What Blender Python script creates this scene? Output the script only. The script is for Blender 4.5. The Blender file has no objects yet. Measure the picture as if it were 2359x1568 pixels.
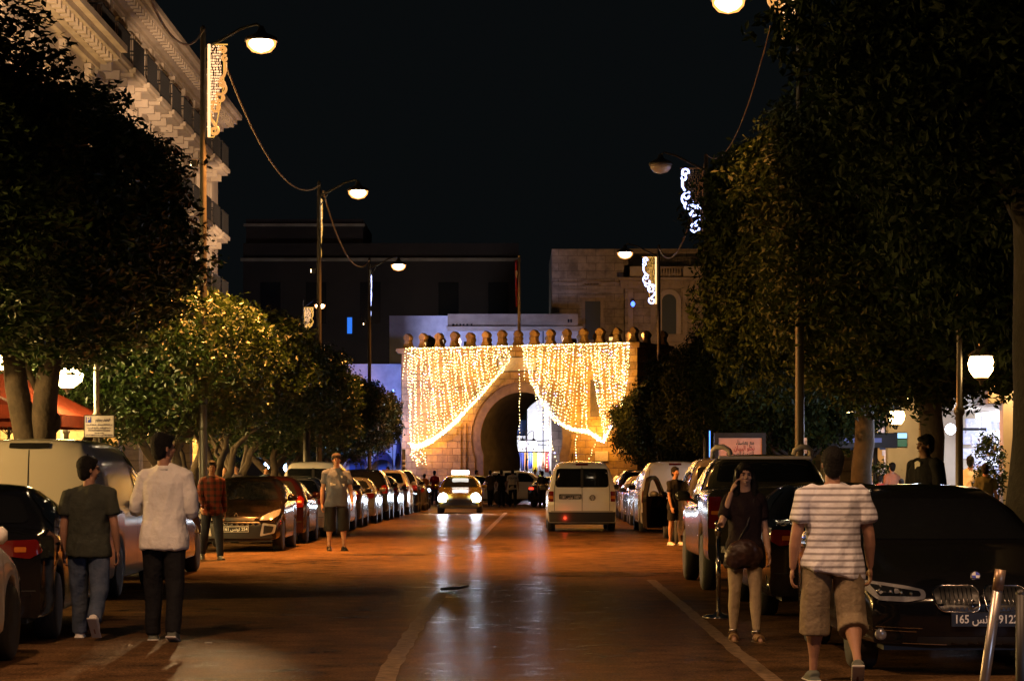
import bpy, bmesh, math, random
from mathutils import Vector, Matrix, noise
from mathutils.bvhtree import BVHTree
R = math.radians
PI = math.pi
random.seed(7)
sc = bpy.context.scene
COL = sc.collection

# ---------------------------------------------------------------- camera model
# The camera stands 1.5 m above the road, looks level along +Y (lens shifted up).
F, CX, HY, EYE = 5521.0, 1179.5, 1092.0, 1.5
def at(x, y, d):            # a point seen at photo position (x, y) and distance d
    return Vector(((x - CX) * d / F, d, EYE - (y - HY) * d / F))
def gx(x, d): return (x - CX) * d / F
def gz(y, d): return EYE - (y - HY) * d / F

cam = bpy.data.cameras.new('camera')
cam.lens = 84.25; cam.sensor_width = 36
cam.shift_y = (HY - 784) / 2359.0
cam.clip_start = 0.3; cam.clip_end = 2000
co = bpy.data.objects.new('camera', cam); COL.objects.link(co)
co.location = (0, 0, EYE); co.rotation_euler = (R(90), 0, 0)
sc.camera = co

# ---------------------------------------------------------------- render settings
sc.render.engine = 'CYCLES'
cy = sc.cycles
cy.use_denoising = True
cy.max_bounces = 5; cy.diffuse_bounces = 2; cy.glossy_bounces = 3
cy.transmission_bounces = 3; cy.transparent_max_bounces = 4
cy.sample_clamp_indirect = 2.5; cy.sample_clamp_direct = 30
cy.caustics_reflective = False; cy.caustics_refractive = False
cy.use_light_tree = True
sc.view_settings.view_transform = 'Standard'
sc.view_settings.look = 'None'
sc.view_settings.exposure = 0
sc.view_settings.gamma = 1

# ---------------------------------------------------------------- tags
def tag(o, label=None, cat=None, group=None, kind=None):
    if label: o['label'] = label
    if cat: o['category'] = cat
    if group: o['group'] = group
    if kind: o['kind'] = kind
    return o
def empty(name, loc=(0, 0, 0), rz=0, label=None, cat=None, group=None):
    o = bpy.data.objects.new(name, None); COL.objects.link(o)
    o.location = loc; o.rotation_euler = (0, 0, rz); o.empty_display_size = .2
    return tag(o, label, cat, group)
KIDS = {}
def parent(o, p):
    if p is not None:
        o.parent = p; KIDS.setdefault(p.name, []).append(o)
def copy_tree(o, par=None):
    c = o.copy(); COL.objects.link(c)
    if par is not None: parent(c, par)
    for ch in KIDS.get(o.name, []): copy_tree(ch, c)
    return c
def link(name, me, mats=None, par=None, smooth=False):
    o = bpy.data.objects.new(name, me); COL.objects.link(o)
    if mats is not None:
        for m in (mats if isinstance(mats, (list, tuple)) else [mats]): me.materials.append(m)
    if smooth:
        me.polygons.foreach_set('use_smooth', [True] * len(me.polygons)); me.update()
    parent(o, par)
    return o

# ---------------------------------------------------------------- materials
def nn(nt, t, **kw):
    n = nt.nodes.new(t)
    for k, v in kw.items(): setattr(n, k, v)
    return n
def mat(name, col, rough=.6, metal=0, col2=None, scale=4, bump=0, bscale=30, spec=.5, emit=None, es=0,
        coat=0, trans=0, detail=5, sheen=0, rvar=0):
    m = bpy.data.materials.new(name); m.use_nodes = True
    nt = m.node_tree; b = nt.nodes['Principled BSDF']
    b.inputs['Base Color'].default_value = (*col, 1)
    b.inputs['Roughness'].default_value = rough
    b.inputs['Metallic'].default_value = metal
    b.inputs['Specular IOR Level'].default_value = spec
    b.inputs['Coat Weight'].default_value = coat
    b.inputs['Coat Roughness'].default_value = .05
    b.inputs['Transmission Weight'].default_value = trans
    tc = None
    if col2 is not None or bump or rvar:
        tc = nn(nt, 'ShaderNodeTexCoord')
    if col2 is not None or rvar:
        no = nn(nt, 'ShaderNodeTexNoise'); no.inputs['Scale'].default_value = scale
        no.inputs['Detail'].default_value = detail; no.inputs['Roughness'].default_value = .6
        nt.links.new(tc.outputs['Object'], no.inputs['Vector'])
        if col2 is not None:
            r = nn(nt, 'ShaderNodeValToRGB')
            r.color_ramp.elements[0].position = .35; r.color_ramp.elements[1].position = .65
            r.color_ramp.elements[0].color = (*col, 1); r.color_ramp.elements[1].color = (*col2, 1)
            nt.links.new(no.outputs['Fac'], r.inputs['Fac'])
            nt.links.new(r.outputs['Color'], b.inputs['Base Color'])
        if rvar:
            mr = nn(nt, 'ShaderNodeMapRange')
            mr.inputs['From Min'].default_value = .3; mr.inputs['From Max'].default_value = .7
            mr.inputs['To Min'].default_value = rough - rvar; mr.inputs['To Max'].default_value = rough + rvar
            nt.links.new(no.outputs['Fac'], mr.inputs['Value']); nt.links.new(mr.outputs['Result'], b.inputs['Roughness'])
    if bump:
        n2 = nn(nt, 'ShaderNodeTexNoise'); n2.inputs['Scale'].default_value = bscale; n2.inputs['Detail'].default_value = 4
        nt.links.new(tc.outputs['Object'], n2.inputs['Vector'])
        bp = nn(nt, 'ShaderNodeBump'); bp.inputs['Strength'].default_value = bump; bp.inputs['Distance'].default_value = .02
        nt.links.new(n2.outputs['Fac'], bp.inputs['Height']); nt.links.new(bp.outputs['Normal'], b.inputs['Normal'])
    if emit is not None:
        b.inputs['Emission Color'].default_value = (*emit, 1); b.inputs['Emission Strength'].default_value = es
    return m
def glow(name, col, es, sampling=False):     # something that gives off light
    m = mat(name, (.02, .02, .02), .5, emit=col, es=es)
    m.cycles.emission_sampling = 'AUTO' if sampling else 'NONE'
    return m

def hot_glow(name, rim, es_rim, core, es_core, power=.55):
    """diffusing lamp glass: white hot where seen face on, coloured towards its limb"""
    m = bpy.data.materials.new(name); m.use_nodes = True; nt = m.node_tree; b = nt.nodes['Principled BSDF']
    b.inputs['Base Color'].default_value = (.02, .02, .02, 1)
    lw = nn(nt, 'ShaderNodeLayerWeight'); lw.inputs['Blend'].default_value = power
    r = nn(nt, 'ShaderNodeValToRGB'); r.color_ramp.elements[0].position = .08; r.color_ramp.elements[1].position = .55
    r.color_ramp.elements[0].color = (*[c * es_core for c in core], 1); r.color_ramp.elements[1].color = (*[c * es_rim for c in rim], 1)
    nt.links.new(lw.outputs['Facing'], r.inputs['Fac']); nt.links.new(r.outputs['Color'], b.inputs['Emission Color']); b.inputs['Emission Strength'].default_value = 1
    m.cycles.emission_sampling = 'NONE'; return m

def stone_mat(name, c1, c2, mortar, bw=.9, bh=.42, bump=.5, rough=.85, mode='xz', msize=.02):
    """coursed blocks with per-block colour variation, stains and pitted bump"""
    m = bpy.data.materials.new(name); m.use_nodes = True
    nt = m.node_tree; b = nt.nodes['Principled BSDF']; b.inputs['Roughness'].default_value = rough
    tc = nn(nt, 'ShaderNodeTexCoord'); sp = nn(nt, 'ShaderNodeSeparateXYZ'); cb = nn(nt, 'ShaderNodeCombineXYZ')
    nt.links.new(tc.outputs['Object'], sp.inputs[0])
    nt.links.new(sp.outputs['X' if mode == 'xz' else 'Y'], cb.inputs['X']); nt.links.new(sp.outputs['Z'], cb.inputs['Y'])
    br = nn(nt, 'ShaderNodeTexBrick')
    br.inputs['Scale'].default_value = 1; br.inputs['Brick Width'].default_value = bw; br.inputs['Row Height'].default_value = bh
    br.inputs['Mortar Size'].default_value = msize; br.inputs['Color1'].default_value = (*c1, 1)
    br.inputs['Color2'].default_value = (*c2, 1); br.inputs['Mortar'].default_value = (*mortar, 1)
    br.inputs['Mortar Smooth'].default_value = .4
    nt.links.new(cb.outputs[0], br.inputs['Vector'])
    no = nn(nt, 'ShaderNodeTexNoise'); no.inputs['Scale'].default_value = 1.3; no.inputs['Detail'].default_value = 8
    no.inputs['Roughness'].default_value = .7
    nt.links.new(tc.outputs['Object'], no.inputs['Vector'])
    mr = nn(nt, 'ShaderNodeMapRange'); mr.inputs['From Min'].default_value = .35; mr.inputs['From Max'].default_value = .68
    mr.inputs['To Min'].default_value = .45; mr.inputs['To Max'].default_value = 1.15
    nt.links.new(no.outputs['Fac'], mr.inputs['Value'])
    mx = nn(nt, 'ShaderNodeMix', data_type='RGBA', blend_type='MULTIPLY'); mx.inputs['Factor'].default_value = 1
    nt.links.new(br.outputs['Color'], mx.inputs['A']); nt.links.new(mr.outputs['Result'], mx.inputs['B'])
    nt.links.new(mx.outputs['Result'], b.inputs['Base Color'])
    n2 = nn(nt, 'ShaderNodeTexNoise'); n2.inputs['Scale'].default_value = 14; n2.inputs['Detail'].default_value = 6
    nt.links.new(tc.outputs['Object'], n2.inputs['Vector'])
    ad = nn(nt, 'ShaderNodeMath', operation='ADD')
    mu = nn(nt, 'ShaderNodeMath', operation='MULTIPLY'); mu.inputs[1].default_value = -1.2
    nt.links.new(br.outputs['Fac'], mu.inputs[0]); nt.links.new(mu.outputs[0], ad.inputs[0]); nt.links.new(n2.outputs['Fac'], ad.inputs[1])
    bp = nn(nt, 'ShaderNodeBump'); bp.inputs['Strength'].default_value = bump; bp.inputs['Distance'].default_value = .03
    nt.links.new(ad.outputs[0], bp.inputs['Height']); nt.links.new(bp.outputs['Normal'], b.inputs['Normal'])
    return m

# ---------------------------------------------------------------- mesh builder
class MB:
    def __init__(s): s.v = []; s.f = []; s.m = []
    def add(s, vs, fs, mi=0, M=None):
        n = len(s.v)
        s.v += [tuple(M @ Vector(v)) for v in vs] if M is not None else [tuple(v) for v in vs]
        s.f += [tuple(i + n for i in f) for f in fs]; s.m += [mi] * len(fs); return s
    def box(s, x0, x1, y0, y1, z0, z1, mi=0, M=None, bev=0):
        if bev > 0:
            b = bev; n = []
            for z, k in ((z0, b), (z0 + b, 0), (z1 - b, 0), (z1, b)):
                n += [(x0 + b, y0 + k, z), (x1 - b, y0 + k, z), (x1 - k, y0 + b, z), (x1 - k, y1 - b, z), (x1 - b, y1 - k, z), (x0 + b, y1 - k, z), (x0 + k, y1 - b, z), (x0 + k, y0 + b, z)]
            f = [tuple(range(7, -1, -1)), tuple(range(24, 32))]
            for r in range(3):
                for i in range(8):
                    j = (i + 1) % 8; f.append((r * 8 + i, r * 8 + j, r * 8 + 8 + j, r * 8 + 8 + i))
            return s.add(n, f, mi, M)
        v = [(x0, y0, z0), (x1, y0, z0), (x1, y1, z0), (x0, y1, z0), (x0, y0, z1), (x1, y0, z1), (x1, y1, z1), (x0, y1, z1)]
        return s.add(v, [(3, 2, 1, 0), (4, 5, 6, 7), (0, 1, 5, 4), (1, 2, 6, 5), (2, 3, 7, 6), (3, 0, 4, 7)], mi, M)
    def tube(s, pts, rad, n=8, mi=0, cap=True, M=None, sx=1.0):
        pts = [Vector(p) for p in pts]; N = len(pts)
        if not isinstance(rad, (list, tuple)): rad = [rad] * N
        vs = []; up = None
        for i, p in enumerate(pts):
            t = (pts[min(i + 1, N - 1)] - pts[max(i - 1, 0)])
            t = t.normalized() if t.length > 1e-9 else Vector((0, 0, 1))
            if up is None:
                up = Vector((1, 0, 0)) if abs(t.x) < .9 else Vector((0, 1, 0))
            a = (up - t * up.dot(t)); a = a.normalized() if a.length > 1e-6 else t.orthogonal().normalized()
            up = a; b = t.cross(a)
            for k in range(n):
                w = 2 * PI * k / n; vs.append(p + a * math.cos(w) * rad[i] * sx + b * math.sin(w) * rad[i])
        fs = []
        for i in range(N - 1):
            for k in range(n):
                j = (k + 1) % n; fs.append((i * n + k, i * n + j, (i + 1) * n + j, (i + 1) * n + k))
        if cap: fs += [tuple(range(n - 1, -1, -1)), tuple(range((N - 1) * n, N * n))]
        return s.add(vs, fs, mi, M)
    def lathe(s, prof, n=16, mi=0, M=None, c=(0, 0, 0)):      # prof: (r, z)
        vs = []; fs = []
        for r, z in prof:
            for k in range(n):
                w = 2 * PI * k / n; vs.append((c[0] + r * math.cos(w), c[1] + r * math.sin(w), c[2] + z))
        for i in range(len(prof) - 1):
            for k in range(n):
                j = (k + 1) % n; fs.append((i * n + k, i * n + j, (i + 1) * n + j, (i + 1) * n + k))
        if prof[0][0] > 1e-4: fs.append(tuple(range(n - 1, -1, -1)))
        if prof[-1][0] > 1e-4: fs.append(tuple(range((len(prof) - 1) * n, len(prof) * n)))
        return s.add(vs, fs, mi, M)
    def ball(s, c, rx, ry=None, rz=None, n=12, m=8, mi=0, M=None):
        ry = ry or rx; rz = rz or rx; vs = [(c[0], c[1], c[2] - rz)]; fs = []
        for i in range(1, m):
            a = -PI / 2 + PI * i / m
            for k in range(n):
                w = 2 * PI * k / n; vs.append((c[0] + rx * math.cos(a) * math.cos(w), c[1] + ry * math.cos(a) * math.sin(w), c[2] + rz * math.sin(a)))
        vs.append((c[0], c[1], c[2] + rz)); L = len(vs) - 1
        for k in range(n):
            j = (k + 1) % n; fs.append((0, 1 + j, 1 + k)); fs.append((L, L - n + k, L - n + j))
        for i in range(m - 2):
            for k in range(n):
                j = (k + 1) % n; fs.append((1 + i * n + k, 1 + i * n + j, 1 + (i + 1) * n + j, 1 + (i + 1) * n + k))
        return s.add(vs, fs, mi, M)
    def prism(s, poly, y0, y1, mi=0, M=None):                 # poly in (x, z), extruded along y
        n = len(poly); vs = [(x, y0, z) for x, z in poly] + [(x, y1, z) for x, z in poly]
        fs = [tuple(range(n)), tuple(range(2 * n - 1, n - 1, -1))]
        for i in range(n):
            j = (i + 1) % n; fs.append((i, i + n, j + n, j))
        return s.add(vs, fs, mi, M)
    def build(s, name, mats, par=None, smooth=False, auto=False):
        me = bpy.data.meshes.new(name); me.from_pydata(s.v, [], s.f)
        if not isinstance(mats, (list, tuple)): mats = [mats]
        for m in mats: me.materials.append(m)
        if len(mats) > 1: me.polygons.foreach_set('material_index', s.m)
        if smooth: me.polygons.foreach_set('use_smooth', [True] * len(s.f))
        me.update()
        if auto: me.shade_auto(35) if hasattr(me, 'shade_auto') else sharp(me, 35)
        return link(name, me, None, par)
def sharp(me, ang):
    bm = bmesh.new(); bm.from_mesh(me)
    for f in bm.faces: f.smooth = True
    for e in bm.edges:
        e.smooth = len(e.link_faces) == 2 and e.calc_face_angle(0) < R(ang)
    bm.to_mesh(me); bm.free()
def T(x, y, z, rz=0, s=1): return Matrix.Translation((x, y, z)) @ Matrix.Rotation(rz, 4, 'Z') @ Matrix.Scale(s, 4)

# ---------------------------------------------------------------- lettering
AR = {'ا': (0xFE8D, 2), 'ب': (0xFE8F, 4), 'ت': (0xFE95, 4), 'ة': (0xFE93, 2), 'ح': (0xFEA1, 4), 'خ': (0xFEA5, 4), 'د': (0xFEA9, 2), 'ر': (0xFEAD, 2),
      'س': (0xFEB1, 4), 'ص': (0xFEB9, 4), 'ض': (0xFEBD, 4), 'ع': (0xFEC9, 4), 'ف': (0xFED1, 4), 'ق': (0xFED5, 4), 'ل': (0xFEDD, 4), 'م': (0xFEE1, 4),
      'ن': (0xFEE5, 4), 'ه': (0xFEE9, 4), 'و': (0xFEED, 2), 'ي': (0xFEF1, 4), 'ى': (0xFEEF, 2), 'إ': (0xFE87, 2), 'أ': (0xFE83, 2)}
def arabic(t):
    out = []
    for i, ch in enumerate(t):
        if ch not in AR: out.append(ch); continue
        base, nf = AR[ch]
        prev = i > 0 and t[i - 1] in AR and AR[t[i - 1]][1] == 4
        nxt = i + 1 < len(t) and t[i + 1] in AR and nf == 4
        k = 3 if (prev and nxt) else 1 if prev else 2 if nxt else 0
        out.append(chr(base + k))
    return ''.join(reversed(out))
def text_mesh(body, size=1, bold=0.0, ext=.002, align='CENTER'):
    c = bpy.data.curves.new('lettering', 'FONT'); c.body = body; c.size = size; c.align_x = align; c.align_y = 'CENTER'
    c.extrude = ext; c.offset = bold * size; c.resolution_u = 2
    o = bpy.data.objects.new('lettering', c); COL.objects.link(o)
    me = bpy.data.meshes.new_from_object(o.evaluated_get(bpy.context.evaluated_depsgraph_get()))
    bpy.data.objects.remove(o); bpy.data.curves.remove(c)
    # text lies in XY facing +Z; stand it up facing -Y
    me.transform(Matrix.Rotation(R(90), 4, 'X'))
    return me
def text(body, size, loc, m, par, rz=0, bold=.0, ext=.002, wid=None, name='lettering'):
    me = text_mesh(body, size, bold, ext)
    if wid:
        xs = [v.co.x for v in me.vertices]; w = max(xs) - min(xs); s = wid / w if w else 1
        me.transform(Matrix.Diagonal((s, 1, 1, 1)))
    me.transform(Matrix.Translation(loc) @ Matrix.Rotation(rz, 4, 'Z'))
    return link(name, me, m, par)

def point(name, loc, power, col, rad=.1, kind='POINT', rot=None, spot=None, blend=.5):
    l = bpy.data.lights.new(name, kind); l.energy = power; l.color = col
    if kind in ('POINT', 'SPOT'): l.shadow_soft_size = rad
    if spot: l.spot_size = spot; l.spot_blend = blend
    o = bpy.data.objects.new(name, l); COL.objects.link(o); o.location = loc
    if rot: o.rotation_euler = rot
    return o
def aim(o, target):
    o.rotation_euler = (Vector(target) - Vector(o.location)).to_track_quat('-Z', 'Y').to_euler()

# ---------------------------------------------------------------- night sky
w = bpy.data.worlds.new('World'); sc.world = w; w.use_nodes = True
nt = w.node_tree; bg = nt.nodes['Background']
sky = nn(nt, 'ShaderNodeTexSky', sky_type='NISHITA'); sky.sun_disc = False
sky.sun_elevation = R(-12); sky.sun_rotation = R(200)
mx = nn(nt, 'ShaderNodeMix', data_type='RGBA', blend_type='ADD'); mx.inputs['Factor'].default_value = .02
mx.inputs['A'].default_value = (.026, .033, .037, 1)
nt.links.new(sky.outputs[0], mx.inputs['B']); nt.links.new(mx.outputs['Result'], bg.inputs['Color'])
bg.inputs['Strength'].default_value = .1
# ================================================================= GROUND
def road_mat(name, c1, c2, rough):
    m = bpy.data.materials.new(name); m.use_nodes = True
    nt = m.node_tree; b = nt.nodes['Principled BSDF']; L = nt.links.new; b.inputs['Specular IOR Level'].default_value = .12
    tc = nn(nt, 'ShaderNodeTexCoord')
    def noi(scale, det=5, r=.6, sx=1, sy=1):
        mp = nn(nt, 'ShaderNodeMapping'); mp.inputs['Scale'].default_value = (sx, sy, 1); L(tc.outputs['Object'], mp.inputs[0])
        n = nn(nt, 'ShaderNodeTexNoise'); n.inputs['Scale'].default_value = scale; n.inputs['Detail'].default_value = det
        n.inputs['Roughness'].default_value = r; L(mp.outputs[0], n.inputs['Vector']); return n
    big = noi(.35, 6, .65, 1.2, .5); mid = noi(2.2, 6, .7); fine = noi(16, 4, .65)
    vor = noi(38, 3, .85); cr_ = noi(70, 2, .8)
    r = nn(nt, 'ShaderNodeValToRGB'); r.color_ramp.elements[0].position = .36; r.color_ramp.elements[1].position = .66
    r.color_ramp.elements[0].color = (*c1, 1); r.color_ramp.elements[1].color = (*c2, 1)
    a = nn(nt, 'ShaderNodeMath', operation='MULTIPLY_ADD'); a.inputs[1].default_value = .5; L(big.outputs['Fac'], a.inputs[0])
    h = nn(nt, 'ShaderNodeMath', operation='MULTIPLY'); h.inputs[1].default_value = .5; L(mid.outputs['Fac'], h.inputs[0]); L(h.outputs[0], a.inputs[2])
    L(a.outputs[0], r.inputs['Fac'])
    sp = nn(nt, 'ShaderNodeValToRGB'); sp.color_ramp.elements[0].position = .38; sp.color_ramp.elements[1].position = .62
    sp.color_ramp.elements[0].color = (.35, .33, .3, 1); sp.color_ramp.elements[1].color = (2.1, 2.0, 1.9, 1)
    L(vor.outputs['Fac'], sp.inputs['Fac'])
    mx = nn(nt, 'ShaderNodeMix', data_type='RGBA', blend_type='MULTIPLY'); mx.inputs['Factor'].default_value = .8
    L(r.outputs['Color'], mx.inputs['A']); L(sp.outputs['Color'], mx.inputs['B']); L(mx.outputs['Result'], b.inputs['Base Color'])
    mr = nn(nt, 'ShaderNodeMapRange'); mr.inputs['From Min'].default_value = .3; mr.inputs['From Max'].default_value = .7
    mr.inputs['To Min'].default_value = rough - .07; mr.inputs['To Max'].default_value = rough + .12
    L(a.outputs[0], mr.inputs['Value']); L(mr.outputs['Result'], b.inputs['Roughness'])
    ad = nn(nt, 'ShaderNodeMath', operation='MULTIPLY_ADD'); ad.inputs[1].default_value = .5; L(cr_.outputs['Fac'], ad.inputs[0]); L(vor.outputs['Fac'], ad.inputs[2])
    bp = nn(nt, 'ShaderNodeBump'); bp.inputs['Strength'].default_value = .5; bp.inputs['Distance'].default_value = .008
    L(ad.outputs[0], bp.inputs['Height'])
    df = nn(nt, 'ShaderNodeBsdfDiffuse'); gl_ = nn(nt, 'ShaderNodeBsdfGlossy'); ms = nn(nt, 'ShaderNodeMixShader')
    L(mx.outputs['Result'], df.inputs['Color']); L(bp.outputs['Normal'], df.inputs['Normal']); L(bp.outputs['Normal'], gl_.inputs['Normal'])
    L(mr.outputs['Result'], gl_.inputs['Roughness'])
    gw = nn(nt, 'ShaderNodeMapRange'); gw.inputs['From Min'].default_value = .35; gw.inputs['From Max'].default_value = .65; gw.inputs['To Min'].default_value = .085; gw.inputs['To Max'].default_value = .035
    L(mid.outputs['Fac'], gw.inputs['Value']); L(gw.outputs['Result'], ms.inputs[0]); L(df.outputs[0], ms.inputs[1]); L(gl_.outputs[0], ms.inputs[2])
    L(ms.outputs[0], nt.nodes['Material Output'].inputs['Surface'])
    return m
M = {}
M['road'] = road_mat('asphalt', (.016, .011, .007), (.13, .074, .034), .19)
M['ground'] = mat('far_ground', (.05, .047, .042), .9, col2=(.075, .07, .06), scale=.4)
M['pave'] = stone_mat('pavement_slabs', (.20, .18, .15), (.26, .23, .19), (.10, .09, .08), .5, .5, .3)
M['kerb'] = mat('kerb_stone', (.28, .26, .23), .7, col2=(.2, .18, .16), scale=6, bump=.3)
M['paint'] = mat('worn_road_paint', (.22, .15, .09), .7, spec=.04, col2=(.08, .055, .035), scale=11, bump=.3, bscale=60)
M['patch'] = road_mat('tar_patch', (.012, .008, .005), (.055, .034, .018), .25)

def sheet(name, pts, z, m, kind='structure'):
    me = bpy.data.meshes.new(name); me.from_pydata([(x, y, z) for x, y in pts], [], [tuple(range(len(pts)))])
    o = link(name, me, m); o['kind'] = kind; return o
sheet('ground', [(-500, -60), (500, -60), (500, 700), (-500, 700)], -.02, M['ground'])
sheet('road', [(-6.6, -8), (6.1, -8), (6.1, 108), (40, 112), (40, 149), (-45, 149), (-45, 112), (-6.6, 108)], 0, M['road'])
def slab(name, x0, x1, y0, y1, z1, m):
    mb = MB().box(x0, x1, y0, y1, -.03, z1, 0, None, .008); o = mb.build(name, m); o['kind'] = 'structure'; return o
slab('left_pavement', -14.5, -6.78, -8, 112, .15, M['pave'])
slab('left_kerb', -6.775, -6.6, -8, 112.2, .158, M['kerb'])
slab('right_pavement', 6.28, 13, -8, 108, .15, M['pave'])
slab('right_kerb', 6.1, 6.275, -8, 108.2, .158, M['kerb'])
def strip(name, pts, wd, z, m, seed=0):       # worn line along ground points
    rnd = random.Random(seed); P = []
    for a, b in zip(pts, pts[1:]):
        a = Vector(a); b = Vector(b); n = max(2, int((b - a).length / .35))
        for i in range(n): P.append(a.lerp(b, i / n))
    P.append(Vector(pts[-1])); L = []; Rr = []
    for i, p in enumerate(P):
        t = (P[min(i + 1, len(P) - 1)] - P[max(i - 1, 0)]).normalized(); n = Vector((-t.y, t.x))
        w = wd * (.5 + rnd.uniform(-.1, .06)); L.append(p + n * w); Rr.append(p - n * (wd - w))
    vs = [(p.x, p.y, z) for p in L] + [(p.x, p.y, z) for p in Rr]; n = len(P)
    fs = [(i, i + n, i + n + 1, i + 1) for i in range(n - 1)]
    me = bpy.data.meshes.new(name); me.from_pydata(vs, [], fs); o = link(name, me, m); o['kind'] = 'structure'; return o
def g2(x, y):                                 # ground point under a photo position
    d = F * EYE / (y - HY); return (gx(x, d), d)
strip('worn_lane_line', [g2(870, 1600), g2(905, 1525), g2(960, 1440), g2(1020, 1365)], .15, .004, M['paint'], 1)
strip('worn_lane_line', [g2(1095, 1250), g2(1165, 1180)], .14, .004, M['paint'], 2)
strip('parking_bay_line', [g2(1500, 1335), g2(1585, 1405), g2(1660, 1470), g2(1775, 1560), g2(1900, 1660)], .13, .004, M['paint'], 3)
strip('stop_line', [g2(1010, 1168), g2(1440, 1166)], .35, .004, M['paint'], 4)
def blob(name, cx, cy, rx, ry, z, m, seed):
    rnd = random.Random(seed); pts = []
    for k in range(40):
        a = 2 * PI * k / 40; q = 1 + .22 * noise.noise(Vector((math.cos(a) * 1.7, math.sin(a) * 1.7, seed)))
        pts.append((cx + rx * q * math.cos(a), cy + ry * q * math.sin(a)))
    return sheet(name, pts, z, m)
x, y = g2(890, 1277); blob('tar_patch', x, y, .85, .55, .004, M['patch'], 1)
x, y = g2(1380, 1322); blob('tar_patch', x, y, 1.0, .9, .004, M['patch'], 2)
# broken strip of rubber lying on the road
x, y = g2(1045, 1360)
mb = MB().tube([(-.17, 0, .02), (-.05, .03, .03), (.07, .02, .035), (.14, .08, .05), (.19, .12, .06)], [.018, .024, .022, .018, .008], 6)
o = mb.build('scrap_strip', mat('scrap', (.55, .5, .42), .4, col2=(.3, .26, .2), scale=25)); o.location = (x, y, 0)
tag(o, 'bent pale scrap strip lying on the lane line in the road', 'litter')
for i, (px, py, lab) in enumerate(((835, 1545, None), (480, 1480, 1))):
    x, y = g2(px, py)
    if lab:
        o = MB().box(-.03, .03, -.02, .02, .001, .006).build('paper_scrap', mat('paper', (.6, .55, .5), .8, col2=(.4, .36, .3), scale=20)); o.location = (x, y, 0); o.rotation_euler = (0, 0, .4)
        tag(o, 'tiny pale paper scrap on the asphalt in front', 'litter')

# ================================================================= GATE
GATE_ANG = R(-27)
PL, PR = at(925, HY, 128.0), at(1468, HY, 121.8)
gdir = Vector((PR.x - PL.x, PR.y - PL.y)); GW = gdir.length; gang = math.atan2(gdir.y, gdir.x)
gate = empty('stone_gate', (PL.x, PL.y, 0), gang, 'crenellated sandstone gate with a tall horseshoe arch at the end of the street', 'gate')
GM = Matrix.Translation((PL.x, PL.y, 0)) @ Matrix.Rotation(gang, 4, 'Z')
GI = GM.inverted()
def gate_uv(x, y, off=0.0):      # photo position -> local (u, z) on the plane `off` metres in front of the face
    c = Vector((0, 0, EYE)); dr = at(x, y, 100) - c
    lo = GI @ c; ld = GI.to_3x3() @ dr; t = (-off - lo.y) / ld.y
    p = lo + ld * t; return p.x, p.z
GH = 8.05; GD = 4.2
M['gstone'] = stone_mat('gate_sandstone', (.48, .30, .10), (.35, .205, .06), (.24, .14, .045), .62, .36, .9)
M['gstone2'] = mat('arch_stone', (.27, .18, .095), .85, col2=(.18, .115, .06), scale=3, bump=.5, bscale=10)
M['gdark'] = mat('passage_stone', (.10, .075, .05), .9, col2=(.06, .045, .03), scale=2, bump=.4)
au0, _ = gate_uv(1108, 1000); au1, _ = gate_uv(1297, 1000); _, atop = gate_uv(1200, 903)
AC = (au0 + au1) / 2; AR_ = (au1 - au0) / 2
azc = atop - AR_ * 1.0
def arch_pts(r, zc, cx, zb, n=28, horse=R(22), foot=.88):
    pts = []
    for k in range(n + 1):
        a = PI + horse - (PI + 2 * horse) * k / n
        pts.append((cx + r * math.cos(a), zc + r * math.sin(a)))
    fx = r * math.cos(horse)
    return [(cx - fx, zb)] + pts + [(cx + fx, zb)]
def wall_with_arch(mb, x0, x1, z1, arch, y0, y1, mi=0, zbase=0):
    """front and back faces as strips around an arched hole plus the soffit"""
    a = arch; n = len(a)
    for yy, flip in ((y0, False), (y1, True)):
        vs = [(x, yy, z) for x, z in a]; out = []
        for i, (x, z) in enumerate(a):
            t = i / (n - 1)
            if t < .3: out.append((x0, yy, zbase + (z1 - zbase) * t / .3))
            elif t > .7: out.append((x1, yy, zbase + (z1 - zbase) * (1 - t) / .3))
            else: out.append((x0 + (x1 - x0) * (t - .3) / .4, yy, z1))
        # make sure corners are hit
        k0 = min(range(n), key=lambda i: abs(i / (n - 1) - .3)); k1 = n - 1 - k0
        out[k0] = (x0, yy, z1); out[k1] = (x1, yy, z1)
        for i in range(n):
            if k0 < i < k1: out[i] = (x0 + (x1 - x0) * (i - k0) / (k1 - k0), yy, z1)
            elif i < k0: out[i] = (x0, yy, zbase + (z1 - zbase) * i / k0)
            elif i > k1: out[i] = (x1, yy, zbase + (z1 - zbase) * (n - 1 - i) / (n - 1 - k1))
        fs = [(i, i + 1, n + i + 1, n + i) if not flip else (i, n + i, n + i + 1, i + 1) for i in range(n - 1)]
        mb.add(vs + out, fs, mi)
    vs = [(x, y0, z) for x, z in a] + [(x, y1, z) for x, z in a]
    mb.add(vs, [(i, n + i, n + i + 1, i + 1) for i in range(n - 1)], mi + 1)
    mb.add([(x0, y0, zbase), (x0, y1, zbase), (x0, y1, z1), (x0, y0, z1)], [(0, 1, 2, 3)], mi)
    mb.add([(x1, y0, zbase), (x1, y1, zbase), (x1, y1, z1), (x1, y0, z1)], [(3, 2, 1, 0)], mi)
    mb.add([(x0, y0, z1), (x1, y0, z1), (x1, y1, z1), (x0, y1, z1)], [(0, 1, 2, 3)], mi)
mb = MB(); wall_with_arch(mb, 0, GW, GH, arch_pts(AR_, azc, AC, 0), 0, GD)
mb.build('wall', [M['gstone'], M['gdark']], gate)
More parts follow.
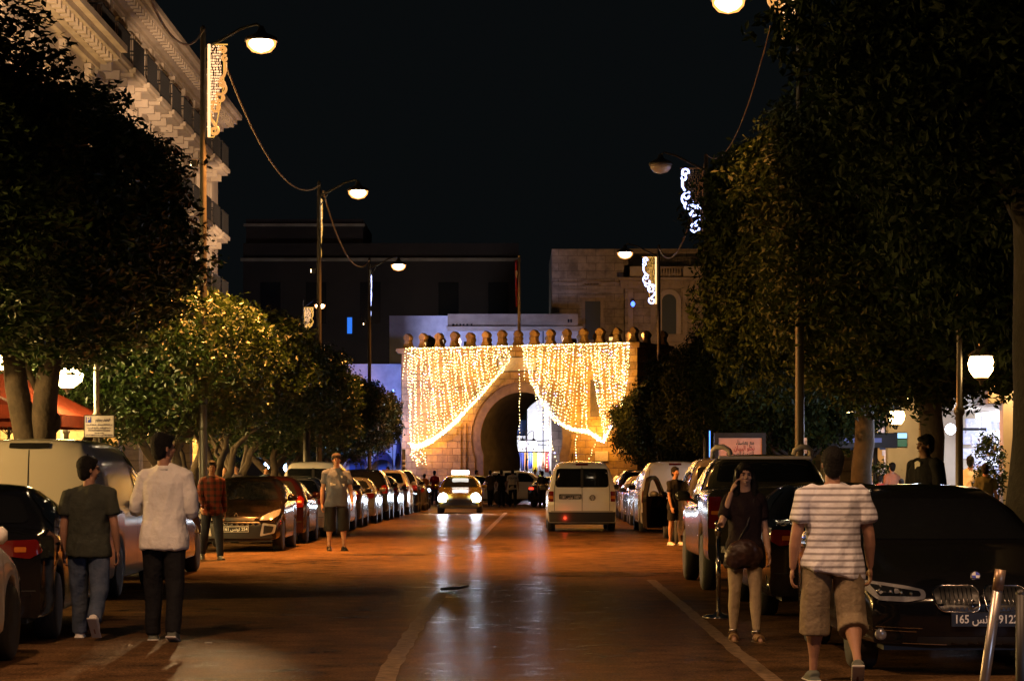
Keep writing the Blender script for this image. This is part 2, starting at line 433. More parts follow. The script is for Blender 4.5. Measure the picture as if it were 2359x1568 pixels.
# raised arch band, frame panel, jamb pilasters, string course
def ring(r0, r1, zc, cx, zb, y0, y1, horse=R(22)):
    mb = MB(); a = arch_pts(r0, zc, cx, zb, horse=horse); b = arch_pts(r1, zc, cx, zb, horse=horse)
    fx0 = r0 * math.cos(horse); fx1 = r1 * math.cos(horse); n = len(a)
    vs = [(x, y0, z) for x, z in a] + [(x, y0, z) for x, z in b] + [(x, y1, z) for x, z in b] + [(x, y1, z) for x, z in a]
    fs = []
    for i in range(n - 1):
        fs += [(i, i + 1, n + i + 1, n + i), (n + i, n + i + 1, 2 * n + i + 1, 2 * n + i), (3 * n + i, i, i + 1, 3 * n + i + 1)]
    mb.add(vs, fs); return mb
ring(AR_ + .0, AR_ + .52, azc, AC, 0, -.06, .02).build('arch_band', M['gstone2'], gate)
ring(AR_ + .525, AR_ + .66, azc, AC, 0, -.1, .02).build('arch_moulding', M['gstone'], gate)
mb = MB()
u0, z0 = gate_uv(1146, 857); u1, z1 = gate_uv(1237, 822)
for a in ((u0, u1, z0, z0 + .05), (u0, u1, z1, z1 + .05), (u0, u0 + .05, z0 + .051, z1 - .001), (u1 - .05, u1, z0 + .051, z1 - .001)):
    mb.box(a[0], a[1], -.035, .01, a[2], a[3])
mb.build('plaque_frame', M['gdark'], gate)
MB().box(u0 + .06, u1 - .06, -.02, .01, z0 + .06, z1 - .01).build('inscription_plaque', mat('plaque', (.46, .38, .26), .6, col2=(.36, .3, .2), scale=9, bump=.4), gate)
mb = MB()
for xx in (1058, 1070, 1320):
    u, _ = gate_uv(xx, 1000); MB().box(u, u + .12, -.05, .01, 0, gate_uv(xx, 975)[1]).build('jamb_pilaster', M['gstone'], gate)
mb = MB(); mb.box(-.25, GW + .2, -.16, GD + .16, GH, GH + .16); mb.box(-.2, GW + .15, -.1, GD + .1, GH - .1, GH - .001)
mb.build('string_course', M['gstone'], gate)
MB().box(-.8, au0 - 1.2, -.45, -.004, 0, 1.15, 0, None, .03).build('base_step', M['gstone'], gate)
def merlon(mb, u, y, s=1):
    prof = [(a * .78, b * .86) for a, b in ((-.29, 0), (-.28, .12), (-.17, .30), (-.16, .50), (-.24, .62), (-.25, .72), (-.12, .86), (0, .93), (.12, .86), (.25, .72), (.24, .62), (.16, .50), (.17, .30), (.28, .12), (.29, 0))]
    mb.prism([(u + a * s, GH + .161 + b) for a, b in prof], y, y + .42)
for row, yy in ((0, .02), (1, GD - .45)):
    for i in range(15):
        u = .28 + (GW - .55) * i / 14
        mb = MB(); merlon(mb, u + .03 * noise.noise(Vector((i * 1.7, row, 3))), yy, 1 + .12 * noise.noise(Vector((i * 2.3, row, 9))))
        mb.v = [(a + .05 * noise.noise(Vector((a * 2, c * 3, row))) , b, GH + .161 + (c - GH - .161) * (1 + .10 * noise.noise(Vector((i * 3.1, 5, row))))) for a, b, c in mb.v]
        o = mb.build('merlon', M['gstone'], gate)
# squared slots in the upper right wall and the lower plaques
mb = MB(); u, z = gate_uv(1360, 960); mb.box(u, u + .5, -.01, .02, z, z + 1.9); mb.build('blocked_window', M['gdark'], gate)
for (xx, yy, w_, h_) in ((1372, 1062, .75, .5), (1425, 1042, .75, .45)):
    u, z = gate_uv(xx, yy); MB().box(u, u + w_, -.08, .01, z, z + h_, 0, None, .015).build('wall_plaque', mat('pale_plaque', (.6, .5, .36), .6, col2=(.5, .4, .28), scale=10), gate)
# floodlights and loudspeakers sitting on the parapet
M['blackmetal'] = mat('black_metal', (.012, .012, .013), .45, rvar=.1, scale=8)
M['lampwarm'] = glow('lamp_glass_warm', (1, .78, .42), 60)
for xx, lab in ((972, 'small floodlight on the gate parapet near its left end'), (1408, 'small floodlight on the gate parapet near its right end')):
    u, _ = gate_uv(xx, 790)
    o = empty('floodlight', GM @ Vector((u, .25, GH + .16)), gang, lab, 'floodlight', 'floodlights on the parapet')
    MB().box(-.22, .22, -.12, .12, .08, .34, 0, None, .02).build('housing', M['blackmetal'], o)
    MB().box(-.17, .17, -.135, -.122, .12, .3).build('lens', mat('floodlight_glass', (.8, .6, .35), .3, emit=(1, .65, .3), es=1.0), o)
    MB().tube([(-.2, 0, 0), (-.2, 0, .2)], .015, 6).tube([(.2, 0, 0), (.2, 0, .2)], .015, 6).build('bracket', M['blackmetal'], o)
u, _ = gate_uv(955, 790)
o = empty('water_tank', GM @ Vector((u, 1.6, GH)), gang, 'round black tank behind the leftmost merlons of the gate', 'tank')
MB().lathe([(.36, 0), (.38, .1), (.36, .2), (.38, .35), (.36, .5), (.38, .7), (.2, .84), (.1, .88)], 20).build('drum', M['blackmetal'], o, True)
MB().lathe([(.1, .885), (.11, .93), (0, .94)], 12).build('lid', M['blackmetal'], o, True)

# flagpole with a limp red flag
p = at(1196, HY, 126.8)
o = empty('flagpole', (p.x, 126.8, GH + .16), 0, 'tall flagpole with a limp red and white flag above the gate', 'flagpole')
ph = gz(592, 126.8) - GH - .16
MB().tube([(0, 0, 0), (0, 0, ph)], [.085, .055], 10).build('pole', mat('pole_paint', (.62, .5, .34), .5, col2=(.5, .4, .27), scale=3), o, True)
MB().ball((0, 0, ph + .06), .08).build('finial', mat('brass', (.5, .4, .2), .3, 1), o, True)
mb = MB(); vs = []; fs = []
for i in range(15):
    for k in range(9):
        a = k / 8; z = ph - .15 - i * .17
        vs.append((-.07 - .16 * abs(math.sin(a * 7 + i * .35)) * (1 - i / 40), .06 * math.sin(a * 9 + i * .5), z - .12 * a))
for i in range(14):
    for k in range(8): fs.append((i * 9 + k, i * 9 + k + 1, (i + 1) * 9 + k + 1, (i + 1) * 9 + k))
for i, f in enumerate(fs):
    pass
mb.v = vs; mb.f = fs; mb.m = [1 if 3 <= (i // 8) <= 8 and 2 <= (i % 8) <= 5 else 0 for i in range(len(fs))]
fm = mb.build('flag', [mat('flag_red', (.35, .02, .02), .8), mat('flag_white', (.75, .7, .65), .8)], o, True)
s = fm.modifiers.new('thick', 'SOLIDIFY'); s.thickness = .006

# ================================================================= LIGHT CURTAINS ON THE GATE
M['bulb'] = glow('warm_bulb', (1, .72, .28), 9)
M['bulbb'] = glow('blue_bulb', (.45, .45, 1), 14)
M['wire'] = mat('pale_wire', (.15, .12, .07), .6)
OCT_F = [(0, 2, 4), (2, 1, 4), (1, 3, 4), (3, 0, 4), (2, 0, 5), (1, 2, 5), (3, 1, 5), (0, 3, 5)]
def bulb(mb, p, r, mi):
    x, y, z = p
    mb.add([(x + r, y, z), (x - r, y, z), (x, y + r, z), (x, y - r, z), (x, y, z + r), (x, y, z - r)], OCT_F, mi)
def resample(P, step, jit, rnd):
    out = []; acc = 0
    for a, b in zip(P, P[1:]):
        a = Vector(a); b = Vector(b); L = (b - a).length
        if L < 1e-6: continue
        t = acc
        while t < L:
            out.append(a.lerp(b, t / L)); t += step * rnd.uniform(1 - jit, 1 + jit)
        acc = t - L
    return out
def strand(par, pts2, seed, off=.22, step=.17, r=.033, blue=.06, stag=1.0):
    """pts2: photo positions, laid on a plane just in front of the gate face"""
    rnd = random.Random(seed); P = []
    sag = rnd.uniform(-.03, .03)
    for i, (x, y) in enumerate(pts2):
        u, z = gate_uv(x, y, off); P.append((u + (sag if 0 < i < len(pts2) - 1 else 0), -off, z))
    # densify with little sways
    Q = []
    for a, b in zip(P, P[1:]):
        n = max(1, int((Vector(b) - Vector(a)).length / .5))
        for k in range(n):
            q = Vector(a).lerp(Vector(b), k / n)
            q.x += rnd.uniform(-.035, .035) * stag; q.y += rnd.uniform(-.05, .03); Q.append(q)
    Q.append(Vector(P[-1]))
    mb = MB(); mb.tube(Q, .005, 3, 0, False)
    for p in resample(Q, step, .3, rnd):
        bl = rnd.random() < blue
        bulb(mb, (p.x + rnd.uniform(-.03, .03), p.y, p.z), r * rnd.uniform(.55, 1.15), 2 if bl else 1)
    return mb.build('light_strand', [M['wire'], M['bulb'], M['bulbb']], par)
def lerp2(P, t):      # point along polyline by normalised length
    L = [math.dist(a, b) for a, b in zip(P, P[1:])]; T_ = sum(L) * t
    for a, b, l in zip(P, P[1:], L):
        if T_ <= l or (a, b) == (P[-2], P[-1]): 
            k = min(1, T_ / l) if l else 0; return (a[0] + (b[0] - a[0]) * k, a[1] + (b[1] - a[1]) * k)
        T_ -= l
def topy(x): return 803 + (x - 935) * (790 - 803) / (1455 - 935)
cl = empty('light_curtain', GM @ Vector((3, 0, 0)), gang, 'left half of the warm fairy light curtain, gathered at the lower left of the gate', 'fairy lights', 'fairy light curtains on the gate')
cr = empty('light_curtain', GM @ Vector((10, 0, 0)), gang, 'right half of the warm fairy light curtain, gathered right of the arch', 'fairy lights', 'fairy light curtains on the gate')
LSW = [(1190, 806), (1160, 852), (1110, 908), (1060, 962), (1020, 1000), (985, 1022), (958, 1030), (940, 1026)]
rnd = random.Random(5)
def shift_gate(par, dx):
    for o in KIDS[par.name]: o.data.transform(Matrix.Translation((-dx, 0, 0)))
N = 58
for i in range(N):
    t = i / (N - 1); x0 = 937 + 232 * t + rnd.uniform(-3, 3)
    s0 = min(.98, max(.0, 1 - t * .93 + rnd.uniform(-.05, .05)))         # where it meets the swag
    a = lerp2(LSW, s0); path = [(x0, topy(x0) + rnd.uniform(-2, 3))]
    path.append(((x0 * .62 + a[0] * .38) + rnd.uniform(-2, 2), topy(x0) * .5 + a[1] * .5)); path.append(a)
    if i % 3 != 0:
        k = s0
        while k < .96:
            k = min(.97, k + .12); q = lerp2(LSW, k); path.append((q[0] + rnd.uniform(-4, 4), q[1] + rnd.uniform(-6, 4)))
    if i % 8 == 3: path += [(958 + rnd.uniform(-16, 24), 1045), (960 + rnd.uniform(-14, 22), 1062 + rnd.uniform(-8, 16))]
    strand(cl, path, 100 + i)
for i in range(18):                                    # short upper strings that thicken the top
    x0 = 940 + 245 * i / 17 + rnd.uniform(-5, 5); L = rnd.uniform(30, 90)
    if 1150 < x0: L *= .4
    strand(cl, [(x0, topy(x0)), (x0 - 4, topy(x0) + L * .5), (x0 - 9, topy(x0) + L)], 300 + i)
strand(cl, [(x, topy(x)) for x in range(936, 1192, 16)], 401, step=.13)
for a in ([(947, 800), (948, 880), (946, 960), (948, 1024), (950, 1060)], [(958, 1028), (962, 1050), (961, 1078)], [(975, 1026), (982, 1050), (981, 1072)]): strand(cl, a, len(a) * 7)
RSW = [(1203, 800), (1222, 870), (1246, 925), (1285, 975), (1325, 994), (1350, 992), (1372, 1004), (1388, 1016)]
RR = [(1452, 795), (1446, 870), (1436, 930), (1420, 968), (1400, 1000), (1390, 1016)]
N = 54
for i in range(N):
    t = i / (N - 1); x0 = 1203 + 248 * t + rnd.uniform(-3, 3)
    if t < .62:
        s0 = min(.97, max(.03, .12 + t * 1.25 + rnd.uniform(-.05, .05))); sw = RSW
    else:
        s0 = min(.97, max(.1, 1.75 - t * 1.0 - .6 * (t - .62) + rnd.uniform(-.05, .05))); sw = RR
    a = lerp2(sw, s0); path = [(x0, topy(x0) + rnd.uniform(-2, 3)), ((x0 * .6 + a[0] * .4) + rnd.uniform(-2, 2), topy(x0) * .5 + a[1] * .5), a]
    if i % 3 != 0:
        k = s0
        while k < .96:
            k = min(.98, k + .12); q = lerp2(sw, k); path.append((q[0] + rnd.uniform(-4, 4), q[1] + rnd.uniform(-6, 4)))
    strand(cr, path, 500 + i)
for i in range(18):
    x0 = 1206 + 245 * i / 17 + rnd.uniform(-5, 5); L = rnd.uniform(30, 110)
    strand(cr, [(x0, topy(x0)), (x0 + 1, topy(x0) + L * .5), (x0 + 2, topy(x0) + L)], 700 + i)
strand(cr, [(x, topy(x)) for x in range(1192, 1456, 16)], 402, step=.13)
for a in ([(1197, 852), (1198, 920), (1197, 980), (1199, 1036)], [(1330, 996), (1328, 1030), (1329, 1062)], [(1378, 1010), (1366, 1035), (1358, 1056)],
          [(1246, 925), (1258, 985), (1262, 1040), (1258, 1078)], [(1262, 950), (1270, 1010), (1283, 1075)], [(1225, 870), (1233, 900), (1240, 940), (1256, 1000)]): strand(cr, a, len(a) * 11 + int(a[0][0]))
for i in range(10):
    strand(cl, [(946 + rnd.uniform(-8, 8), 1020), (960 + rnd.uniform(-10, 12), 1032), (990 + rnd.uniform(-6, 10), 1018)], 900 + i, step=.12)
    strand(cr, [(1372 + rnd.uniform(-6, 6), 1006), (1388 + rnd.uniform(-4, 6), 1018), (1396 + rnd.uniform(-4, 8), 1000)], 920 + i, step=.12)
shift_gate(cl, 3); shift_gate(cr, 10)
# the light those bulbs give
WARM = (1, .43, .06)
for k, (x, y, e) in enumerate(((955, 830, 1), (1000, 850, 1.2), (1050, 840, 1.2), (1100, 840, 1.1), (965, 930, 1.2), (1020, 930, 1.2), (950, 1010, 2.2), (985, 1010, 2), (1050, 960, 1.2),
                               (1215, 830, 1), (1260, 850, 1.2), (1310, 850, 1.2), (1365, 850, 1.2), (1420, 840, 1.2), (1300, 950, 1.2), (1360, 940, 1), (1385, 1000, 2.4), (1420, 930, 1.2), (1340, 985, 1.6), (980, 778, .5), (1100, 776, .5), (1230, 774, .5), (1360, 772, .5))):
    u, z = gate_uv(x, y, .9); point('fairy_light_glow', GM @ Vector((u, -.9, z)), 66 * e, WARM, .25)
# ================================================================= BUILDINGS
M['plaster'] = mat('cream_plaster', (.50, .42, .31), .85, col2=(.38, .31, .22), scale=.8, bump=.3, bscale=9)
M['plaster2'] = mat('old_plaster', (.40, .32, .22), .85, col2=(.27, .21, .14), scale=1.1, bump=.4, bscale=7)
M['white'] = mat('whitewash', (.66, .66, .66), .8, col2=(.48, .48, .49), scale=1.5, bump=.4, bscale=8)
M['darkglass'] = mat('dark_window', (.012, .013, .015), .15)
M['shutter'] = mat('dark_shutter', (.035, .05, .05), .6)
M['bluedoor'] = mat('blue_painted_door', (.04, .12, .42), .5, col2=(.03, .09, .34), scale=3)
M['iron'] = mat('wrought_iron', (.012, .011, .010), .5)
M['lamb'] = stone_mat('arcade_stone', (.55, .44, .28), (.45, .35, .21), (.25, .19, .11), 1.0, .4, .5, mode='yz')
M['lambx'] = stone_mat('house_stone', (.42, .34, .23), (.35, .28, .18), (.2, .16, .1), 1.1, .45, .5, mode='xz')

def facade(name, X, y0, y1, H, floors, label, side=-1, wallm=None, cornice=1.0, bay=3.05, first=None, group=None, ground=4.2, depth=12, balc=True):
    """street building whose front lies in the plane x = X; side -1 = left of the road"""
    s = -side                                     # direction of the street
    o = empty(name, (X, y0, 0), 0, label, 'building', group)
    L = y1 - y0; wm = wallm or M['plaster']
    def bx(mb, a0, a1, y_0, y_1, z0, z1, mi=0):   # a = distance out from the facade towards the street
        xs = sorted((s * a0, s * a1)); mb.box(xs[0], xs[1], y_0, y_1, z0, z1, mi)
    nb = max(1, int((L - .8) / bay)); off = (L - nb * bay) / 2 if first is None else first
    ys = [off + bay * (i + .5) for i in range(nb) if off + bay * (i + .5) < L - .8]
    # upper wall built as piers and spandrels so the windows are real recesses
    mb = MB(); ww = .62
    bx(mb, -depth, -.35, 0, L, ground, H - .3)
    rows = floors                                  # (z_bottom, z_top)
    edges = [0] + [v for yy in ys for v in (yy - ww, yy + ww)] + [L]
    for k in range(0, len(edges), 2): bx(mb, -.35, 0, edges[k], edges[k + 1], ground, H - .3)
    zs = [ground] + [v for r in rows for v in r] + [H - .3]
    for yy in ys:
        for k in range(0, len(zs), 2): bx(mb, -.349, -.002, yy - ww, yy + ww, zs[k], zs[k + 1])
    mb.build('wall', wm, o)
    for yy in ys:
        for (z0, z1) in rows:
            mb = MB(); bx(mb, -.33, -.25, yy - ww + .02, yy + ww - .02, z0 + .02, z1 - .02, 0)
            bx(mb, -.25, -.22, yy - .03, yy + .03, z0 + .02, z1 - .02, 1); bx(mb, -.25, -.22, yy - ww + .02, yy - ww + .1, z0 + .02, z1 - .02, 1)
            bx(mb, -.25, -.22, yy + ww - .1, yy + ww - .02, z0 + .02, z1 - .02, 1)
            for q in (.33, .66): bx(mb, -.25, -.225, yy - ww + .1, yy + ww - .1, z0 + (z1 - z0) * q, z0 + (z1 - z0) * q + .05, 1)
            wd = mb.build('window', [M['darkglass'], M['shutter']], o)
            mb = MB(); bx(mb, .003, .09, yy - ww - .16, yy - ww, z0, z1); bx(mb, .003, .09, yy + ww, yy + ww + .16, z0, z1); bx(mb, .003, .16, yy - ww - .24, yy + ww + .24, z1, z1 + .2)
            f = mb.build('frame', wm, wd)
    # pilasters, string bands, cornice with brackets
    mb = MB()
    for yy in [ys[0] - bay / 2] + [(a + b) / 2 for a, b in zip(ys, ys[1:])] + [ys[-1] + bay / 2]:
        bx(mb, .002, .12, yy - .22, yy + .22, ground, H - .9)
        bx(mb, .002, .2, yy - .3, yy + .3, H - 1.1, H - .8)
    mb.build('pilasters', wm, o)
    mb = MB()
    bx(mb, -.4, .25, -.1, L + .1, H - .78, H - .6); bx(mb, -.4, .45 * cornice, -.2, L + .2, H - .599, H - .4)
    bx(mb, -.4, .8 * cornice, -.4, L + .4, H - .399, H - .2); bx(mb, -.4, cornice, -.5, L + .5, H - .199, H)
    y = .3
    while y < L: bx(mb, .25, .7 * cornice, y, y + .22, H - .6, H - .401); y += .62
    mb.build('cornice', wm, o)
    if balc:
        for (z0, z1) in rows:
            for yy in ys:
                mb = MB(); bx(mb, .13, .95, yy - 1.2, yy + 1.2, z0 - .22, z0 - .06); bx(mb, .13, .85, yy - 1.1, yy + 1.1, z0 - .34, z0 - .221)
                for q in (-.8, .8): bx(mb, .002, .6, yy + q - .1, yy + q + .1, z0 - .62, z0 - .341)
                b = mb.build('balcony', wm, o)
                mb = MB(); bx(mb, .86, .89, yy - 1.15, yy + 1.15, z0 + .88, z0 + .93); bx(mb, .86, .885, yy - 1.15, yy + 1.15, z0 + .02, z0 + .05)
                k = yy - 1.15
                while k <= yy + 1.16: bx(mb, .865, .885, k - .012, k + .012, z0 - .06, z0 + .9); k += .125
                for e in (yy - 1.15, yy + 1.15):
                    bx(mb, .15, .86, e - .015, e + .015, z0 + .88, z0 + .93)
                    for q in range(6): bx(mb, .2 + q * .12, .215 + q * .12, e - .01, e + .01, z0 - .06, z0 + .9)
                mb.build('railing', M['iron'], b)
    else:
        mb = MB()
        for (z0, z1) in rows: bx(mb, .002, .22, 0, L, z0 - .5, z0 - .3)
        mb.build('string_band', wm, o)
    # arcade: piers with round arches, set-back shop wall
    mb = MB(); step = 4.2; n = int(L / step); st = L / n
    for i in range(n + 1):
        yc = i * st; bx(mb, -.7, 0, max(0, yc - .45), min(L, yc + .45), 0, ground - 1.2)
    for i in range(n):
        a, b = i * st + .45, (i + 1) * st - .45; r = (b - a) / 2; K = 12
        # spandrel over arch
        arc = [((a + b) / 2 - r * math.cos(PI * k / K), ground - 1.2 + min(r, 1.05) * math.sin(PI * k / K)) for k in range(K + 1)]
        vs = []
        for xo in (0, -.7):
            vs += [(s * xo, y, z) for y, z in arc] + [(s * xo, y, ground) for y, z in arc]
        m_ = K + 1; fs = []
        for k in range(K):
            fs += [(k, k + 1, m_ + k + 1, m_ + k), (2 * m_ + k, 3 * m_ + k, 3 * m_ + k + 1, 2 * m_ + k + 1), (k, 2 * m_ + k, 2 * m_ + k + 1, k + 1)]
        mb.add(vs, fs)
    for i in range(n + 1):
        yc = i * st; bx(mb, -.699, -.001, max(0, yc - .45), min(L, yc + .45), ground - 1.2, ground)
    bx(mb, -3.9, -3.7, 0, L, 0, ground); bx(mb, -3.7, -.7, 0, L, ground - .15, ground)
    mb.build('arcade', M['lamb'], o)
    for i in range(n):
        a = i * st
        mb = MB(); bx(mb, -3.69, -3.62, a + 1.1, a + st - 1.1, .15, 2.6, 0); bx(mb, -3.62, -3.56, a + 1.0, a + 1.15, .1, 2.7, 1); bx(mb, -3.62, -3.56, a + st - 1.15, a + st - 1.0, .1, 2.7, 1)
        mb.build('shop_front', [M['darkglass'] if i % 3 else M['shutter'], M['shutter']], o)
    return o
facade('balcony_building', -13.5, 73.5, 110.0, 18.0, [(9.1, 11.4), (12.1, 14.4), (15.1, 17.1)],
       'tall cream building with stacked iron balconies and a deep cornice, upper left', first=.0, cornice=1.05)
facade('corniced_building', -12.6, 22, 71.8, 14.4, [(5.4, 8.2), (9.8, 12.6)], 'nearer cream building with a heavy double cornice at the top left edge', balc=False, cornice=1.0, bay=4.0)
facade('arcaded_building', 11.2, 30, 104, 13.5, [(5.4, 7.8), (9.2, 11.6)], 'stone arcaded building with lit shops behind the right pavement trees', side=1, balc=False, bay=4.0)

def quadwall(o, name, x0, x1, y, z0, z1, m, th=.3): return MB().box(x0, x1, y, y + th, z0, z1).build(name, m, o)

# --- whitewashed block behind the gate
D = 137
xl, xr = gx(897, D), gx(1332, D); xm = gx(1031, D)
o = empty('whitewashed_house', (0, D, 0), 0, 'whitewashed blue lit house rising right behind the gate battlements', 'building')
mb = MB(); mb.box(xl, xm, 0, 8, 0, gz(727, D)); xq, xw = gx(1150, D), gx(1318, D); mb.box(xm + .002, xq, .12, 8, 0, gz(752, D)); mb.box(xq + .001, xw, .12, 8, 6.35, gz(752, D)); mb.box(xw + .001, xr, .12, 8, 0, gz(752, D)); mb.build('wall', M['white'], o)
mb = MB(); mb.box(xm, xr, .3, .6, gz(752, D), gz(722, D)); mb.build('parapet', M['plaster2'], o)
mb = MB(); mb.box(xm - .05, xr + .25, -.25, .3, gz(757, D) , gz(752, D)); mb.box(xm, xr + .1, -.1, .12, gz(757, D) - .12, gz(757, D) - .001); mb.build('ledge', M['plaster'], o)
mb = MB()
for x in (1044, 1052, 1060, 1068, 1076, 1086): MB().box(gx(x, D) - .05, gx(x, D) + .05, .27, .31, gz(749, D), gz(745, D)).build('drain_hole', M['darkglass'], o)
for x in (1310, 1316): MB().box(gx(x, D) - .05, gx(x, D) + .05, .27, .31, gz(742, D), gz(734, D)).build('drain_hole', M['darkglass'], o)
mb = MB()
for x in (1120, 1185, 1250): mb.box(gx(x, D), gx(x, D) + .06, .08, .13, 2, gz(757, D) - .13)
mb.build('cables', M['iron'], o)

# --- low blue-lit white building left of the gate
D = 131
o = empty('blue_lit_house', (0, D, 0), 0, 'low white house washed in blue light left of the gate', 'building')
quadwall(o, 'wall', gx(790, D), gx(924, D), 0, 0, gz(838, D), M['white'], 6)
for (xa, xb, y0_, col) in ((858, 905, 1048, 1), (912, 926, 1020, 1), (800, 845, 1045, 1)):
    mb = MB(); n = 10; xa_, xb_ = gx(xa, D), gx(xb, D); zt, zb = gz(y0_ - 8, D), gz(1072, D)
    vs = []; fs = []
    for i in range(n + 1):
        a = PI * i / n; x = (xa_ + xb_) / 2 - (xb_ - xa_) / 2 * math.cos(a)
        vs += [(x, -.02, zb + (zt - zb) * math.sin(a)), (x, -.9, zb - .1 + (zt - zb) * .55 * math.sin(a))]
    for i in range(n): fs.append((2 * i, 2 * i + 2, 2 * i + 3, 2 * i + 1))
    mb.add(vs, fs); a_ = mb.build('awning', mat('navy_awning', (.02, .02, .09), .8), o); a_.modifiers.new('t', 'SOLIDIFY').thickness = .03
mb = MB(); mb.box(gx(868, D), gx(893, D), -.03, .01, .1, 2.3); mb.box(gx(805, D), gx(840, D), -.03, .01, .1, 2.3); mb.build('door', M['bluedoor'], o)
# --- house beyond the arch, clothes stall beneath its canopy
D = 152
o = empty('house_beyond_arch', (0, D, 0), 0, 'pale house seen through the arch above the clothes stall', 'building')
x0, x1 = gx(1215, D), gx(1345, D)
mb = MB(); K = 10; rr = 1.0; prof = [(x0, 0), (x0, gz(935, D))] + [(x0 + rr - rr * math.cos(PI / 2 * k / K), gz(935, D) + rr * math.sin(PI / 2 * k / K)) for k in range(1, K + 1)] + [(x1, gz(935, D) + rr), (x1, 0)]
mb.prism(prof, 0, 5); mb.build('wall', M['white'], o)
mb = MB(); mb.box(gx(1150, D), x0 - .01, .8, 5, 0, gz(1003, D)); mb.build('side_wall', M['white'], o)
mb = MB(); mb.box(gx(1183, D), gx(1213, D), 3, 5.0, gz(1003, D) + .001, gz(965, D)); mb.build('blue_shutter', M['bluedoor'], o)
mb = MB(); mb.tube([(gx(1190, D), -.3, gz(1010, D)), (gx(1240, D), -.4, gz(1016, D)), (gx(1345, D), -.3, gz(1008, D))], .03, 5)
mb.tube([(gx(1190, D), -.3, gz(1020, D)), (gx(1270, D), -.4, gz(1026, D)), (gx(1345, D), -.3, gz(1018, D))], .025, 5); mb.build('cables', M['iron'], o)
MB().box(gx(1186, D), x1, -2.0, -.01, gz(1040, D), gz(1040, D) + .12).build('canopy', mat('canopy_sheet', (.45, .38, .28), .7, col2=(.3, .25, .18), scale=4), o)
D2 = 149.5
cols = [(1192, 1199, (.02, .03, .15), 'dark blue'), (1201, 1207, (.03, .04, .2), 'navy'), (1209, 1216, (.75, .25, .05), 'orange'), (1218, 1226, (.08, .12, .55), 'blue'), (1228, 1237, (.8, .55, .02), 'yellow'),
        (1239, 1246, (.55, .45, .5), 'pale mauve'), (1248, 1255, (.5, .25, .15), 'patterned'), (1256, 1264, (.35, .03, .02), 'dark red'), (1265, 1274, (.02, .08, .65), 'bright blue'), (1275, 1283, (.05, .4, .8), 'sky blue'), (1284, 1294, (.05, .65, .7), 'turquoise')]
for i, (xa, xb, c, nm) in enumerate(cols):
    a, b = gx(xa, D2), gx(xb, D2); zt = gz(1042, D2); zb = gz(1078 + (i * 7) % 10, D2); mb = MB(); n = 12; vs = []; fs = []
    for k in range(n + 1):
        t = k / n; x = a + (b - a) * t; vs += [(x, .05 * math.sin(t * 12), zt), (x + .03 * math.sin(t * 9), .09 * math.sin(t * 12 + .5), zb)]
    for k in range(n): fs.append((2 * k, 2 * k + 1, 2 * k + 3, 2 * k + 2))
    mb.add(vs, fs); q = mb.build('hanging_garment', mat('cloth_' + nm.replace(' ', '_'), c, .8), None, True); q.location = (0, D2, 0); q.modifiers.new('t', 'SOLIDIFY').thickness = .02
    tag(q, nm + ' cloth hanging at the stall seen through the arch', 'clothing', 'clothes hanging at the stall')
# --- large dark building far behind on the left
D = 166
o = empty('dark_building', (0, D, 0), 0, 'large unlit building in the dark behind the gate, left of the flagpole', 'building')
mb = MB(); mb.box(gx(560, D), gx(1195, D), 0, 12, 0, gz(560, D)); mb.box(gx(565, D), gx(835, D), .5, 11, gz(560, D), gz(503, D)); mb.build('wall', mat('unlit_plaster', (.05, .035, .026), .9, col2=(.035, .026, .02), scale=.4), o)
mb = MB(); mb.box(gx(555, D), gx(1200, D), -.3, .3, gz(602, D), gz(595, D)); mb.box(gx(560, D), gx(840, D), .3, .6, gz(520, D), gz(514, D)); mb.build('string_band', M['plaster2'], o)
for x in (600, 705, 830, 1010, 1125):
    MB().box(gx(x, D), gx(x, D) + 1.4, -.03, .02, gz(745, D), gz(650, D)).build('window', M['darkglass'], o)
MB().box(gx(800, D), gx(811, D), -.05, .02, gz(768, D), gz(731, D)).build('lit_window', mat('blue_lit_pane', (.02, .05, .1), .4, emit=(.03, .22, 1), es=.9), o)
# --- stone house with balustrade, upper right behind the gate
D = 140
o = empty('balustrade_house', (0, D, 0), 0, 'old stone house with a balustrade and a dark arched window, right of the flagpole', 'building')
hx = lambda x: gx(x, D); hz = lambda y: gz(y, D)
mb = MB(); mb.box(hx(1272), hx(1440), 1.5, 12, 0, hz(568)); mb.box(hx(1440) + .002, hx(1700), 0.5, 12, 0, hz(640)); mb.box(hx(1440) + .002, hx(1700), 3.5, 12, hz(640), hz(560))
mb.build('wall', M['lambx'], o)
mb = MB()
mb.box(hx(1425), hx(1700), .1, .5, hz(645), hz(638)); mb.box(hx(1430), hx(1700), .3, .5, hz(663), hz(645) - .01); mb.box(hx(1440), hx(1700), .15, .5, hz(786), hz(770)); mb.box(hx(1440), hx(1700), .3, .5, hz(800), hz(786) - .01)
for x in (1448, 1500, 1574, 1640): mb.box(hx(x), hx(x) + .28, .36, .5, hz(770), hz(664))
mb.box(hx(1275), hx(1440), 1.3, 1.5, hz(648), hz(645)); mb.box(hx(1300), hx(1420), 1.35, 1.5, hz(668), hz(663))
y = hx(1445)
while y < hx(1690): mb.box(y, y + .12, .1, .3, hz(655), hz(646)); y += .35
mb.build('mouldings', M['plaster2'], o)
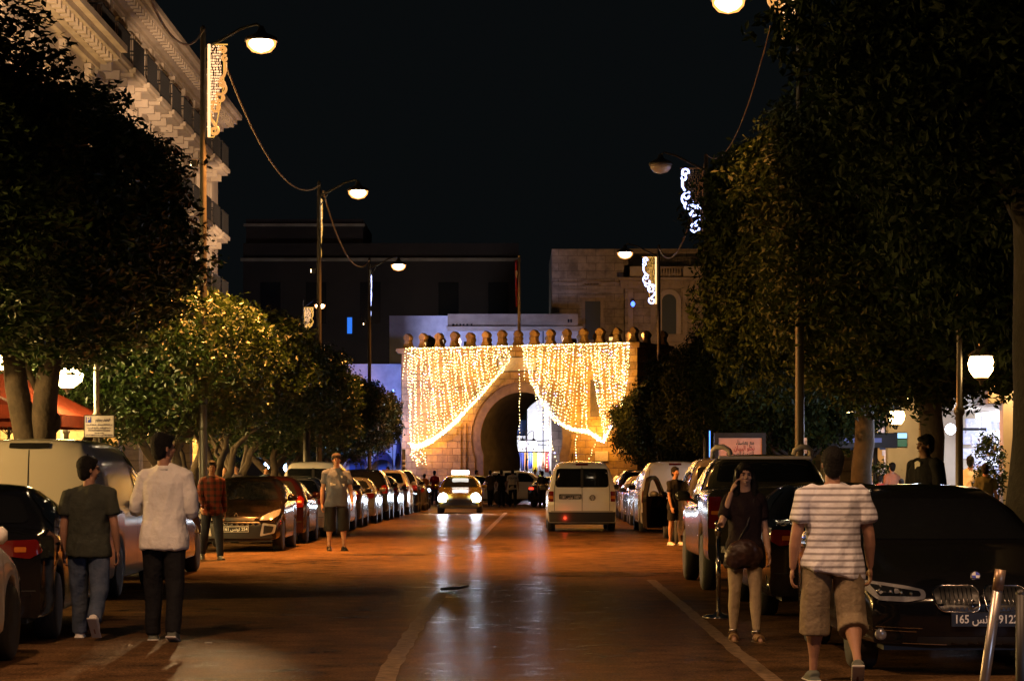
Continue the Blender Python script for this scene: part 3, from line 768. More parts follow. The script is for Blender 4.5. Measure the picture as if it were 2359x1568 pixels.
def balusters(o, xa, xb, yy, zt, zb, n):
    mb = MB(); mb.box(xa - .1, xb + .1, yy, yy + .22, zt - .1, zt); mb.box(xa - .1, xb + .1, yy, yy + .22, zb, zb + .08)
    for i in range(n):
        x = xa + (xb - xa) * (i + .5) / n; h = zt - zb
        mb.lathe([(.05, .08), (.09, .16), (.10, h * .3), (.05, h * .6), (.045, h * .75), (.08, h - .1)], 8, c=(x, yy + .11, zb))
    return mb.build('balustrade', M['plaster2'], o, True)
balusters(o, hx(1515), hx(1572), .4, hz(612), hz(638), 9); balusters(o, hx(1346), hx(1382), 1.4, hz(640), hz(656), 5)
for a_, b_ in ((1452, 1512), (1575, 1640)): MB().box(hx(a_), hx(b_), .4, .65, hz(638) + .001, hz(612)).build('parapet', M['plaster'], o)
def arch_win(o, xa, xb, zb, zt, yy, m, fm):
    r = (xb - xa) / 2; cx_ = (xa + xb) / 2; zc = zt - r; P = [(xa, zb)] + [(cx_ - r * math.cos(PI * k / 14), zc + r * math.sin(PI * k / 14)) for k in range(15)] + [(xb, zb)]
    MB().prism(P, yy - .03, yy + .05).build('window', m, o)
    R2 = r + .28; mb = MB(); Q = [(xa - .28, zb)] + [(cx_ - R2 * math.cos(PI * k / 14), zc + R2 * math.sin(PI * k / 14)) for k in range(15)] + [(xb + .28, zb)]
    n = len(P); vs = [(x, yy - .14, z) for x, z in P] + [(x, yy - .14, z) for x, z in Q] + [(x, yy, z) for x, z in Q] + [(x, yy, z) for x, z in P]; fs = []
    for i in range(n - 1): fs += [(i, i + 1, n + i + 1, n + i), (n + i, n + i + 1, 2 * n + i + 1, 2 * n + i), (3 * n + i, i, i + 1, 3 * n + i + 1)]
    mb.add(vs, fs); mb.build('window_surround', fm, o)
arch_win(o, hx(1526), hx(1559), hz(768), hz(676), .5, M['shutter'], M['plaster'])
mb = MB(); mb.box(hx(1350), hx(1385), 1.45, 1.55, hz(778), hz(690)); mb.build('window', M['shutter'], o)
mb = MB(); mb.box(hx(1343), hx(1349), 1.38, 1.5, hz(780), hz(684)); mb.box(hx(1386), hx(1392), 1.38, 1.5, hz(780), hz(684)); mb.box(hx(1338), hx(1397), 1.3, 1.5, hz(683), hz(677)); mb.build('window_frame', M['plaster2'], o)
o2 = MB().ball((0, 0, 0), .12, .1, .16).build('blue_lamp', glow('blue_spark', (.05, .12, 1), 6), None); p = at(1458, 700, 139); o2.location = p; tag(o2, 'small blue lamp fixed to the stone house wall below the balustrade', 'lamp')
# --- wall and blue doors right of the gate
D = 122.5
o = empty('side_wall_house', (0, D, 0), 0, 'dim stone house with a blue door right of the gate under the trees', 'building')
MB().box(gx(1474, D), gx(1720, D), 0, 5, 0, gz(925, D)).build('wall', M['lambx'], o)
P = [(gx(1474, D) + .25, .1)]; xa, xb = gx(1476, D), gx(1535, D)
mb = MB(); mb.box(xa, xb, -.06, .02, .1, gz(1062, D)); mb.build('door', M['bluedoor'], o)
arch_win(o, xa - .02, xb + .02, gz(1062, D), gz(1050, D), .0, M['gdark'], M['plaster2']) if False else None
MB().box(xa - .15, xb + .15, -.15, .01, gz(1062, D) + .002, gz(1054, D)).build('lintel', M['gdark'], o)
MB().box(gx(1552, D), gx(1582, D), -.05, .02, gz(1080, D), gz(1030, D)).build('shutter', M['bluedoor'], o)
for (xx, yy, lab) in ((1488, 776, 'short stone merlon on the wall right of the gate'),):
    pass

# --- right side lit shop fronts
M['shopwhite'] = mat('lit_shop_interior', (.7, .7, .75), .6, emit=(.75, .8, 1.0), es=2.6)
M['goods'] = mat('shelved_goods', (.6, .55, .6), .6, col2=(.25, .3, .5), scale=9, emit=(.7, .75, 1), es=.3)
XF = 10.2
def shop(name, y0, y1, z1, label, inner, x=XF, fascia=None):
    o = empty(name, (x, y0, 0), 0, label, 'shop')
    L = y1 - y0
    mb = MB(); mb.box(.05, .9, 0, .4, .15, z1 + .6); mb.box(.05, .9, L - .4, L, .15, z1 + .6); mb.box(.05, .9, .401, L - .401, z1, z1 + .6); mb.build('frame', M['plaster'], o)
    MB().box(.85, .95, .4, L - .4, .16, z1).build('lit_interior', inner, o)
    MB().box(-.25, .05, .1, L - .1, z1 + .02, z1 + .4, 0, None, .02).build('fascia', fascia or M['plaster2'], o)
    mb = MB()
    rnd = random.Random(int(y0))
    for i in range(int(L * 5)):
        yy = .5 + rnd.random() * (L - 1); zz = .3 + rnd.random() * (z1 - .7); MB().box(.5, .8, yy, yy + rnd.uniform(.1, .25), zz, zz + rnd.uniform(.1, .4), 0, None, .01).build('goods_box', M['goods'], o)
    return o
shop('bright_shop', 50, 57.5, 2.95, 'dazzling white lit shop front behind the lantern post on the right', M['shopwhite'])
M['shoporange'] = mat('warm_shop_interior', (.6, .4, .2), .7, emit=(1, .5, .12), es=1.3)
shop('warm_shop', 66, 71.5, 3.2, 'narrow orange lit shop front beyond the right trees', M['shoporange'], x=10.3)
# glowing blue-green screen sign by that shop
D = 66; p = at(2075, 1013, D)
o = empty('screen_sign', p, 0, 'small hanging sign with a blue and green lit screen over the pavement', 'sign')
MB().box(-.2, .2, 0, .08, -.22, .22, 0, None, .01).build('frame', M['blackmetal'], o)
mb = MB(); mb.box(-.17, .17, -.012, -.004, .05, .19); mb.build('blue_screen', glow('screen_blue', (.35, .7, 1), 1.6), o)
MB().box(-.17, .17, -.012, -.004, -.18, .02).build('green_screen', glow('screen_green', (.02, .22, .12), .5), o)
MB().tube([(0, .05, .3), (0, .05, .8), (.9, .05, .8)], .02, 6).build('bracket', M['blackmetal'], o)
# dark shop fascia with faint lettering
D = 60; p = at(1985, 1015, D)
o = empty('shop_sign', p, 0, 'dark shop sign board with a faint blue lit strip under the right trees', 'sign')
MB().box(-.9, .9, 0, .12, -.18, .2, 0, None, .01).build('board', mat('sign_black', (.02, .015, .015), .5), o)
MB().box(-.45, .5, -.01, -.002, -.04, .07).build('lit_strip', mat('sign_blue_strip', (.1, .12, .3), .5, emit=(.25, .3, .8), es=.25), o)
MB().tube([(-.6, .05, .2), (-.6, .05, 1.2)], .015, 6).tube([(.6, .05, .2), (.6, .05, 1.2)], .015, 6).build('hanger', M['blackmetal'], o)
# blue parasol far right
def parasol(name, loc, r, h, m, label, val=.22, n=4, rot=PI / 4, rise=.75, cat='parasol', group=None):
    o = empty(name, loc, 0, label, cat, group)
    mb = MB(); vs = [(0, 0, h + rise)]; 
    for i in range(n):
        a = rot + 2 * PI * i / n; vs.append((r * math.cos(a), r * math.sin(a), h))
    for i in range(n):
        a = rot + 2 * PI * i / n; vs.append((r * 1.005 * math.cos(a), r * 1.005 * math.sin(a), h - val))
    fs = [(0, 1 + i, 1 + (i + 1) % n) for i in range(n)] + [(1 + i, n + 1 + i, n + 1 + (i + 1) % n, 1 + (i + 1) % n) for i in range(n)]
    mb.add(vs, fs); c = mb.build('canopy', m, o); c.modifiers.new('t', 'SOLIDIFY').thickness = .012
    MB().tube([(0, 0, 0), (0, 0, h + rise)], .028, 8).build('pole', M['iron'], o)
    mb = MB()
    for i in range(n):
        a = rot + 2 * PI * i / n; mb.tube([(0, 0, h + rise - .06), (r * .98 * math.cos(a), r * .98 * math.sin(a), h - .03)], .012, 5)
        mb.tube([(0, 0, h - .35), (r * .5 * math.cos(a), r * .5 * math.sin(a), h + rise * .45)], .01, 5)
    mb.build('ribs', M['iron'], o)
    mb = MB().box(-.3, .3, -.3, .3, 0, .1, 0, None, .02); mb.build('base', M['kerb'], o)
    return o
M['redcanvas'] = mat('rust_red_canvas', (.075, .011, .004), .9, spec=.1, col2=(.05, .008, .003), scale=5, bump=.3, bscale=200)
parasol('cafe_parasol', (gx(20, 44.5), 44.5, .15), 2.1, 2.42, M['redcanvas'], 'rust red cafe parasol behind the forked tree trunk and the white van', rot=R(38), rise=.85)
parasol('cafe_parasol', (gx(-130, 41), 41, .15), 1.9, 2.5, M['redcanvas'], 'rust red cafe parasol cut by the left edge of the photo', rot=R(50), rise=.6)
parasol('market_parasol', (gx(2035, 72), 72, .15), 1.0, 2.3, mat('blue_canvas', (.03, .1, .5), .8), 'small blue parasol beyond the seated woman on the right', n=8)
# ================================================================= TREES
def leaf_mat(name, c1, c2, rough=.38, spec=.55):
    m = bpy.data.materials.new(name); m.use_nodes = True; nt = m.node_tree; L = nt.links.new
    b = nt.nodes['Principled BSDF']; out = nt.nodes['Material Output']
    b.inputs['Roughness'].default_value = rough; b.inputs['Specular IOR Level'].default_value = spec
    tc = nn(nt, 'ShaderNodeTexCoord'); no = nn(nt, 'ShaderNodeTexNoise'); no.inputs['Scale'].default_value = 1.3; no.inputs['Detail'].default_value = 6
    L(tc.outputs['Object'], no.inputs['Vector'])
    gi = nn(nt, 'ShaderNodeNewGeometry')
    a = nn(nt, 'ShaderNodeMath', operation='MULTIPLY_ADD'); a.inputs[1].default_value = .35; L(gi.outputs['Random Per Island'], a.inputs[0]); 
    h = nn(nt, 'ShaderNodeMath', operation='MULTIPLY'); h.inputs[1].default_value = .65; L(no.outputs['Fac'], h.inputs[0]); L(h.outputs[0], a.inputs[2])
    r = nn(nt, 'ShaderNodeValToRGB'); r.color_ramp.elements[0].position = .3; r.color_ramp.elements[1].position = .75
    r.color_ramp.elements[0].color = (*c1, 1); r.color_ramp.elements[1].color = (*c2, 1)
    L(a.outputs[0], r.inputs['Fac']); L(r.outputs['Color'], b.inputs['Base Color'])
    tr = nn(nt, 'ShaderNodeBsdfTranslucent'); L(r.outputs['Color'], tr.inputs['Color'])
    mx = nn(nt, 'ShaderNodeMixShader'); mx.inputs[0].default_value = .22
    L(b.outputs[0], mx.inputs[1]); L(tr.outputs[0], mx.inputs[2]); L(mx.outputs[0], out.inputs['Surface'])
    return m
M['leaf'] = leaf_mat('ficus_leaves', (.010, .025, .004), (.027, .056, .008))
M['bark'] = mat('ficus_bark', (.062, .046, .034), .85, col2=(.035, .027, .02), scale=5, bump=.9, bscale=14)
M['leafshade'] = leaf_mat('shaded_ficus_leaves', (.008, .016, .004), (.022, .038, .007), .65, .15)  # darker copy of the leaf colour, shade of the unlit crowns put in
M['barkshade'] = mat('shaded_bark', (.035, .028, .022), .9, col2=(.02, .016, .013), scale=5, bump=.9, bscale=14)  # bark colour darkened to carry the shade on the right trunks
def crown_mesh(name, rx, ry, rz, n, leaf, seed, flat=.55, gap=.25, drip=.35):
    """boxy clipped crown: leaf blades scattered in the outer shell, clumped, with gaps"""
    rnd = random.Random(seed); vs = []; fs = []
    NS = noise.noise
    i = 0; tries = 0
    while i < n and tries < n * 4:
        tries += 1
        d = Vector((rnd.gauss(0, 1), rnd.gauss(0, 1), rnd.gauss(0, 1))).normalized()
        # superellipsoid radius
        e = 3.0
        k = (abs(d.x) ** e + abs(d.y) ** e + abs(d.z) ** e) ** (-1 / e)
        lump = 1 + .22 * NS(d * 2.2 + Vector((seed, 0, 0))) + .09 * NS(d * 5.5 + Vector((0, seed, 0)))
        q = 1 - abs(rnd.gauss(0, .16))
        if rnd.random() < .25: q = rnd.uniform(.3, .95)
        p = Vector((d.x * rx, d.y * ry, d.z * rz)) * k * lump * q
        if p.z < -rz * .75: p.z += rnd.uniform(0, drip) - drip * (1 + NS(Vector((p.x * 1.6, p.y * 1.6, seed)))) * .6
        g = NS(p * (2.1 / max(1, rx / 2.2)) + Vector((seed * 3.1, 7, 1)))
        if g < -.18 and rnd.random() < .75: continue
        if rnd.random() < .04: p *= 1.06 
        # clump: a few leaves round each spot
        for c in range(rnd.randint(2, 5)):
            o = p + Vector((rnd.gauss(0, 1), rnd.gauss(0, 1), rnd.gauss(0, 1))) * leaf * .9
            nrm = (d * .6 + Vector((rnd.gauss(0, 1), rnd.gauss(0, 1), rnd.gauss(0, 1) + .3)) * .75).normalized()
            t = nrm.orthogonal().normalized(); b = nrm.cross(t)
            a = rnd.uniform(0, 2 * PI); u = t * math.cos(a) + b * math.sin(a); w_ = nrm.cross(u)
            s = leaf * rnd.uniform(.6, 1.25); m = len(vs)
            vs += [tuple(o - u * s), tuple(o + w_ * s * .45 + nrm * s * .12), tuple(o + u * s), tuple(o - w_ * s * .45 + nrm * s * .12)]
            fs.append((m, m + 1, m + 2, m + 3)); i += 1
    me = bpy.data.meshes.new(name); me.from_pydata(vs, [], fs); me.materials.append(M['leaf']); me.update()
    return me
def wob(p0, p1, n, amp, seed):
    P = []
    for i in range(n + 1):
        t = i / n; p = Vector(p0).lerp(Vector(p1), t)
        if 0 < i < n: p += Vector((noise.noise(Vector((seed, t * 3, 0))), noise.noise(Vector((seed, 0, t * 3))), 0)) * amp
        P.append(p)
    return P
def trunk_mesh(h, r, spread, seed, forks=3, crown=1.5):
    rnd = random.Random(seed); mb = MB(); fh = h * rnd.uniform(.42, .6)
    P = wob((0, 0, -.02), (rnd.uniform(-.15, .15), rnd.uniform(-.15, .15), fh), 6, .25, seed)
    mb.tube(P, [r * 1.45, r * 1.12, r * 1.0, r * .95, r * .95, r, r * 1.05], 12)
    top = P[-1]
    for k in range(forks):
        a = 2 * PI * k / forks + rnd.uniform(-.4, .4); e = Vector((math.cos(a) * spread, math.sin(a) * spread, h + crown * .4))
        Q = wob(top - Vector((0, 0, r * .6)), e, 7, .35, seed + k * 3.3)
        rr = r * rnd.uniform(.55, .72); mb.tube(Q, [rr * (1 - .09 * i) for i in range(8)], 9)
        for j in range(3):
            b0 = Q[3 + j]; a2 = a + rnd.uniform(-1.2, 1.2); e2 = b0 + Vector((math.cos(a2) * spread * .8, math.sin(a2) * spread * .8, rnd.uniform(.5, 1.4)))
            mb.tube(wob(b0, e2, 4, .2, seed + j), [rr * .45, rr * .38, rr * .3, rr * .22, rr * .1], 6)
    me = bpy.data.meshes.new('trunk'); me.from_pydata([tuple(v) for v in mb.v], [], mb.f); me.materials.append(M['bark'])
    me.polygons.foreach_set('use_smooth', [True] * len(me.polygons)); me.update(); return me
def tree(x, y, crown, trunk, zc, label, rot=0, s=(1, 1, 1), group='clipped ficus trees along the street', dx=0, z0=.15):
    o = empty('street_tree', (x, y, z0), 0, label, 'tree', group)
    c = link('crown', crown, None, o); c.location = (dx, 0, zc - z0); c.rotation_euler = (0, 0, rot); c.scale = s
    t = link('trunk', trunk, None, o); t.rotation_euler = (0, 0, rot)
    return o
CR = [crown_mesh('crown', 2.3, 2.6, 1.4, 45000, .066, s) for s in (3, 11, 23)]
TK = [trunk_mesh(2.2, .19, 1.1, s, f) for s, f in ((5, 3), (9, 2), (14, 3), (20, 4))]
ordn = ['first', 'second', 'third', 'fourth', 'fifth', 'sixth', 'seventh', 'eighth', 'ninth', 'tenth']
ys = [48.5, 53.5, 58.5, 64, 69.5, 75, 81, 87, 93, 99]
for i, y in enumerate(ys):
    rz_ = [0, 2.1, 4.0, 1.1, 5.2, 3.0, .6, 2.6, 4.6, 1.6][i]; hh = [1.0, .86, .86, .92, .98, 1.02, .97, 1, .96, .98][i]
    tree(-7.2, y, CR[i % 3], TK[i % 4], (3.8, 4.05, 4.0, 3.85, 3.7)[i] if i < 5 else 3.66, f'{ordn[i]} rounded ficus beyond the tall one in the left row', rz_, (1, 1, hh))
mb = MB(); mb.tube(wob((0, 0, -.02), (.1, .1, 4.6), 9, .18, 77), [.36, .27, .24, .22, .22, .21, .20, .19, .18, .14], 14)
for k_ in range(4): mb.tube(wob((.05, .05, 3.0 + .25 * k_), (1.3 * math.cos(k_ * 1.7 + .4), 1.3 * math.sin(k_ * 1.7 + .4), 4.9 + .2 * k_), 5, .2, 80 + k_), [.13, .11, .09, .07, .05, .03], 8)
sk = bpy.data.meshes.new('trunk'); sk.from_pydata([tuple(v) for v in mb.v], [], mb.f); sk.materials.append(M['bark']); sk.polygons.foreach_set('use_smooth', [True] * len(sk.polygons)); sk.update()
# tall bushy trees at the near left
big = crown_mesh('crown', 2.8, 3.3, 2.75, 100000, .078, 41)
big2 = crown_mesh('crown', 3.1, 3.6, 3.3, 100000, .082, 57)
TB = trunk_mesh(3.5, .27, 1.5, 31, 2); TB2 = trunk_mesh(3.9, .30, 1.6, 37, 3)
mb = MB()
mb.tube([(0, 0, -.02), (0, 0, .5), (-.02, 0, 1.1), (-.03, 0, 1.75), (-.14, 0, 2.15), (-.26, .05, 2.7), (-.34, .1, 3.4), (-.3, .1, 4.4)], [.36, .29, .26, .24, .19, .18, .17, .12], 14)
mb.tube([(.05, 0, .9), (.12, 0, 1.4), (.17, -.02, 1.9), (.20, -.05, 2.5), (.30, -.08, 3.2), (.5, -.1, 4.4)], [.18, .21, .20, .19, .17, .10], 14)
mb.ball((.34, -.03, 2.15), .10, .09, .17); mb.tube([(.1, 0, 2.6), (-.05, 0, 2.9), (-.1, 0, 3.3)], [.07, .05, .04], 8)
fk = bpy.data.meshes.new('trunk'); fk.from_pydata([tuple(v) for v in mb.v], [], mb.f); fk.materials.append(M['bark']); fk.polygons.foreach_set('use_smooth', [True] * len(fk.polygons)); fk.update()
tree(-7.36, 36.8, big, fk, 5.35, 'tall bushy ficus with a forked trunk behind the white van', 0, (1, 1, .74), 'tall ficus trees near the camera', -.5)
tree(-9.5, 31.5, big2, TB2, 5.7, 'taller dark ficus crown filling the top left corner', 1.9, (1, 1, .68), 'tall ficus trees near the camera')
# light garland-like growth hanging lower behind the lantern
tree(-8.9, 47.6, CR[1], TK[0], 4.3, 'lantern lit yellow green ficus just behind the parking sign', 2.2, (.95, .95, 1.0))
# right row
rs = [(7.1, 60, 3.9, 1.15), (7.2, 66, 3.95, 1.2), (7.2, 72, 3.9, 1.15), (7.1, 78, 3.95, 1.2), (7.0, 84, 3.8, 1.15), (6.9, 90, 3.7, 1.1), (6.7, 96, 3.5, 1.05), (6.9, 103, 3.4, 1.0)]
for i, (x, y, zc, sz) in enumerate(rs):
    tree(x, y, CR[(i + 1) % 3], TK[(i + 2) % 4], zc, f'{ordn[i]} rounded ficus beyond the tall dark ones in the right row', i * 1.3, (1, 1, sz))
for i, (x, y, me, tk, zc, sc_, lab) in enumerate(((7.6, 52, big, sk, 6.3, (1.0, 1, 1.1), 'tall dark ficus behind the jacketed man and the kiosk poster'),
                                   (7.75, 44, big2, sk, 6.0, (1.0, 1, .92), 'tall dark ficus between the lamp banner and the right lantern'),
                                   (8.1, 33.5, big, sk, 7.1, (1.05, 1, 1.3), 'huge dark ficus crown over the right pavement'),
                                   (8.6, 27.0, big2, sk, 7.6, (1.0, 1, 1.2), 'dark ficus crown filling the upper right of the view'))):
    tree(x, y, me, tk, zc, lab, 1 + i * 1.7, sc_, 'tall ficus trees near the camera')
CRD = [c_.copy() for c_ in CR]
for c_ in CRD: c_.materials[0] = M['leafshade']
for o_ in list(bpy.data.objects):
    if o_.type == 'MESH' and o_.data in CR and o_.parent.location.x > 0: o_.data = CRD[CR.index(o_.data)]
for me_ in (big2,): me_.materials[0] = M['leafshade']
bigd = big.copy(); bigd.materials[0] = M['leafshade']; sk.materials[0] = M['barkshade']
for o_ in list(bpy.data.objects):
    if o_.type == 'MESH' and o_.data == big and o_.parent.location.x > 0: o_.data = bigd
# thick trunk close to the camera at the right edge
o = empty('street_tree', (5.62, 24.6, .0), 0, 'thick black tree trunk filling the right edge behind the black car', 'tree')
mb = MB(); P = wob((0, 0, 0), (.15, .1, 5.6), 12, .12, 3); mb.tube(P, [.78, .66, .58, .54, .52, .52, .53, .53, .55, .6, .55, .5, .4], 18)
mb.tube(wob((0, 0, 3.8), (-1.4, .4, 6.6), 6, .3, 8), [.3, .27, .24, .2, .16, .12, .08], 10); mb.tube(wob((.1, 0, 4.2), (1.3, -.6, 6.9), 6, .3, 12), [.3, .27, .24, .2, .16, .12, .08], 10)
mb.build('trunk', M['barkshade'], o, True)
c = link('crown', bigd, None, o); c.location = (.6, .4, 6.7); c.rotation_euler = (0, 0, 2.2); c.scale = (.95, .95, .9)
# thin shrubs in tubs at the right shops and left cafe
def shrub(x, y, h, r, label, seed):
    o = empty('potted_shrub', (x, y, .15), 0, label, 'plant')
    MB().lathe([(.2, 0), (.26, .05), (.3, .42), (.33, .45), (.3, .5)], 14).build('pot', mat('terracotta', (.3, .12, .06), .8), o, True)
    c = link('foliage', crown_mesh('foliage', r, r, h / 2, 2500, .05, seed), None, o); c.location = (0, 0, .45 + h / 2)
    MB().tube([(0, 0, .3), (0, 0, .6 + h * .4)], .025, 6).build('stem', M['bark'], o)
shrub(gx(2278, 49), 49, 1.7, .3, 'slim leafy shrub in a pot against the bright shop', 3)
shrub(gx(2020, 62), 62, 1.2, .5, 'bushy potted shrub behind the seated woman on the right', 4)
shrub(gx(512, 70), 70, 1.4, .5, 'potted shrub beyond the dark hatchback on the left pavement', 6)
# ================================================================= STREET LAMPS
M['polem'] = mat('lamp_pole_paint', (.022, .02, .018), .5, rvar=.1, scale=6)
M['pole_b'] = mat('lantern_post_paint', (.045, .04, .035), .4, rvar=.1, scale=6)
M['sodium'] = hot_glow('sodium_glass', (1, .36, .08), 2.2, (1, .8, .5), 40)
M['rope_w'] = glow('warm_rope_light', (1, .55, .26), 2.0)
M['scroll_w'] = glow('gold_scroll_light', (1, .42, .10), .9)
M['rope_b'] = glow('cool_rope_light', (.42, .50, 1), 4.5)
M['rope_gold'] = glow('golden_rope', (.9, .45, .08), 1.1)
M['deadglass'] = mat('unlit_lamp_glass', (.55, .45, .42), .15)
M['gold_off'] = mat('unlit_tinsel', (.35, .2, .07), .4, emit=(.35, .15, .03), es=.05)
def lamp_head(o, x, z, on, gm):
    mb = MB(); mb.lathe([(.04, .30), (.07, .24), (.10, .17), (.30, .075), (.33, .03), (.33, 0)], 18, c=(x, 0, z)); mb.build('lamp_shade', M['polem'], o, True)
    MB().lathe([(.30, 0), (.28, -.10), (.19, -.20), (0, -.25)], 18, c=(x, 0, z)).build('lamp_glass', gm, o, True)
SP = []
def spiral(cx, cz, r, a0, turns, d=1, n=26):
    return [(cx + r * (1 - .8 * i / n) * math.cos(a0 + d * turns * 2 * PI * i / n), cz + r * (1 - .8 * i / n) * math.sin(a0 + d * turns * 2 * PI * i / n)) for i in range(n + 1)]
def banner(o, s, ztop, w, h, kind, cover=1):
    """light motif on the pole: netting panel with scrolls on its outer edge; s = side (+1 to the right)"""
    X0 = s * .1
    mb = MB(); mb.tube([(X0, 0, ztop), (X0 + s * w, 0, ztop)], .014, 6); mb.tube([(X0, 0, ztop), (X0, 0, ztop - h)], .018, 6); mb.tube([(X0, 0, ztop - h), (X0 + s * w * .3, 0, ztop - h)], .012, 6)
    mb.tube([(X0 + s * w * .8, 0, ztop), (X0 + s * w * .8, 0, ztop - h * .45), (X0 + s * w * .3, 0, ztop - h)], .010, 6); fr = mb.build('banner_frame', M['rope_gold'] if kind != 'blue' else mat('banner_metal', (.2, .1, .05), .5, emit=(.5, .2, .08), es=.12), o)
    outer = {'warm': M['scroll_w'], 'blue': M['rope_b'], 'mixed': M['rope_b'], 'gold': M['rope_gold']}[kind]
    inner = {'warm': M['rope_w'], 'blue': M['gold_off'], 'mixed': M['rope_gold'], 'gold': M['rope_w']}[kind]
    # scroll work
    P = lambda L: [(X0 + s * (x * w), 0, ztop - y * h) for x, y in L]
    def arc(cx, cy, r, a0, a1, n=18, sh=.0):
        ar = w / h
        return [(cx + r * (1 - sh * k / n) * math.cos(a0 + (a1 - a0) * k / n), cy - r * (1 - sh * k / n) * ar * math.sin(a0 + (a1 - a0) * k / n)) for k in range(n + 1)]
    mb = MB(); rr = .03
    for L in (arc(.78, .06, .17, R(200), R(-160), 20, .55), arc(.86, .15, .16, R(60), R(400), 20, .65),
              [(.90, .19), (.90, .28), (.80, .34), (.62, .38)], arc(.62, .48, .32, R(80), R(-110), 16, .15), arc(.70, .43, .18, R(150), R(-190), 18, .5),
              arc(.66, .57, .26, R(120), R(420), 22, .6), arc(.30, .68, .30, R(150), R(-60), 16, .15), arc(.38, .69, .22, R(100), R(430), 22, .65),
              [(.12, .74), (.13, .80), (.28, .84), (.42, .89)], arc(.30, .93, .24, R(50), R(-300), 22, .6)):
        mb.tube(P(L), rr, 6)
    mb.build('scroll_lights', outer, o, True)
    rnd = random.Random(int(abs(ztop * 10) + w * 7)); mb = MB()
    for k in range(9):
        x = k / 9 * .72
        zb = .97 - x * .75
        Q = []; y = .02
        while y < zb: Q.append((x + rnd.uniform(-.03, .03), y)); y += .03
        mb.tube(P(Q), .004, 3, 0, False)
        for q in Q:
            if rnd.random() < .85: c = P([q])[0]; bulb(mb, (c[0], c[1] + rnd.uniform(-.02, .02), c[2]), .02 * rnd.uniform(.6, 1.2), 0)
    mb.build('light_net', inner, o)
    if kind in ('warm', 'mixed'): MB().tube([(X0 + s * .02, -.03, ztop), (X0 + s * .02, -.03, ztop - h)], .028, 6).build('rope_light', M['rope_w'], o)
def street_lamp(x, y, side, headx, label, on=True, H=10, ban=None, glowcol=(1, .34, .06), power=1500, bz=9.4, bh=3.0, bw=.75, edge=False, cone=106):
    o = empty('street_lamp', (x, y, .15), 0, label, 'street lamp', 'tall street lamps along the road')
    h = H - .15; dx = headx - x; sg = 1 if dx > 0 else -1
    MB().lathe([(.16, 0), (.15, .08), (.11, .14), (.10, 1.2), (.085, 1.25), (.07, h * .6), (.055, h + .25), (.03, h + .3), (0, h + .32)], 12).build('pole', M['polem'], o, True)
    pts = [(0, 0, h - .15), (dx * .3, 0, h + .02), (dx * .65, 0, h + .25), (dx * .92, 0, h + .34), (dx, 0, h + .27)]
    MB().tube(pts, [.035, .032, .03, .028, .026], 8).tube([(0, 0, h - .5), (dx * .22, 0, h - .1)], .018, 6).build('arm', M['polem'], o, True)
    lamp_head(o, dx, h, on, M['sodium'] if on else M['deadglass'])
    if ban: 
        if edge:      # seen edge-on: panel turned along the street
            e = empty('light_banner_holder', (0, 0, 0)); bpy.data.objects.remove(e)
            banner(o, 1, bz, bw, bh, ban)
            for c in KIDS[o.name][-4:]:
                if c.name.split('.')[0] in ('banner_frame', 'scroll_lights', 'light_net', 'rope_light'): c.rotation_euler = (0, 0, R(86))
        else: banner(o, -side, bz, bw, bh, ban)
    if on:
        p = point('sodium_light', (x + dx, y, H - .35), power, glowcol, .22, 'SPOT', (0, 0, 0), R(cone), .6); aim(p, (x + dx + sg * 3.6, y, 0))
    return o
SOD = (1, .47, .13)
street_lamp(gx(468, 47.1), 47.1, -1, gx(602, 47.1), 'tall street lamp at the left with a lit warm scroll banner, nearest of its row', ban='warm', cone=118, power=23000, bz=gz(103, 47.1) - .15, bh=gz(103, 47.1) - gz(316, 47.1), bw=.38)
street_lamp(gx(735, 72), 72, -1, gx(825, 72), 'second street lamp of the left row with a thin warm string of lights', ban='gold', edge=True, power=10000, bz=gz(455, 72) - .15, bh=gz(455, 72) - gz(592, 72), bw=.5)
street_lamp(gx(851, 97.4), 97.4, -1, gx(918, 97.4), 'third street lamp of the left row with a thin blue white string of lights', ban='blue', edge=True, power=3600, bz=gz(630, 97.4) - .15, bh=gz(630, 97.4) - gz(728, 97.4), bw=.5)
street_lamp(gx(1518, 92), 92, 1, gx(1440, 92), 'right street lamp before the stone house with a gold and blue banner', ban='mixed', power=10000, bz=gz(592, 92) - .15, bh=gz(592, 92) - gz(700, 92), bw=.55)
street_lamp(gx(1627, 65.9), 65.9, 1, gx(1522, 65.9), 'unlit street lamp on the right with a blue white scroll banner', on=False, ban='blue', bz=gz(388, 65.9) - .15, bh=gz(388, 65.9) - gz(535, 65.9), bw=.62)
street_lamp(gx(1842, 43), 43, 1, gx(1678, 43), 'nearest right street lamp whose warm banner hangs at the top edge', ban='warm', cone=88, power=2600, bz=gz(-80, 43) - .15, bh=gz(-80, 43) - gz(88, 43), bw=.5)
street_lamp(gx(697, 128), 128, -1, gx(737, 128), 'small distant street lamp above the left trees', ban='gold', power=300, bz=gz(708, 128) - .15, bh=1.6, bw=.5, H=gz(702, 128))
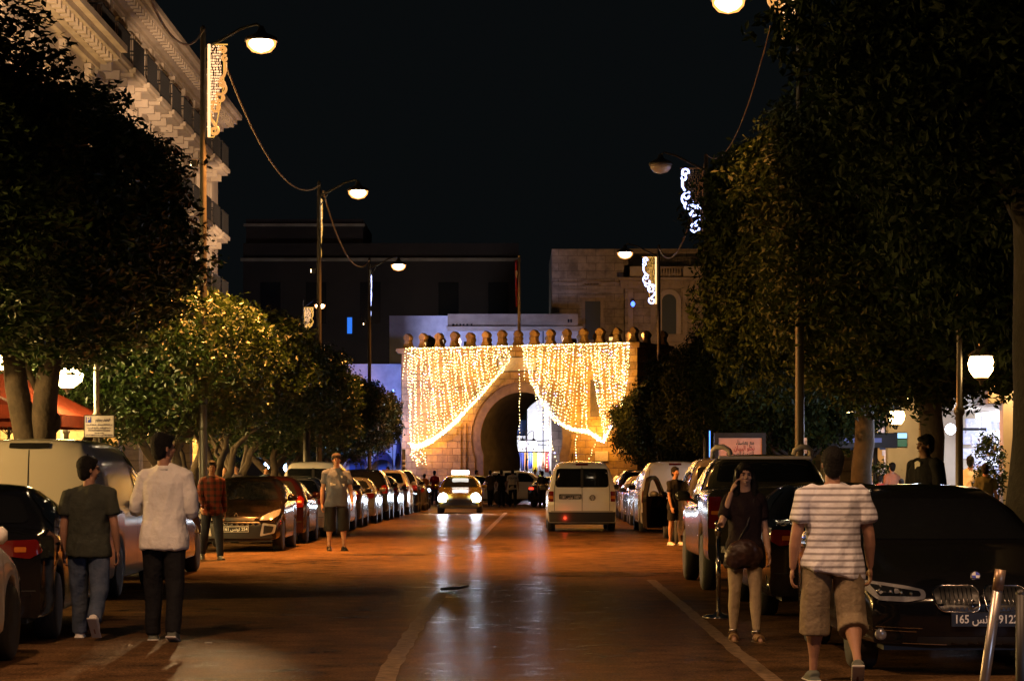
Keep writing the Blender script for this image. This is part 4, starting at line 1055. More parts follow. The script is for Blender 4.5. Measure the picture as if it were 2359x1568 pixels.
# lamps of the same rows behind and beside the camera, which light the people's backs
for (x, y, hx_, pw) in ((-6.1, 12.5, -4.8, 3600), (5.3, 9.5, 3.2, 2300)):
    o = empty('street_lamp', (x, y, .15), 0, None, None)
    tag(o, 'street lamp outside the frame, lighting the foreground', 'street lamp', 'tall street lamps outside the frame')
    dx = hx_ - x; h = 9.85
    MB().lathe([(.16, 0), (.10, .14), (.07, 6), (.055, h + .25), (0, h + .32)], 10).build('pole', M['polem'], o, True)
    MB().tube([(0, 0, h - .15), (dx * .6, 0, h + .25), (dx, 0, h + .27)], .03, 6).build('arm', M['polem'], o, True)
    lamp_head(o, dx, h, True, M['sodium'])
    point('sodium_light', (hx_, y, 9.65), pw, (1, .54, .27), .22, 'SPOT', (0, 0, 0), R(122), .4)
# feeder cables between the lamps
def cable(pts3, label, sagv=.0, r=.018, m=None):
    P = [Vector(p) for p in pts3]; a = P[0]; b = P[-1]; Q = []
    for i in range(25):
        t = i / 24; q = a.lerp(b, t); q.z -= sagv * 4 * t * (1 - t); Q.append(q)
    o = MB().tube([q - a for q in Q], r, 5).build('feeder_cable', m or mat('cable_' + str(len(bpy.data.materials)), (.20, .12, .06), .6)); o.location = a
    tag(o, label, 'cable', 'cables slung between lamp posts'); return o
lt = lambda x, y, d: at(x, y, d)
cable([lt(330, -40, 30), lt(468, 70, 47.1)], 'cable entering at the top edge to the nearest left lamp', .5, .02)
cable([lt(512, 130, 47.1), lt(735, 427, 72)], 'slack cable between the first and second left lamps', 1.0, .022)
cable([lt(744, 440, 72), lt(851, 600, 97.4)], 'slack cable between the second and third left lamps', 1.0, .025)
cable([lt(1627, 360, 65.9), lt(1518, 572, 92)], 'slack cable between the unlit lamp and the banner lamp on the right', 1.3, .025)
cable([lt(1775, 60, 43), lt(1627, 355, 65.9)], 'dim cable down the edge of the right trees', .9, .012)

# ================================================================= PAVEMENT LANTERNS
M['lglass'] = glow('lantern_glass', (1, .84, .58), 40)
M['lglassb'] = glow('lantern_glass_white', (1, .9, .8), 26)
def lantern_post(x, y, label, arms=((-.55, 0), (.55, 0)), lit=(1, 1), zl=3.25, col=(1, .66, .25), power=260, H=3.9, group='lantern posts on the pavements', gm=None, z0=.15, gs=1.0, col2=None):
    col2 = col2 or (1, max(.58, col[1]), col[2])
    o = empty('lantern_post', (x, y, z0), 0, label, 'lantern post', group)
    MB().lathe([(.20, 0), (.20, .12), (.15, .18), (.13, .55), (.16, .62), (.10, .7), (.065, .8), (.06, 2.3), (.09, 2.34), (.09, 2.42), (.05, 2.46), (.042, H - .2), (.07, H - .17), (.03, H), (.05, H + .07), (0, H + .14)], 14).build('post', M['pole_b'], o, True)
    mb = MB()
    for (ax, ay), on in zip(arms, lit):
        mb.tube([(0, 0, H - .45), (ax * .4, ay * .4, H - .22), (ax * .8, ay * .8, H - .12), (ax, ay, H - .18), (ax, ay, zl + .30)], [.022] * 5, 6)
    mb.build('arms', M['pole_b'], o, True)
    for (ax, ay), on in zip(arms, lit):
        z = zl - z0
        lan = MB().lathe([(0, .42), (.03, .36), (.05, .30), (.20, .17), (.22, .14), (.19, .13)], 8, c=(ax, ay, z)).build('lantern_cap', M['pole_b'], o)
        MB().lathe([(.11, -.2), (.12, -.22), (.04, -.26), (.02, -.33), (0, -.34)], 8, c=(ax, ay, z)).build('lantern_foot', M['pole_b'], lan)
        MB().lathe([(.0, -.215), (.11, -.21), (.19 * gs, -.10), (.215 * gs, .02), (.18, .13)], 8, c=(ax, ay, z)).build('lantern_glass', glow('lantern_glass_lit', col2, power / (1.7 * gs * gs), True) if on else M['deadglass'], lan, True)
        mb = MB()
        for k in range(8):
            a = 2 * PI * k / 8; mb.tube([(ax + .113 * math.cos(a), ay + .113 * math.sin(a), z - .2), (ax + .185 * math.cos(a), ay + .185 * math.sin(a), z + .13)], .006, 4)
        mb.build('lantern_bars', M['pole_b'], lan)
    return o
LD = 43
lantern_post(gx(222, LD), LD, 'lantern post behind the parking sign with a blazing lantern on its left arm', arms=((gx(155, LD) - gx(222, LD), 0),), lit=(1,), zl=gz(865, LD), power=1400, H=4.3, gs=1.35, col=(1, .68, .24))
lantern_post(gx(95, 38.5), 38.5, 'lantern post hidden by the forked trunk, its lantern at the left edge', arms=((gx(15, 38.5) - gx(95, 38.5), 0),), lit=(1,), zl=gz(822, 38.5), power=300, H=4.2)
lantern_post(gx(2210, 39), 39, 'fluted lantern post on the right pavement with a blazing lantern', arms=((gx(2260, 39) - gx(2210, 39), 0),), lit=(1,), zl=gz(840, 39), power=40, H=4.2, col=(1, .6, .22))
for y, pw, col in ((57, 170, (1, .58, .18)), (74, 150, (1, .6, .2)), (90, 120, (.9, .6, .3))):
    lantern_post(-10.6, y, f'double lantern post glimpsed between the left trunks, {"nearest" if y == 57 else "middle" if y == 74 else "farthest"} of three', zl=2.9, power=pw, H=3.6, col=col)
for y, pw in ((62, 60), (84, 60)):
    lantern_post(9.4, y, f'double lantern post behind the right trees, {"nearer" if y == 62 else "farther"} of two', zl=3.0, power=pw, H=3.7)
D = 141
lantern_post(gx(1213, D), D, 'lantern post with two white globes of light seen through the arch', arms=((gx(1204, D) - gx(1213, D), 0), (gx(1229, D) - gx(1213, D), 0)), zl=gz(1022, D), H=gz(1022, D) + .9, power=90, col=(.95, .8, 1), gm=M['lglassb'], z0=0)
# arcade ceiling lamps of the left building (warm light on the stone)
M['globe'] = glow('arcade_globe', (1, .72, .35), 14)
for i, y in enumerate((24.5, 28.7, 32.9, 37.1, 41.3, 45.5, 49.7, 53.9, 58.1, 62.3, 66.5)):
    o = MB().ball((0, 0, 0), .13, n=12, m=8).tube([(0, 0, .12), (0, 0, .55)], .012, 5).build('arcade_lamp', M['globe'], None, True); o.location = (-14.4, y, 3.4)
    tag(o, 'globe lamp hanging in the left arcade', 'lamp', 'globe lamps in the left arcade')
    point('arcade_light', (-14.0, y, 3.1), 2200, (1, .58, .16), .15) if i % 2 == 0 else None
    if i % 2 == 0: point('arcade_light', (-11.6, y + 1, 3.3), 1200, (1, .60, .2), .15)  # extra points outside the arches, added to brighten the piers
for y in (80, 92, 104):
    o = MB().ball((0, 0, 0), .13, n=12, m=8).tube([(0, 0, .12), (0, 0, .55)], .012, 5).build('arcade_lamp', M['globe'], None, True); o.location = (-14.6, y, 3.4)
    tag(o, 'globe lamp hanging in the left arcade', 'lamp', 'globe lamps in the left arcade')
    point('arcade_light', (-14.2, y, 3.1), 500, (1, .5, .12), .15)
l = point('added_beam', (gx(602, 47.1) + .02, 47.0, 9.62), 5500, (1, .60, .25), .1, 'SPOT', None, R(5.6), 1.0); aim(l, (-2.95, 18.3, 0))  # extra narrow spot added to throw the bright patch on the road
# floodlights added on the left lamp poles to wash the old fronts warm
for y, tgt, pw, nm in ((47.1, (-12.8, 63, 12.5), 15000, 'nearest'), (72, (-13.6, 88, 13), 15000, 'second'), (97.4, (-13.6, 106, 13), 7000, 'third')):
    px_ = gx({47.1: 468, 72: 735, 97.4: 851}[y], y)
    o = empty('added_floodlight', (px_ - .25, y, 7.6), 0, f'added small floodlight clamped to the {nm} left lamp pole, aimed at the old fronts', 'floodlight', 'added facade floodlights')
    MB().box(.02, .14, -.08, .08, -.06, .07, 0, None, .01).build('housing', M['blackmetal'], o); MB().box(.005, .018, -.06, .06, -.04, .05).build('lens', M['globe'], o)
    MB().tube([(.12, 0, 0), (.25, 0, 0)], .02, 6).build('bracket', M['blackmetal'], o)
    l = point('added_wash', (px_ - .6, y + .1, 7.6), pw, (1, .64, .40), .15, 'SPOT', None, R(44), .7); aim(l, tgt)
# blue floodlights behind the gate, on the blue house and motorcycle beacons
BL = (.28, .34, 1)
u0 = GM @ Vector((2.2, GD - .8, GH + .5)); u1 = GM @ Vector((8.5, GD - .8, GH + .5))
for i, u in enumerate((u0, u1)):
    o = empty('blue_floodlight', u, gang, f'blue floodlight behind the battlements, {"left" if i == 0 else "right"} one', 'floodlight', 'blue floodlights on the gate')
    MB().box(-.2, .2, -.1, .1, -.15, .15, 0, None, .02).build('housing', M['blackmetal'], o); MB().box(-.16, .16, .101, .115, -.11, .11).build('lens', glow('blue_lens', (.3, .4, 1), 8), o)
    MB().tube([(0, 0, -.5), (0, 0, -.15)], .03, 6).build('bracket', M['blackmetal'], o)
    l = point('blue_wash', u + Vector((0, .3, 0)), 3200 if i == 0 else 1500, (.48, .50, 1), .2, 'SPOT', None, R(140) if i == 0 else R(84), .6); aim(l, u + Vector((-.5, 8, .2) if i == 0 else (-4.5, 8, -.6)))
for (x, y, d, e, c, lab) in ((618, 1080, 78, 160, (.12, .3, 1), 'dazzling blue white lamp low between the left trunks, left of two'),
                             (663, 1084, 82, 120, (.12, .3, 1), 'dazzling blue white lamp low between the left trunks, right of two')):
    p = at(x, y, d)
    o = empty('work_lamp', (p.x, d, .15), 0, lab, 'lamp', 'blue white lamps between the left trunks')
    MB().tube([(0, 0, 0), (0, 0, p.z - .15)], .025, 6).build('stand', M['blackmetal'], o); MB().ball((0, 0, p.z - .05), .15).build('bulb', glow('cold_blue_lamp', (.35, .6, 1), 30), o, True)
    point('blue_light', (p.x, d - .2, p.z + .05), e, c, .15)
for (x, y, d, e) in ((870, 1000, 127, 260), (820, 1010, 125, 200), (905, 900, 126, 160)):
    p = at(x, y, d)
    o = empty('neon_lamp', (p.x, d, 0), 0, f'blue lamp on a thin post in front of the blue lit house, {"middle" if x == 870 else "left" if x == 820 else "right"}', 'lamp', 'blue lamps by the blue lit house')
    MB().tube([(0, 0, 0), (0, 0, p.z)], .02, 6).build('post', M['blackmetal'], o); MB().ball((0, 0, p.z), .06).build('bulb', glow('blue_neon', (.1, .3, 1), 5), o, True)
    point('blue_light', (p.x, d, p.z + .1), e * 2.2, (.16, .28, 1), .2)
# unseen warm spot added behind the parapet to brighten the stone house
l = point('added_wash', GM @ Vector((GW - 1.5, GD - .6, GH + .7)), 1700, (1, .50, .20), .15, 'SPOT', None, R(120), .7); aim(l, (8.5, 141, 9))
# a lantern post and a lit shop window just outside the frame, behind and beside the camera
o = empty('shop_lamp', (7.0, 5, 2.9), 0, 'cold white shop lamp outside the frame at the right', 'lamp'); MB().ball((0, 0, 0), .12).build('bulb', glow('cold_lamp_near', (.75, .85, 1), 20), o, True); MB().tube([(0, 0, 0), (1.5, 0, .2)], .02, 6).build('bracket', M['blackmetal'], o)
l = point('shop_light', (6.9, 5.1, 2.8), 420, (.55, .66, 1), .2, 'SPOT', None, R(36), .5); aim(l, (2.2, 18, .9))
point('shop_light', (9.3, 53.5, 2.6), 260, (.72, .78, 1), .4)
point('shop_light', (9.5, 68.5, 2.6), 160, (1, .55, .2), .4)
point('stall_light', (gx(1240, 149), 147.8, 3.4), 1700, (.85, .85, 1), .3)
for (x_, y_, z_, e_, nm) in ((10.5, 49.5, 4.0, 420, 'nearer'), (10.4, 63.5, 3.6, 260, 'farther')):  # lamps added to brighten the right fronts
    o = empty('added_wall_lamp', (x_, y_, z_), 0, f'added warm globe lamp on a bracket on the right arcaded front, {nm} of two', 'lamp', 'added wall lamps on the right arcade')
    MB().ball((0, 0, 0), .13).build('globe', glow('added_wall_globe', (1, .66, .28), e_ / .7, True), o, True); MB().tube([(0, 0, .1), (0, 0, .3), (.6, 0, .3)], .018, 6).build('bracket', M['blackmetal'], o)
# white lamp on the shop, bright blue haloed
o = empty('shop_lamp', at(2190, 988, 53), 0, 'bright bluish white lamp on the wall left of the bright shop', 'lamp'); MB().ball((0, 0, 0), .12).build('bulb', glow('cold_lamp', (.75, .85, 1), 20), o, True)
MB().box(-.05, .8, .05, .1, -.03, .03).build('bracket', M['blackmetal'], o)
# ================================================================= SIGNS, POSTS
M['signwhite'] = mat('sign_face', (.62, .58, .62), .4, col2=(.55, .51, .54), scale=4)
M['ink'] = mat('sign_ink', (.06, .05, .14), .5)
M['signblue'] = mat('sign_blue', (.02, .05, .55), .4)
D = 39.5
c = at(228.5, 981.5, D); W_, H_ = gx(262, D) - gx(195, D), gz(957, D) - gz(1006, D)
o = empty('parking_sign', (c.x, D, .15), 0, 'white paid parking sign with a blue P on a post above the white van', 'sign')
zc = c.z - .15
MB().box(-W_ / 2, W_ / 2, 0, .02, zc - H_ / 2, zc + H_ / 2, 0, None, .006).build('panel', M['signwhite'], o)
mb = MB(); t = .012
mb.box(-W_ / 2 - t, W_ / 2 + t, -.004, .024, zc + H_ / 2, zc + H_ / 2 + t); mb.box(-W_ / 2 - t, W_ / 2 + t, -.004, .024, zc - H_ / 2 - t, zc - H_ / 2)
mb.box(-W_ / 2 - t, -W_ / 2, -.004, .024, zc - H_ / 2 + .0005, zc + H_ / 2 - .0005); mb.box(W_ / 2, W_ / 2 + t, -.004, .024, zc - H_ / 2 + .0005, zc + H_ / 2 - .0005); mb.build('rim', M['iron'], o)
MB().tube([(0, .05, 0), (0, .05, zc + H_ / 2)], .03, 8).build('post', M['iron'], o)
MB().box(-W_ * .46, -W_ * .28, -.006, -.001, zc + H_ * .18, zc + H_ * .44).build('parking_square', M['signblue'], o)
text('P', .125, Vector((-W_ * .37, -.009, zc + H_ * .31)), M['signwhite'], o, bold=.02)
for (tx, sz, yy, wd, al) in ((arabic('الوقوف بمعلوم'), .06, .30, .24, .12), (arabic('من الساعة 8 صباحا إلى الساعة 8 مساء').replace('ء', '\uFE80'), .035, .07, .43, 0),
                             (arabic('ما عدا أيام الأحاد و الأعياد الرسمية'), .035, -.08, .38, 0), ('STATIONNEMENT PAYANT', .036, -.20, .36, 0), ('DU 8h à 20h', .03, -.32, .15, 0), ('SAUF DIMANCHE et JOURS FERIES', .03, -.42, .44, 0)):
    text(tx, sz, Vector((al * W_, -.003, zc + H_ * yy)), M['ink'], o, bold=.012, wid=wd)
# kiosk poster
D = 58
x0, x1 = gx(1655, D), gx(1755, D); z1 = gz(1008, D); z0 = .9
o = empty('poster_panel', ((x0 + x1) / 2, D, .15), 0, 'framed poster panel with Arabic lines behind the black pickup', 'poster')
w_ = (x1 - x0) / 2; z1 -= .15
MB().box(-w_, w_, 0, .03, z0, z1).build('poster', mat('poster_paper', (.62, .36, .26), .5, col2=(.55, .3, .22), scale=3), o)
mb = MB(); mb.box(-w_ - .1, w_ + .1, -.03, .12, z1, z1 + .12); mb.box(-w_ - .1, -w_, -.03, .12, 0, z1 - .001); mb.box(w_, w_ + .1, -.03, .12, 0, z1 - .001); mb.box(-w_, w_, -.03, .12, z0 - .1, z0 - .001); mb.box(-w_ + .001, w_ - .001, .031, .1, z0, z1 - .001); mb.build('frame', M['iron'], o)
pi = mat('poster_dark_ink', (.02, .05, .05), .5); pr = mat('poster_red_ink', (.3, .02, .02), .5)
zz = lambda y: gz(y, D) - .15
text(arabic('مع بعضنا،'), .16, Vector((.12, -.004, zz(1019))), pi, o, bold=.015, wid=.43)
text(arabic('نحلو البيبان'), .16, Vector((.1, -.004, zz(1032))), pr, o, bold=.015, wid=.5)
text(arabic('للتنمية الصحيحة'), .16, Vector((.0, -.004, zz(1045))), pi, o, bold=.015, wid=.66)
# blue neon tube on a pole left of the poster
D = 60; p = at(1635, 1030, D)
o = empty('neon_pole', (p.x, D, .15), 0, 'thin post with a vertical blue neon tube left of the poster', 'lamp')
MB().tube([(0, .05, 0), (0, .05, gz(990, D) - .15)], .03, 6).build('post', M['iron'], o); MB().tube([(0, 0, gz(1052, D) - .15), (0, 0, gz(992, D) - .15)], .014, 6).build('tube', glow('neon_blue', (.08, .3, 1), 3), o)
# pole with pasted notices
D = 54; o = empty('notice_pole', (gx(1847, D), D, .15), 0, 'black pole with torn white notices behind the black pickup', 'pole')
MB().tube([(0, 0, 0), (0, 0, 3.4)], .06, 10).build('pole', M['iron'], o, True)
MB().box(-.11, .11, -.075, -.062, gz(1044, D) - .15, gz(1008, D) - .15).build('notice', mat('torn_paper', (.5, .45, .42), .8, col2=(.12, .1, .1), scale=11), o)
D = 100; o = empty('striped_pole', (gx(930, D), D, .15), 0, 'short pole with pale rings right of the last left tree', 'pole')
mb = MB(); mb.tube([(0, 0, 0), (0, 0, 2.4)], .07, 10)
for k in range(4): mb.lathe([(.075, 1.2 + k * .22), (.075, 1.3 + k * .22)], 10, 1)
mb.build('pole', [M['iron'], M['white']], o, True)
D = 70; o = empty('notice_pole', (gx(733, D + 1), D - 3, .15), 0, 'dark pole with a white notice behind the man in the cap', 'pole')
MB().tube([(0, 0, 0), (0, 0, 3.0)], .1, 10).build('pole', M['iron'], o, True); MB().box(-.09, .1, -.12, -.105, 1.35, 1.6).build('notice', M['white'], o)

# chrome rope stanchion
M['chrome'] = mat('chrome', (.75, .72, .68), .12, 1)
x, y = g2(1655, 1424)
o = empty('stanchion', (x, y, 0), 0, 'polished chrome barrier stanchion with a round base beside the woman on the phone', 'barrier post')
MB().lathe([(.17, 0), (.17, .02), (.15, .035), (.05, .05), (.035, .07)], 28).build('base', M['chrome'], o, True)
MB().tube([(0, 0, .05), (0, 0, .88)], .026, 16).build('post', M['chrome'], o, True)
MB().lathe([(.034, .86), (.036, .93), (.03, .94), (.03, .95)], 16).ball((0, 0, .985), .042).build('cap', M['chrome'], o, True)
# leaning metal posts in the near right corner
M['galv'] = mat('galvanised_steel', (.42, .38, .34), .35, .8, rvar=.1, scale=12)
pt = at(2305, 1312, 12.0); pb = Vector((gx(2237, 12.0), 12.0, 0))
o = empty('leaning_post', pb, 0, 'slanting galvanised metal post in the near right corner', 'post')
MB().tube([(0, 0, 0), tuple(Vector(pt) - pb)], .026, 16).build('tube', M['galv'], o, True)
d_ = (Vector(pt) - pb); MB().tube([tuple(d_ * .9), tuple(d_ * 1.002)], .028, 16).build('sleeve', mat('worn_sleeve', (.3, .2, .12), .4, .5), o, True)
MB().lathe([(.09, 0), (.09, .012), (.03, .02)], 16).build('foot', M['galv'], o, True)
o = empty('dark_post', (gx(2353, 12.4), 12.4, 0), 0, 'upright dark post cut by the right edge of the photo', 'post')
MB().tube([(0, 0, 0), (0, 0, gz(1368, 12.4))], .03, 14).ball((0, 0, gz(1368, 12.4)), .03).build('tube', M['iron'], o, True)
MB().lathe([(.09, 0), (.09, .012), (.03, .02)], 16).build('foot', M['iron'], o, True)
# ================================================================= VEHICLES
def paint(name, col, rough=.28, metal=0.0):
    return mat('paint_' + name, col, rough * .5, metal, coat=.35, spec=.35)
M['tyre'] = mat('tyre_rubber', (.018, .018, .018), .75)
M['alloy'] = mat('alloy_rim', (.35, .34, .33), .3, .9)
M['glass'] = mat('car_glass', (.008, .009, .010), .06, spec=.6)
M['trim'] = mat('black_trim', (.014, .014, .015), .5)
M['gap'] = mat('panel_gap', (.01, .01, .01), .8)
M['red'] = mat('red_lens', (.13, .006, .004), .15, coat=.5)
M['redlit'] = mat('red_lens_lit', (.4, .02, .01), .2, emit=(1, .05, .02), es=2.5)
M['amber'] = mat('amber_lens', (.5, .15, .02), .2)
M['clear'] = mat('headlamp_lens', (.45, .45, .46), .12, .6, coat=.5)
M['clearlit'] = glow('headlamp_lit', (.74, .86, 1), 420)
M['platek'] = mat('plate_black', (.01, .01, .01), .4)
M['platew'] = mat('plate_digits', (.72, .72, .70), .5)
M['chromec'] = mat('car_chrome', (.7, .68, .66), .15, 1)

def ip(P, x):
    if x <= P[0][0]: return P[0][1]
    for (a, b), (c, d) in zip(P, P[1:]):
        if x <= c: t = (x - a) / (c - a) if c > a else 1; return b + (d - b) * t
    return P[-1][1]
def smooth_prof(P, sub=4):
    """rounds the corners of a polyline profile a little"""
    Q = P
    for _ in range(2):
        N_ = [Q[0]]
        for a, b in zip(Q, Q[1:]):
            N_ += [(a[0] * .78 + b[0] * .22, a[1] * .78 + b[1] * .22), (a[0] * .22 + b[0] * .78, a[1] * .22 + b[1] * .78)]
        N_.append(Q[-1]); Q = N_
    return Q
class Car:
    """shape from a side profile; local front is -y, length centred on the origin"""
    def __init__(s, L, W, H, prof, belt, wheels, wr=.31, sill=.24, tumble=.17, fc=.16, rc=.07, nose=.10, tail=.05, bumper=.0):
        s.L, s.W, s.H, s.wr, s.sill = L, W, H, wr, sill
        s.prof = smooth_prof([(a - L / 2, b) for a, b in prof]); s.belt = belt; s.wy = [a - L / 2 for a in wheels]
        s.tumble, s.fc, s.rc, s.nose, s.tail = tumble, fc, rc, nose, tail
        s.mesh = None
    def half(s, y):
        w = s.W / 2; df = y + s.L / 2; dr = s.L / 2 - y
        if df < .9: w *= 1 - s.nose * (1 - df / .9) ** 2
        if dr < .7: w *= 1 - s.tail * (1 - dr / .7) ** 2
        return w
    def low(s, y):
        z = s.sill; Ra = s.wr + .055
        for wy in s.wy:
            if abs(y - wy) < Ra: z = max(z, s.wr + math.sqrt(max(0, Ra * Ra - (y - wy) ** 2)))
        df = y + s.L / 2; dr = s.L / 2 - y
        return z
    def ring(s, y):
        zt = ip(s.prof, y); zb = min(zt - .02, ip([(a - s.L / 2, b) for a, b in s.belt], y)); w = s.half(y); g = zt - zb; zl = min(s.low(y), zb - .12)
        wb = w * .965; k = min(1, g / .45)
        wt = wb * (.90 - .02 * k) - s.tumble * k
        e = min(1, g / .3)
        bend = .028
        R_ = [(0, zt), (wt * .5, zt - .008 * (1 - k) - .010), (wt * .84, zt - .022 - .01 * e), (wt * .96, zt - .035 - .035 * e), (wt + (wb - wt) * .28 + bend * k, zb + g * .66 - .01), (wt + (wb - wt) * .66 + bend * k, zb + g * .33 - .005),
              (wb, zb), (w * .992, zb - .05), (w, zb - (zb - zl) * .32), (w * .992, zb - (zb - zl) * .62), (w * .998, zl + (zb - zl) * .16), (w * .985, zl + (zb - zl) * .04), (w * .96, zl), (w * .62, zl)]
        return R_
    def yshift(s, y, x, z):
        df = y + s.L / 2; dr = s.L / 2 - y; q = (abs(x) / (s.W / 2)) ** 2.4
        return s.fc * q * max(0, 1 - df / 1.3) ** 1.0 - s.rc * q * max(0, 1 - dr / .9)
    def shell(s):
        L = s.L; Y = set()
        n = 46
        for i in range(n + 1): Y.add(round(-L / 2 + L * i / n, 4))
        for wy in s.wy:
            Ra = s.wr + .055
            for k in range(15): Y.add(round(wy - Ra * math.cos(PI * k / 14), 4))
            Y.add(round(wy - Ra - .004, 4)); Y.add(round(wy + Ra + .004, 4))
        for k in (.02, .05, .09, .14): Y.add(round(-L / 2 + k, 4)); Y.add(round(L / 2 - k, 4))
        Y = sorted(y for y in Y if -L / 2 <= y <= L / 2)
        vs = []; fs = []; m = 14; full = 2 * m - 1
        for y in Y:
            r = s.ring(y)
            row = [(-x, z) for x, z in reversed(r[1:])] + r
            for x, z in row: vs.append((x, y + s.yshift(y, x, z), z))
        for i in range(len(Y) - 1):
            for k in range(full - 1): fs.append((i * full + k, (i + 1) * full + k, (i + 1) * full + k + 1, i * full + k + 1))
        # end caps as grids following the bumper curve
        for end in (0, len(Y) - 1):
            y = Y[end]; r = s.ring(y); base = end * full; cols = 9; grid = []
            for j in range(3, m):      # right side rows j; left mirrored
                x, z = r[j]; row = []
                for c in range(cols):
                    t = c / (cols - 1) * 2 - 1
                    if c == 0: row.append(base + (m - 1) - j)
                    elif c == cols - 1: row.append(base + (m - 1) + j)
                    else:
                        xx = x * t; bul = (.045 if end == 0 else .03) * math.sin(PI * (j - 3) / (m - 4)) ** .7 * (-1 if end == 0 else 1) * (1 - abs(t) ** 3)
                        vs.append((xx, y + s.yshift(y, xx, z) + bul, z)); row.append(len(vs) - 1)
                grid.append(row)
            top = [base + (m - 1) - 3, base + (m - 1) - 2, base + (m - 1) - 1, base + (m - 1), base + m, base + m + 1, base + m + 2]
            fs.append(tuple(top + list(reversed(grid[0][1:-1]))) if end == 0 else tuple(reversed(top + list(reversed(grid[0][1:-1])))))
            for a, b in zip(grid, grid[1:]):
                for c in range(cols - 1):
                    f = (a[c], a[c + 1], b[c + 1], b[c]); fs.append(tuple(reversed(f)) if end == 0 else f)
        s.v, s.f = vs, fs
        bm = bmesh.new(); me = bpy.data.meshes.new('t'); me.from_pydata(vs, [], fs); bm.from_mesh(me)
        bmesh.ops.remove_doubles(bm, verts=bm.verts, dist=.0005); bmesh.ops.recalc_face_normals(bm, faces=bm.faces)
        bm.to_mesh(me); s.bvh = BVHTree.FromBMesh(bm); bm.free()
        s.me = me; return me
    def patch(s, poly, side, off=.006, mx=.09, name='patch', m=None, par=None, mir=False, smooth=True, th=0):
        """project a 2D outline on the shell. side 'F','B': poly in (x,z); side 'L','R': poly in (y,z)"""
        bm = bmesh.new()
        polys = [poly] + ([[(-a, b) for a, b in reversed(poly)]] if mir else [])
        for P in polys:
            vv = [bm.verts.new((a, b, 0)) for a, b in P]
            try: bm.faces.new(vv)
            except ValueError: pass
        bmesh.ops.triangulate(bm, faces=bm.faces[:])
        for _ in range(4):
            es = [e for e in bm.edges if e.calc_length() > mx]
            if not es: break
            bmesh.ops.subdivide_edges(bm, edges=es, cuts=1, use_grid_fill=False); bmesh.ops.triangulate(bm, faces=bm.faces[:])
        D_ = {'F': Vector((0, 1, 0)), 'B': Vector((0, -1, 0)), 'R': Vector((-1, 0, 0)), 'L': Vector((1, 0, 0))}[side]
        dead = []
        for v in bm.verts:
            a, b = v.co.x, v.co.y
            o = Vector((a, -9 if side == 'F' else 9, b)) if side in 'FB' else Vector((9 if side == 'R' else -9, a, b))
            h = s.bvh.ray_cast(o, D_)
            if h[0] is None: dead.append(v); continue
            nrm = h[1] if h[1].dot(D_) < 0 else -h[1]
            v.co = h[0] + nrm * off
        if dead: bmesh.ops.delete(bm, geom=dead, context='VERTS')
        for f in bm.faces:
            f.smooth = smooth
        bmesh.ops.recalc_face_normals(bm, faces=bm.faces)
        for f in bm.faces:
            if f.normal.dot(D_) > 0: f.normal_flip()
        me = bpy.data.meshes.new(name); bm.to_mesh(me); bm.free()
        return link(name, me, m, par)
def rnd_poly(P, r=.05, n=4):
    out = []; N_ = len(P)
    for i in range(N_):
        p = Vector(P[i]); a = Vector(P[i - 1]); b = Vector(P[(i + 1) % N_])
        da = (a - p); db = (b - p); ra = min(r, da.length * .45); rb = min(r, db.length * .45)
        s_ = p + da.normalized() * ra; e = p + db.normalized() * rb
        for k in range(n + 1):
            t = k / n; q = s_ * (1 - t) ** 2 + p * 2 * t * (1 - t) + e * t * t; out.append((q.x, q.y))
    return out
def make_wheel(par, x, y, r, w, sgn, detail=True, name='wheel'):
    Mx = Matrix.Translation((x, y, r)) @ Matrix.Rotation(R(90), 4, 'Y')
    pr = [(r * .62, -w / 2), (r * .92, -w / 2), (r, -w * .36), (r, w * .36), (r * .92, w / 2), (r * .62, w / 2)]
    o = MB().lathe(pr, 28, M=Mx).build(name, M['tyre'], par, True)
    mb = MB(); z = sgn * w * .44
    mb.lathe([(r * .64, z), (r * .60, z - sgn * .02), (r * .58, z - sgn * .05), (.0, z - sgn * .06)], 24, M=Mx)
    mb.lathe([(0, z), (r * .14, z - sgn * .005), (r * .16, z - sgn * .05)], 12, M=Mx)
    for k in range(7):
        a = 2 * PI * k / 7; c, s_ = math.cos(a), math.sin(a)
        mb.tube([(c * r * .1, s_ * r * .1, z - sgn * .02), (c * r * .6, s_ * r * .6, z - sgn * .015)], [r * .055, r * .075], 6, M=Mx)
    mb.build('rim', M['alloy'], o)
    return o
ARCH = {}
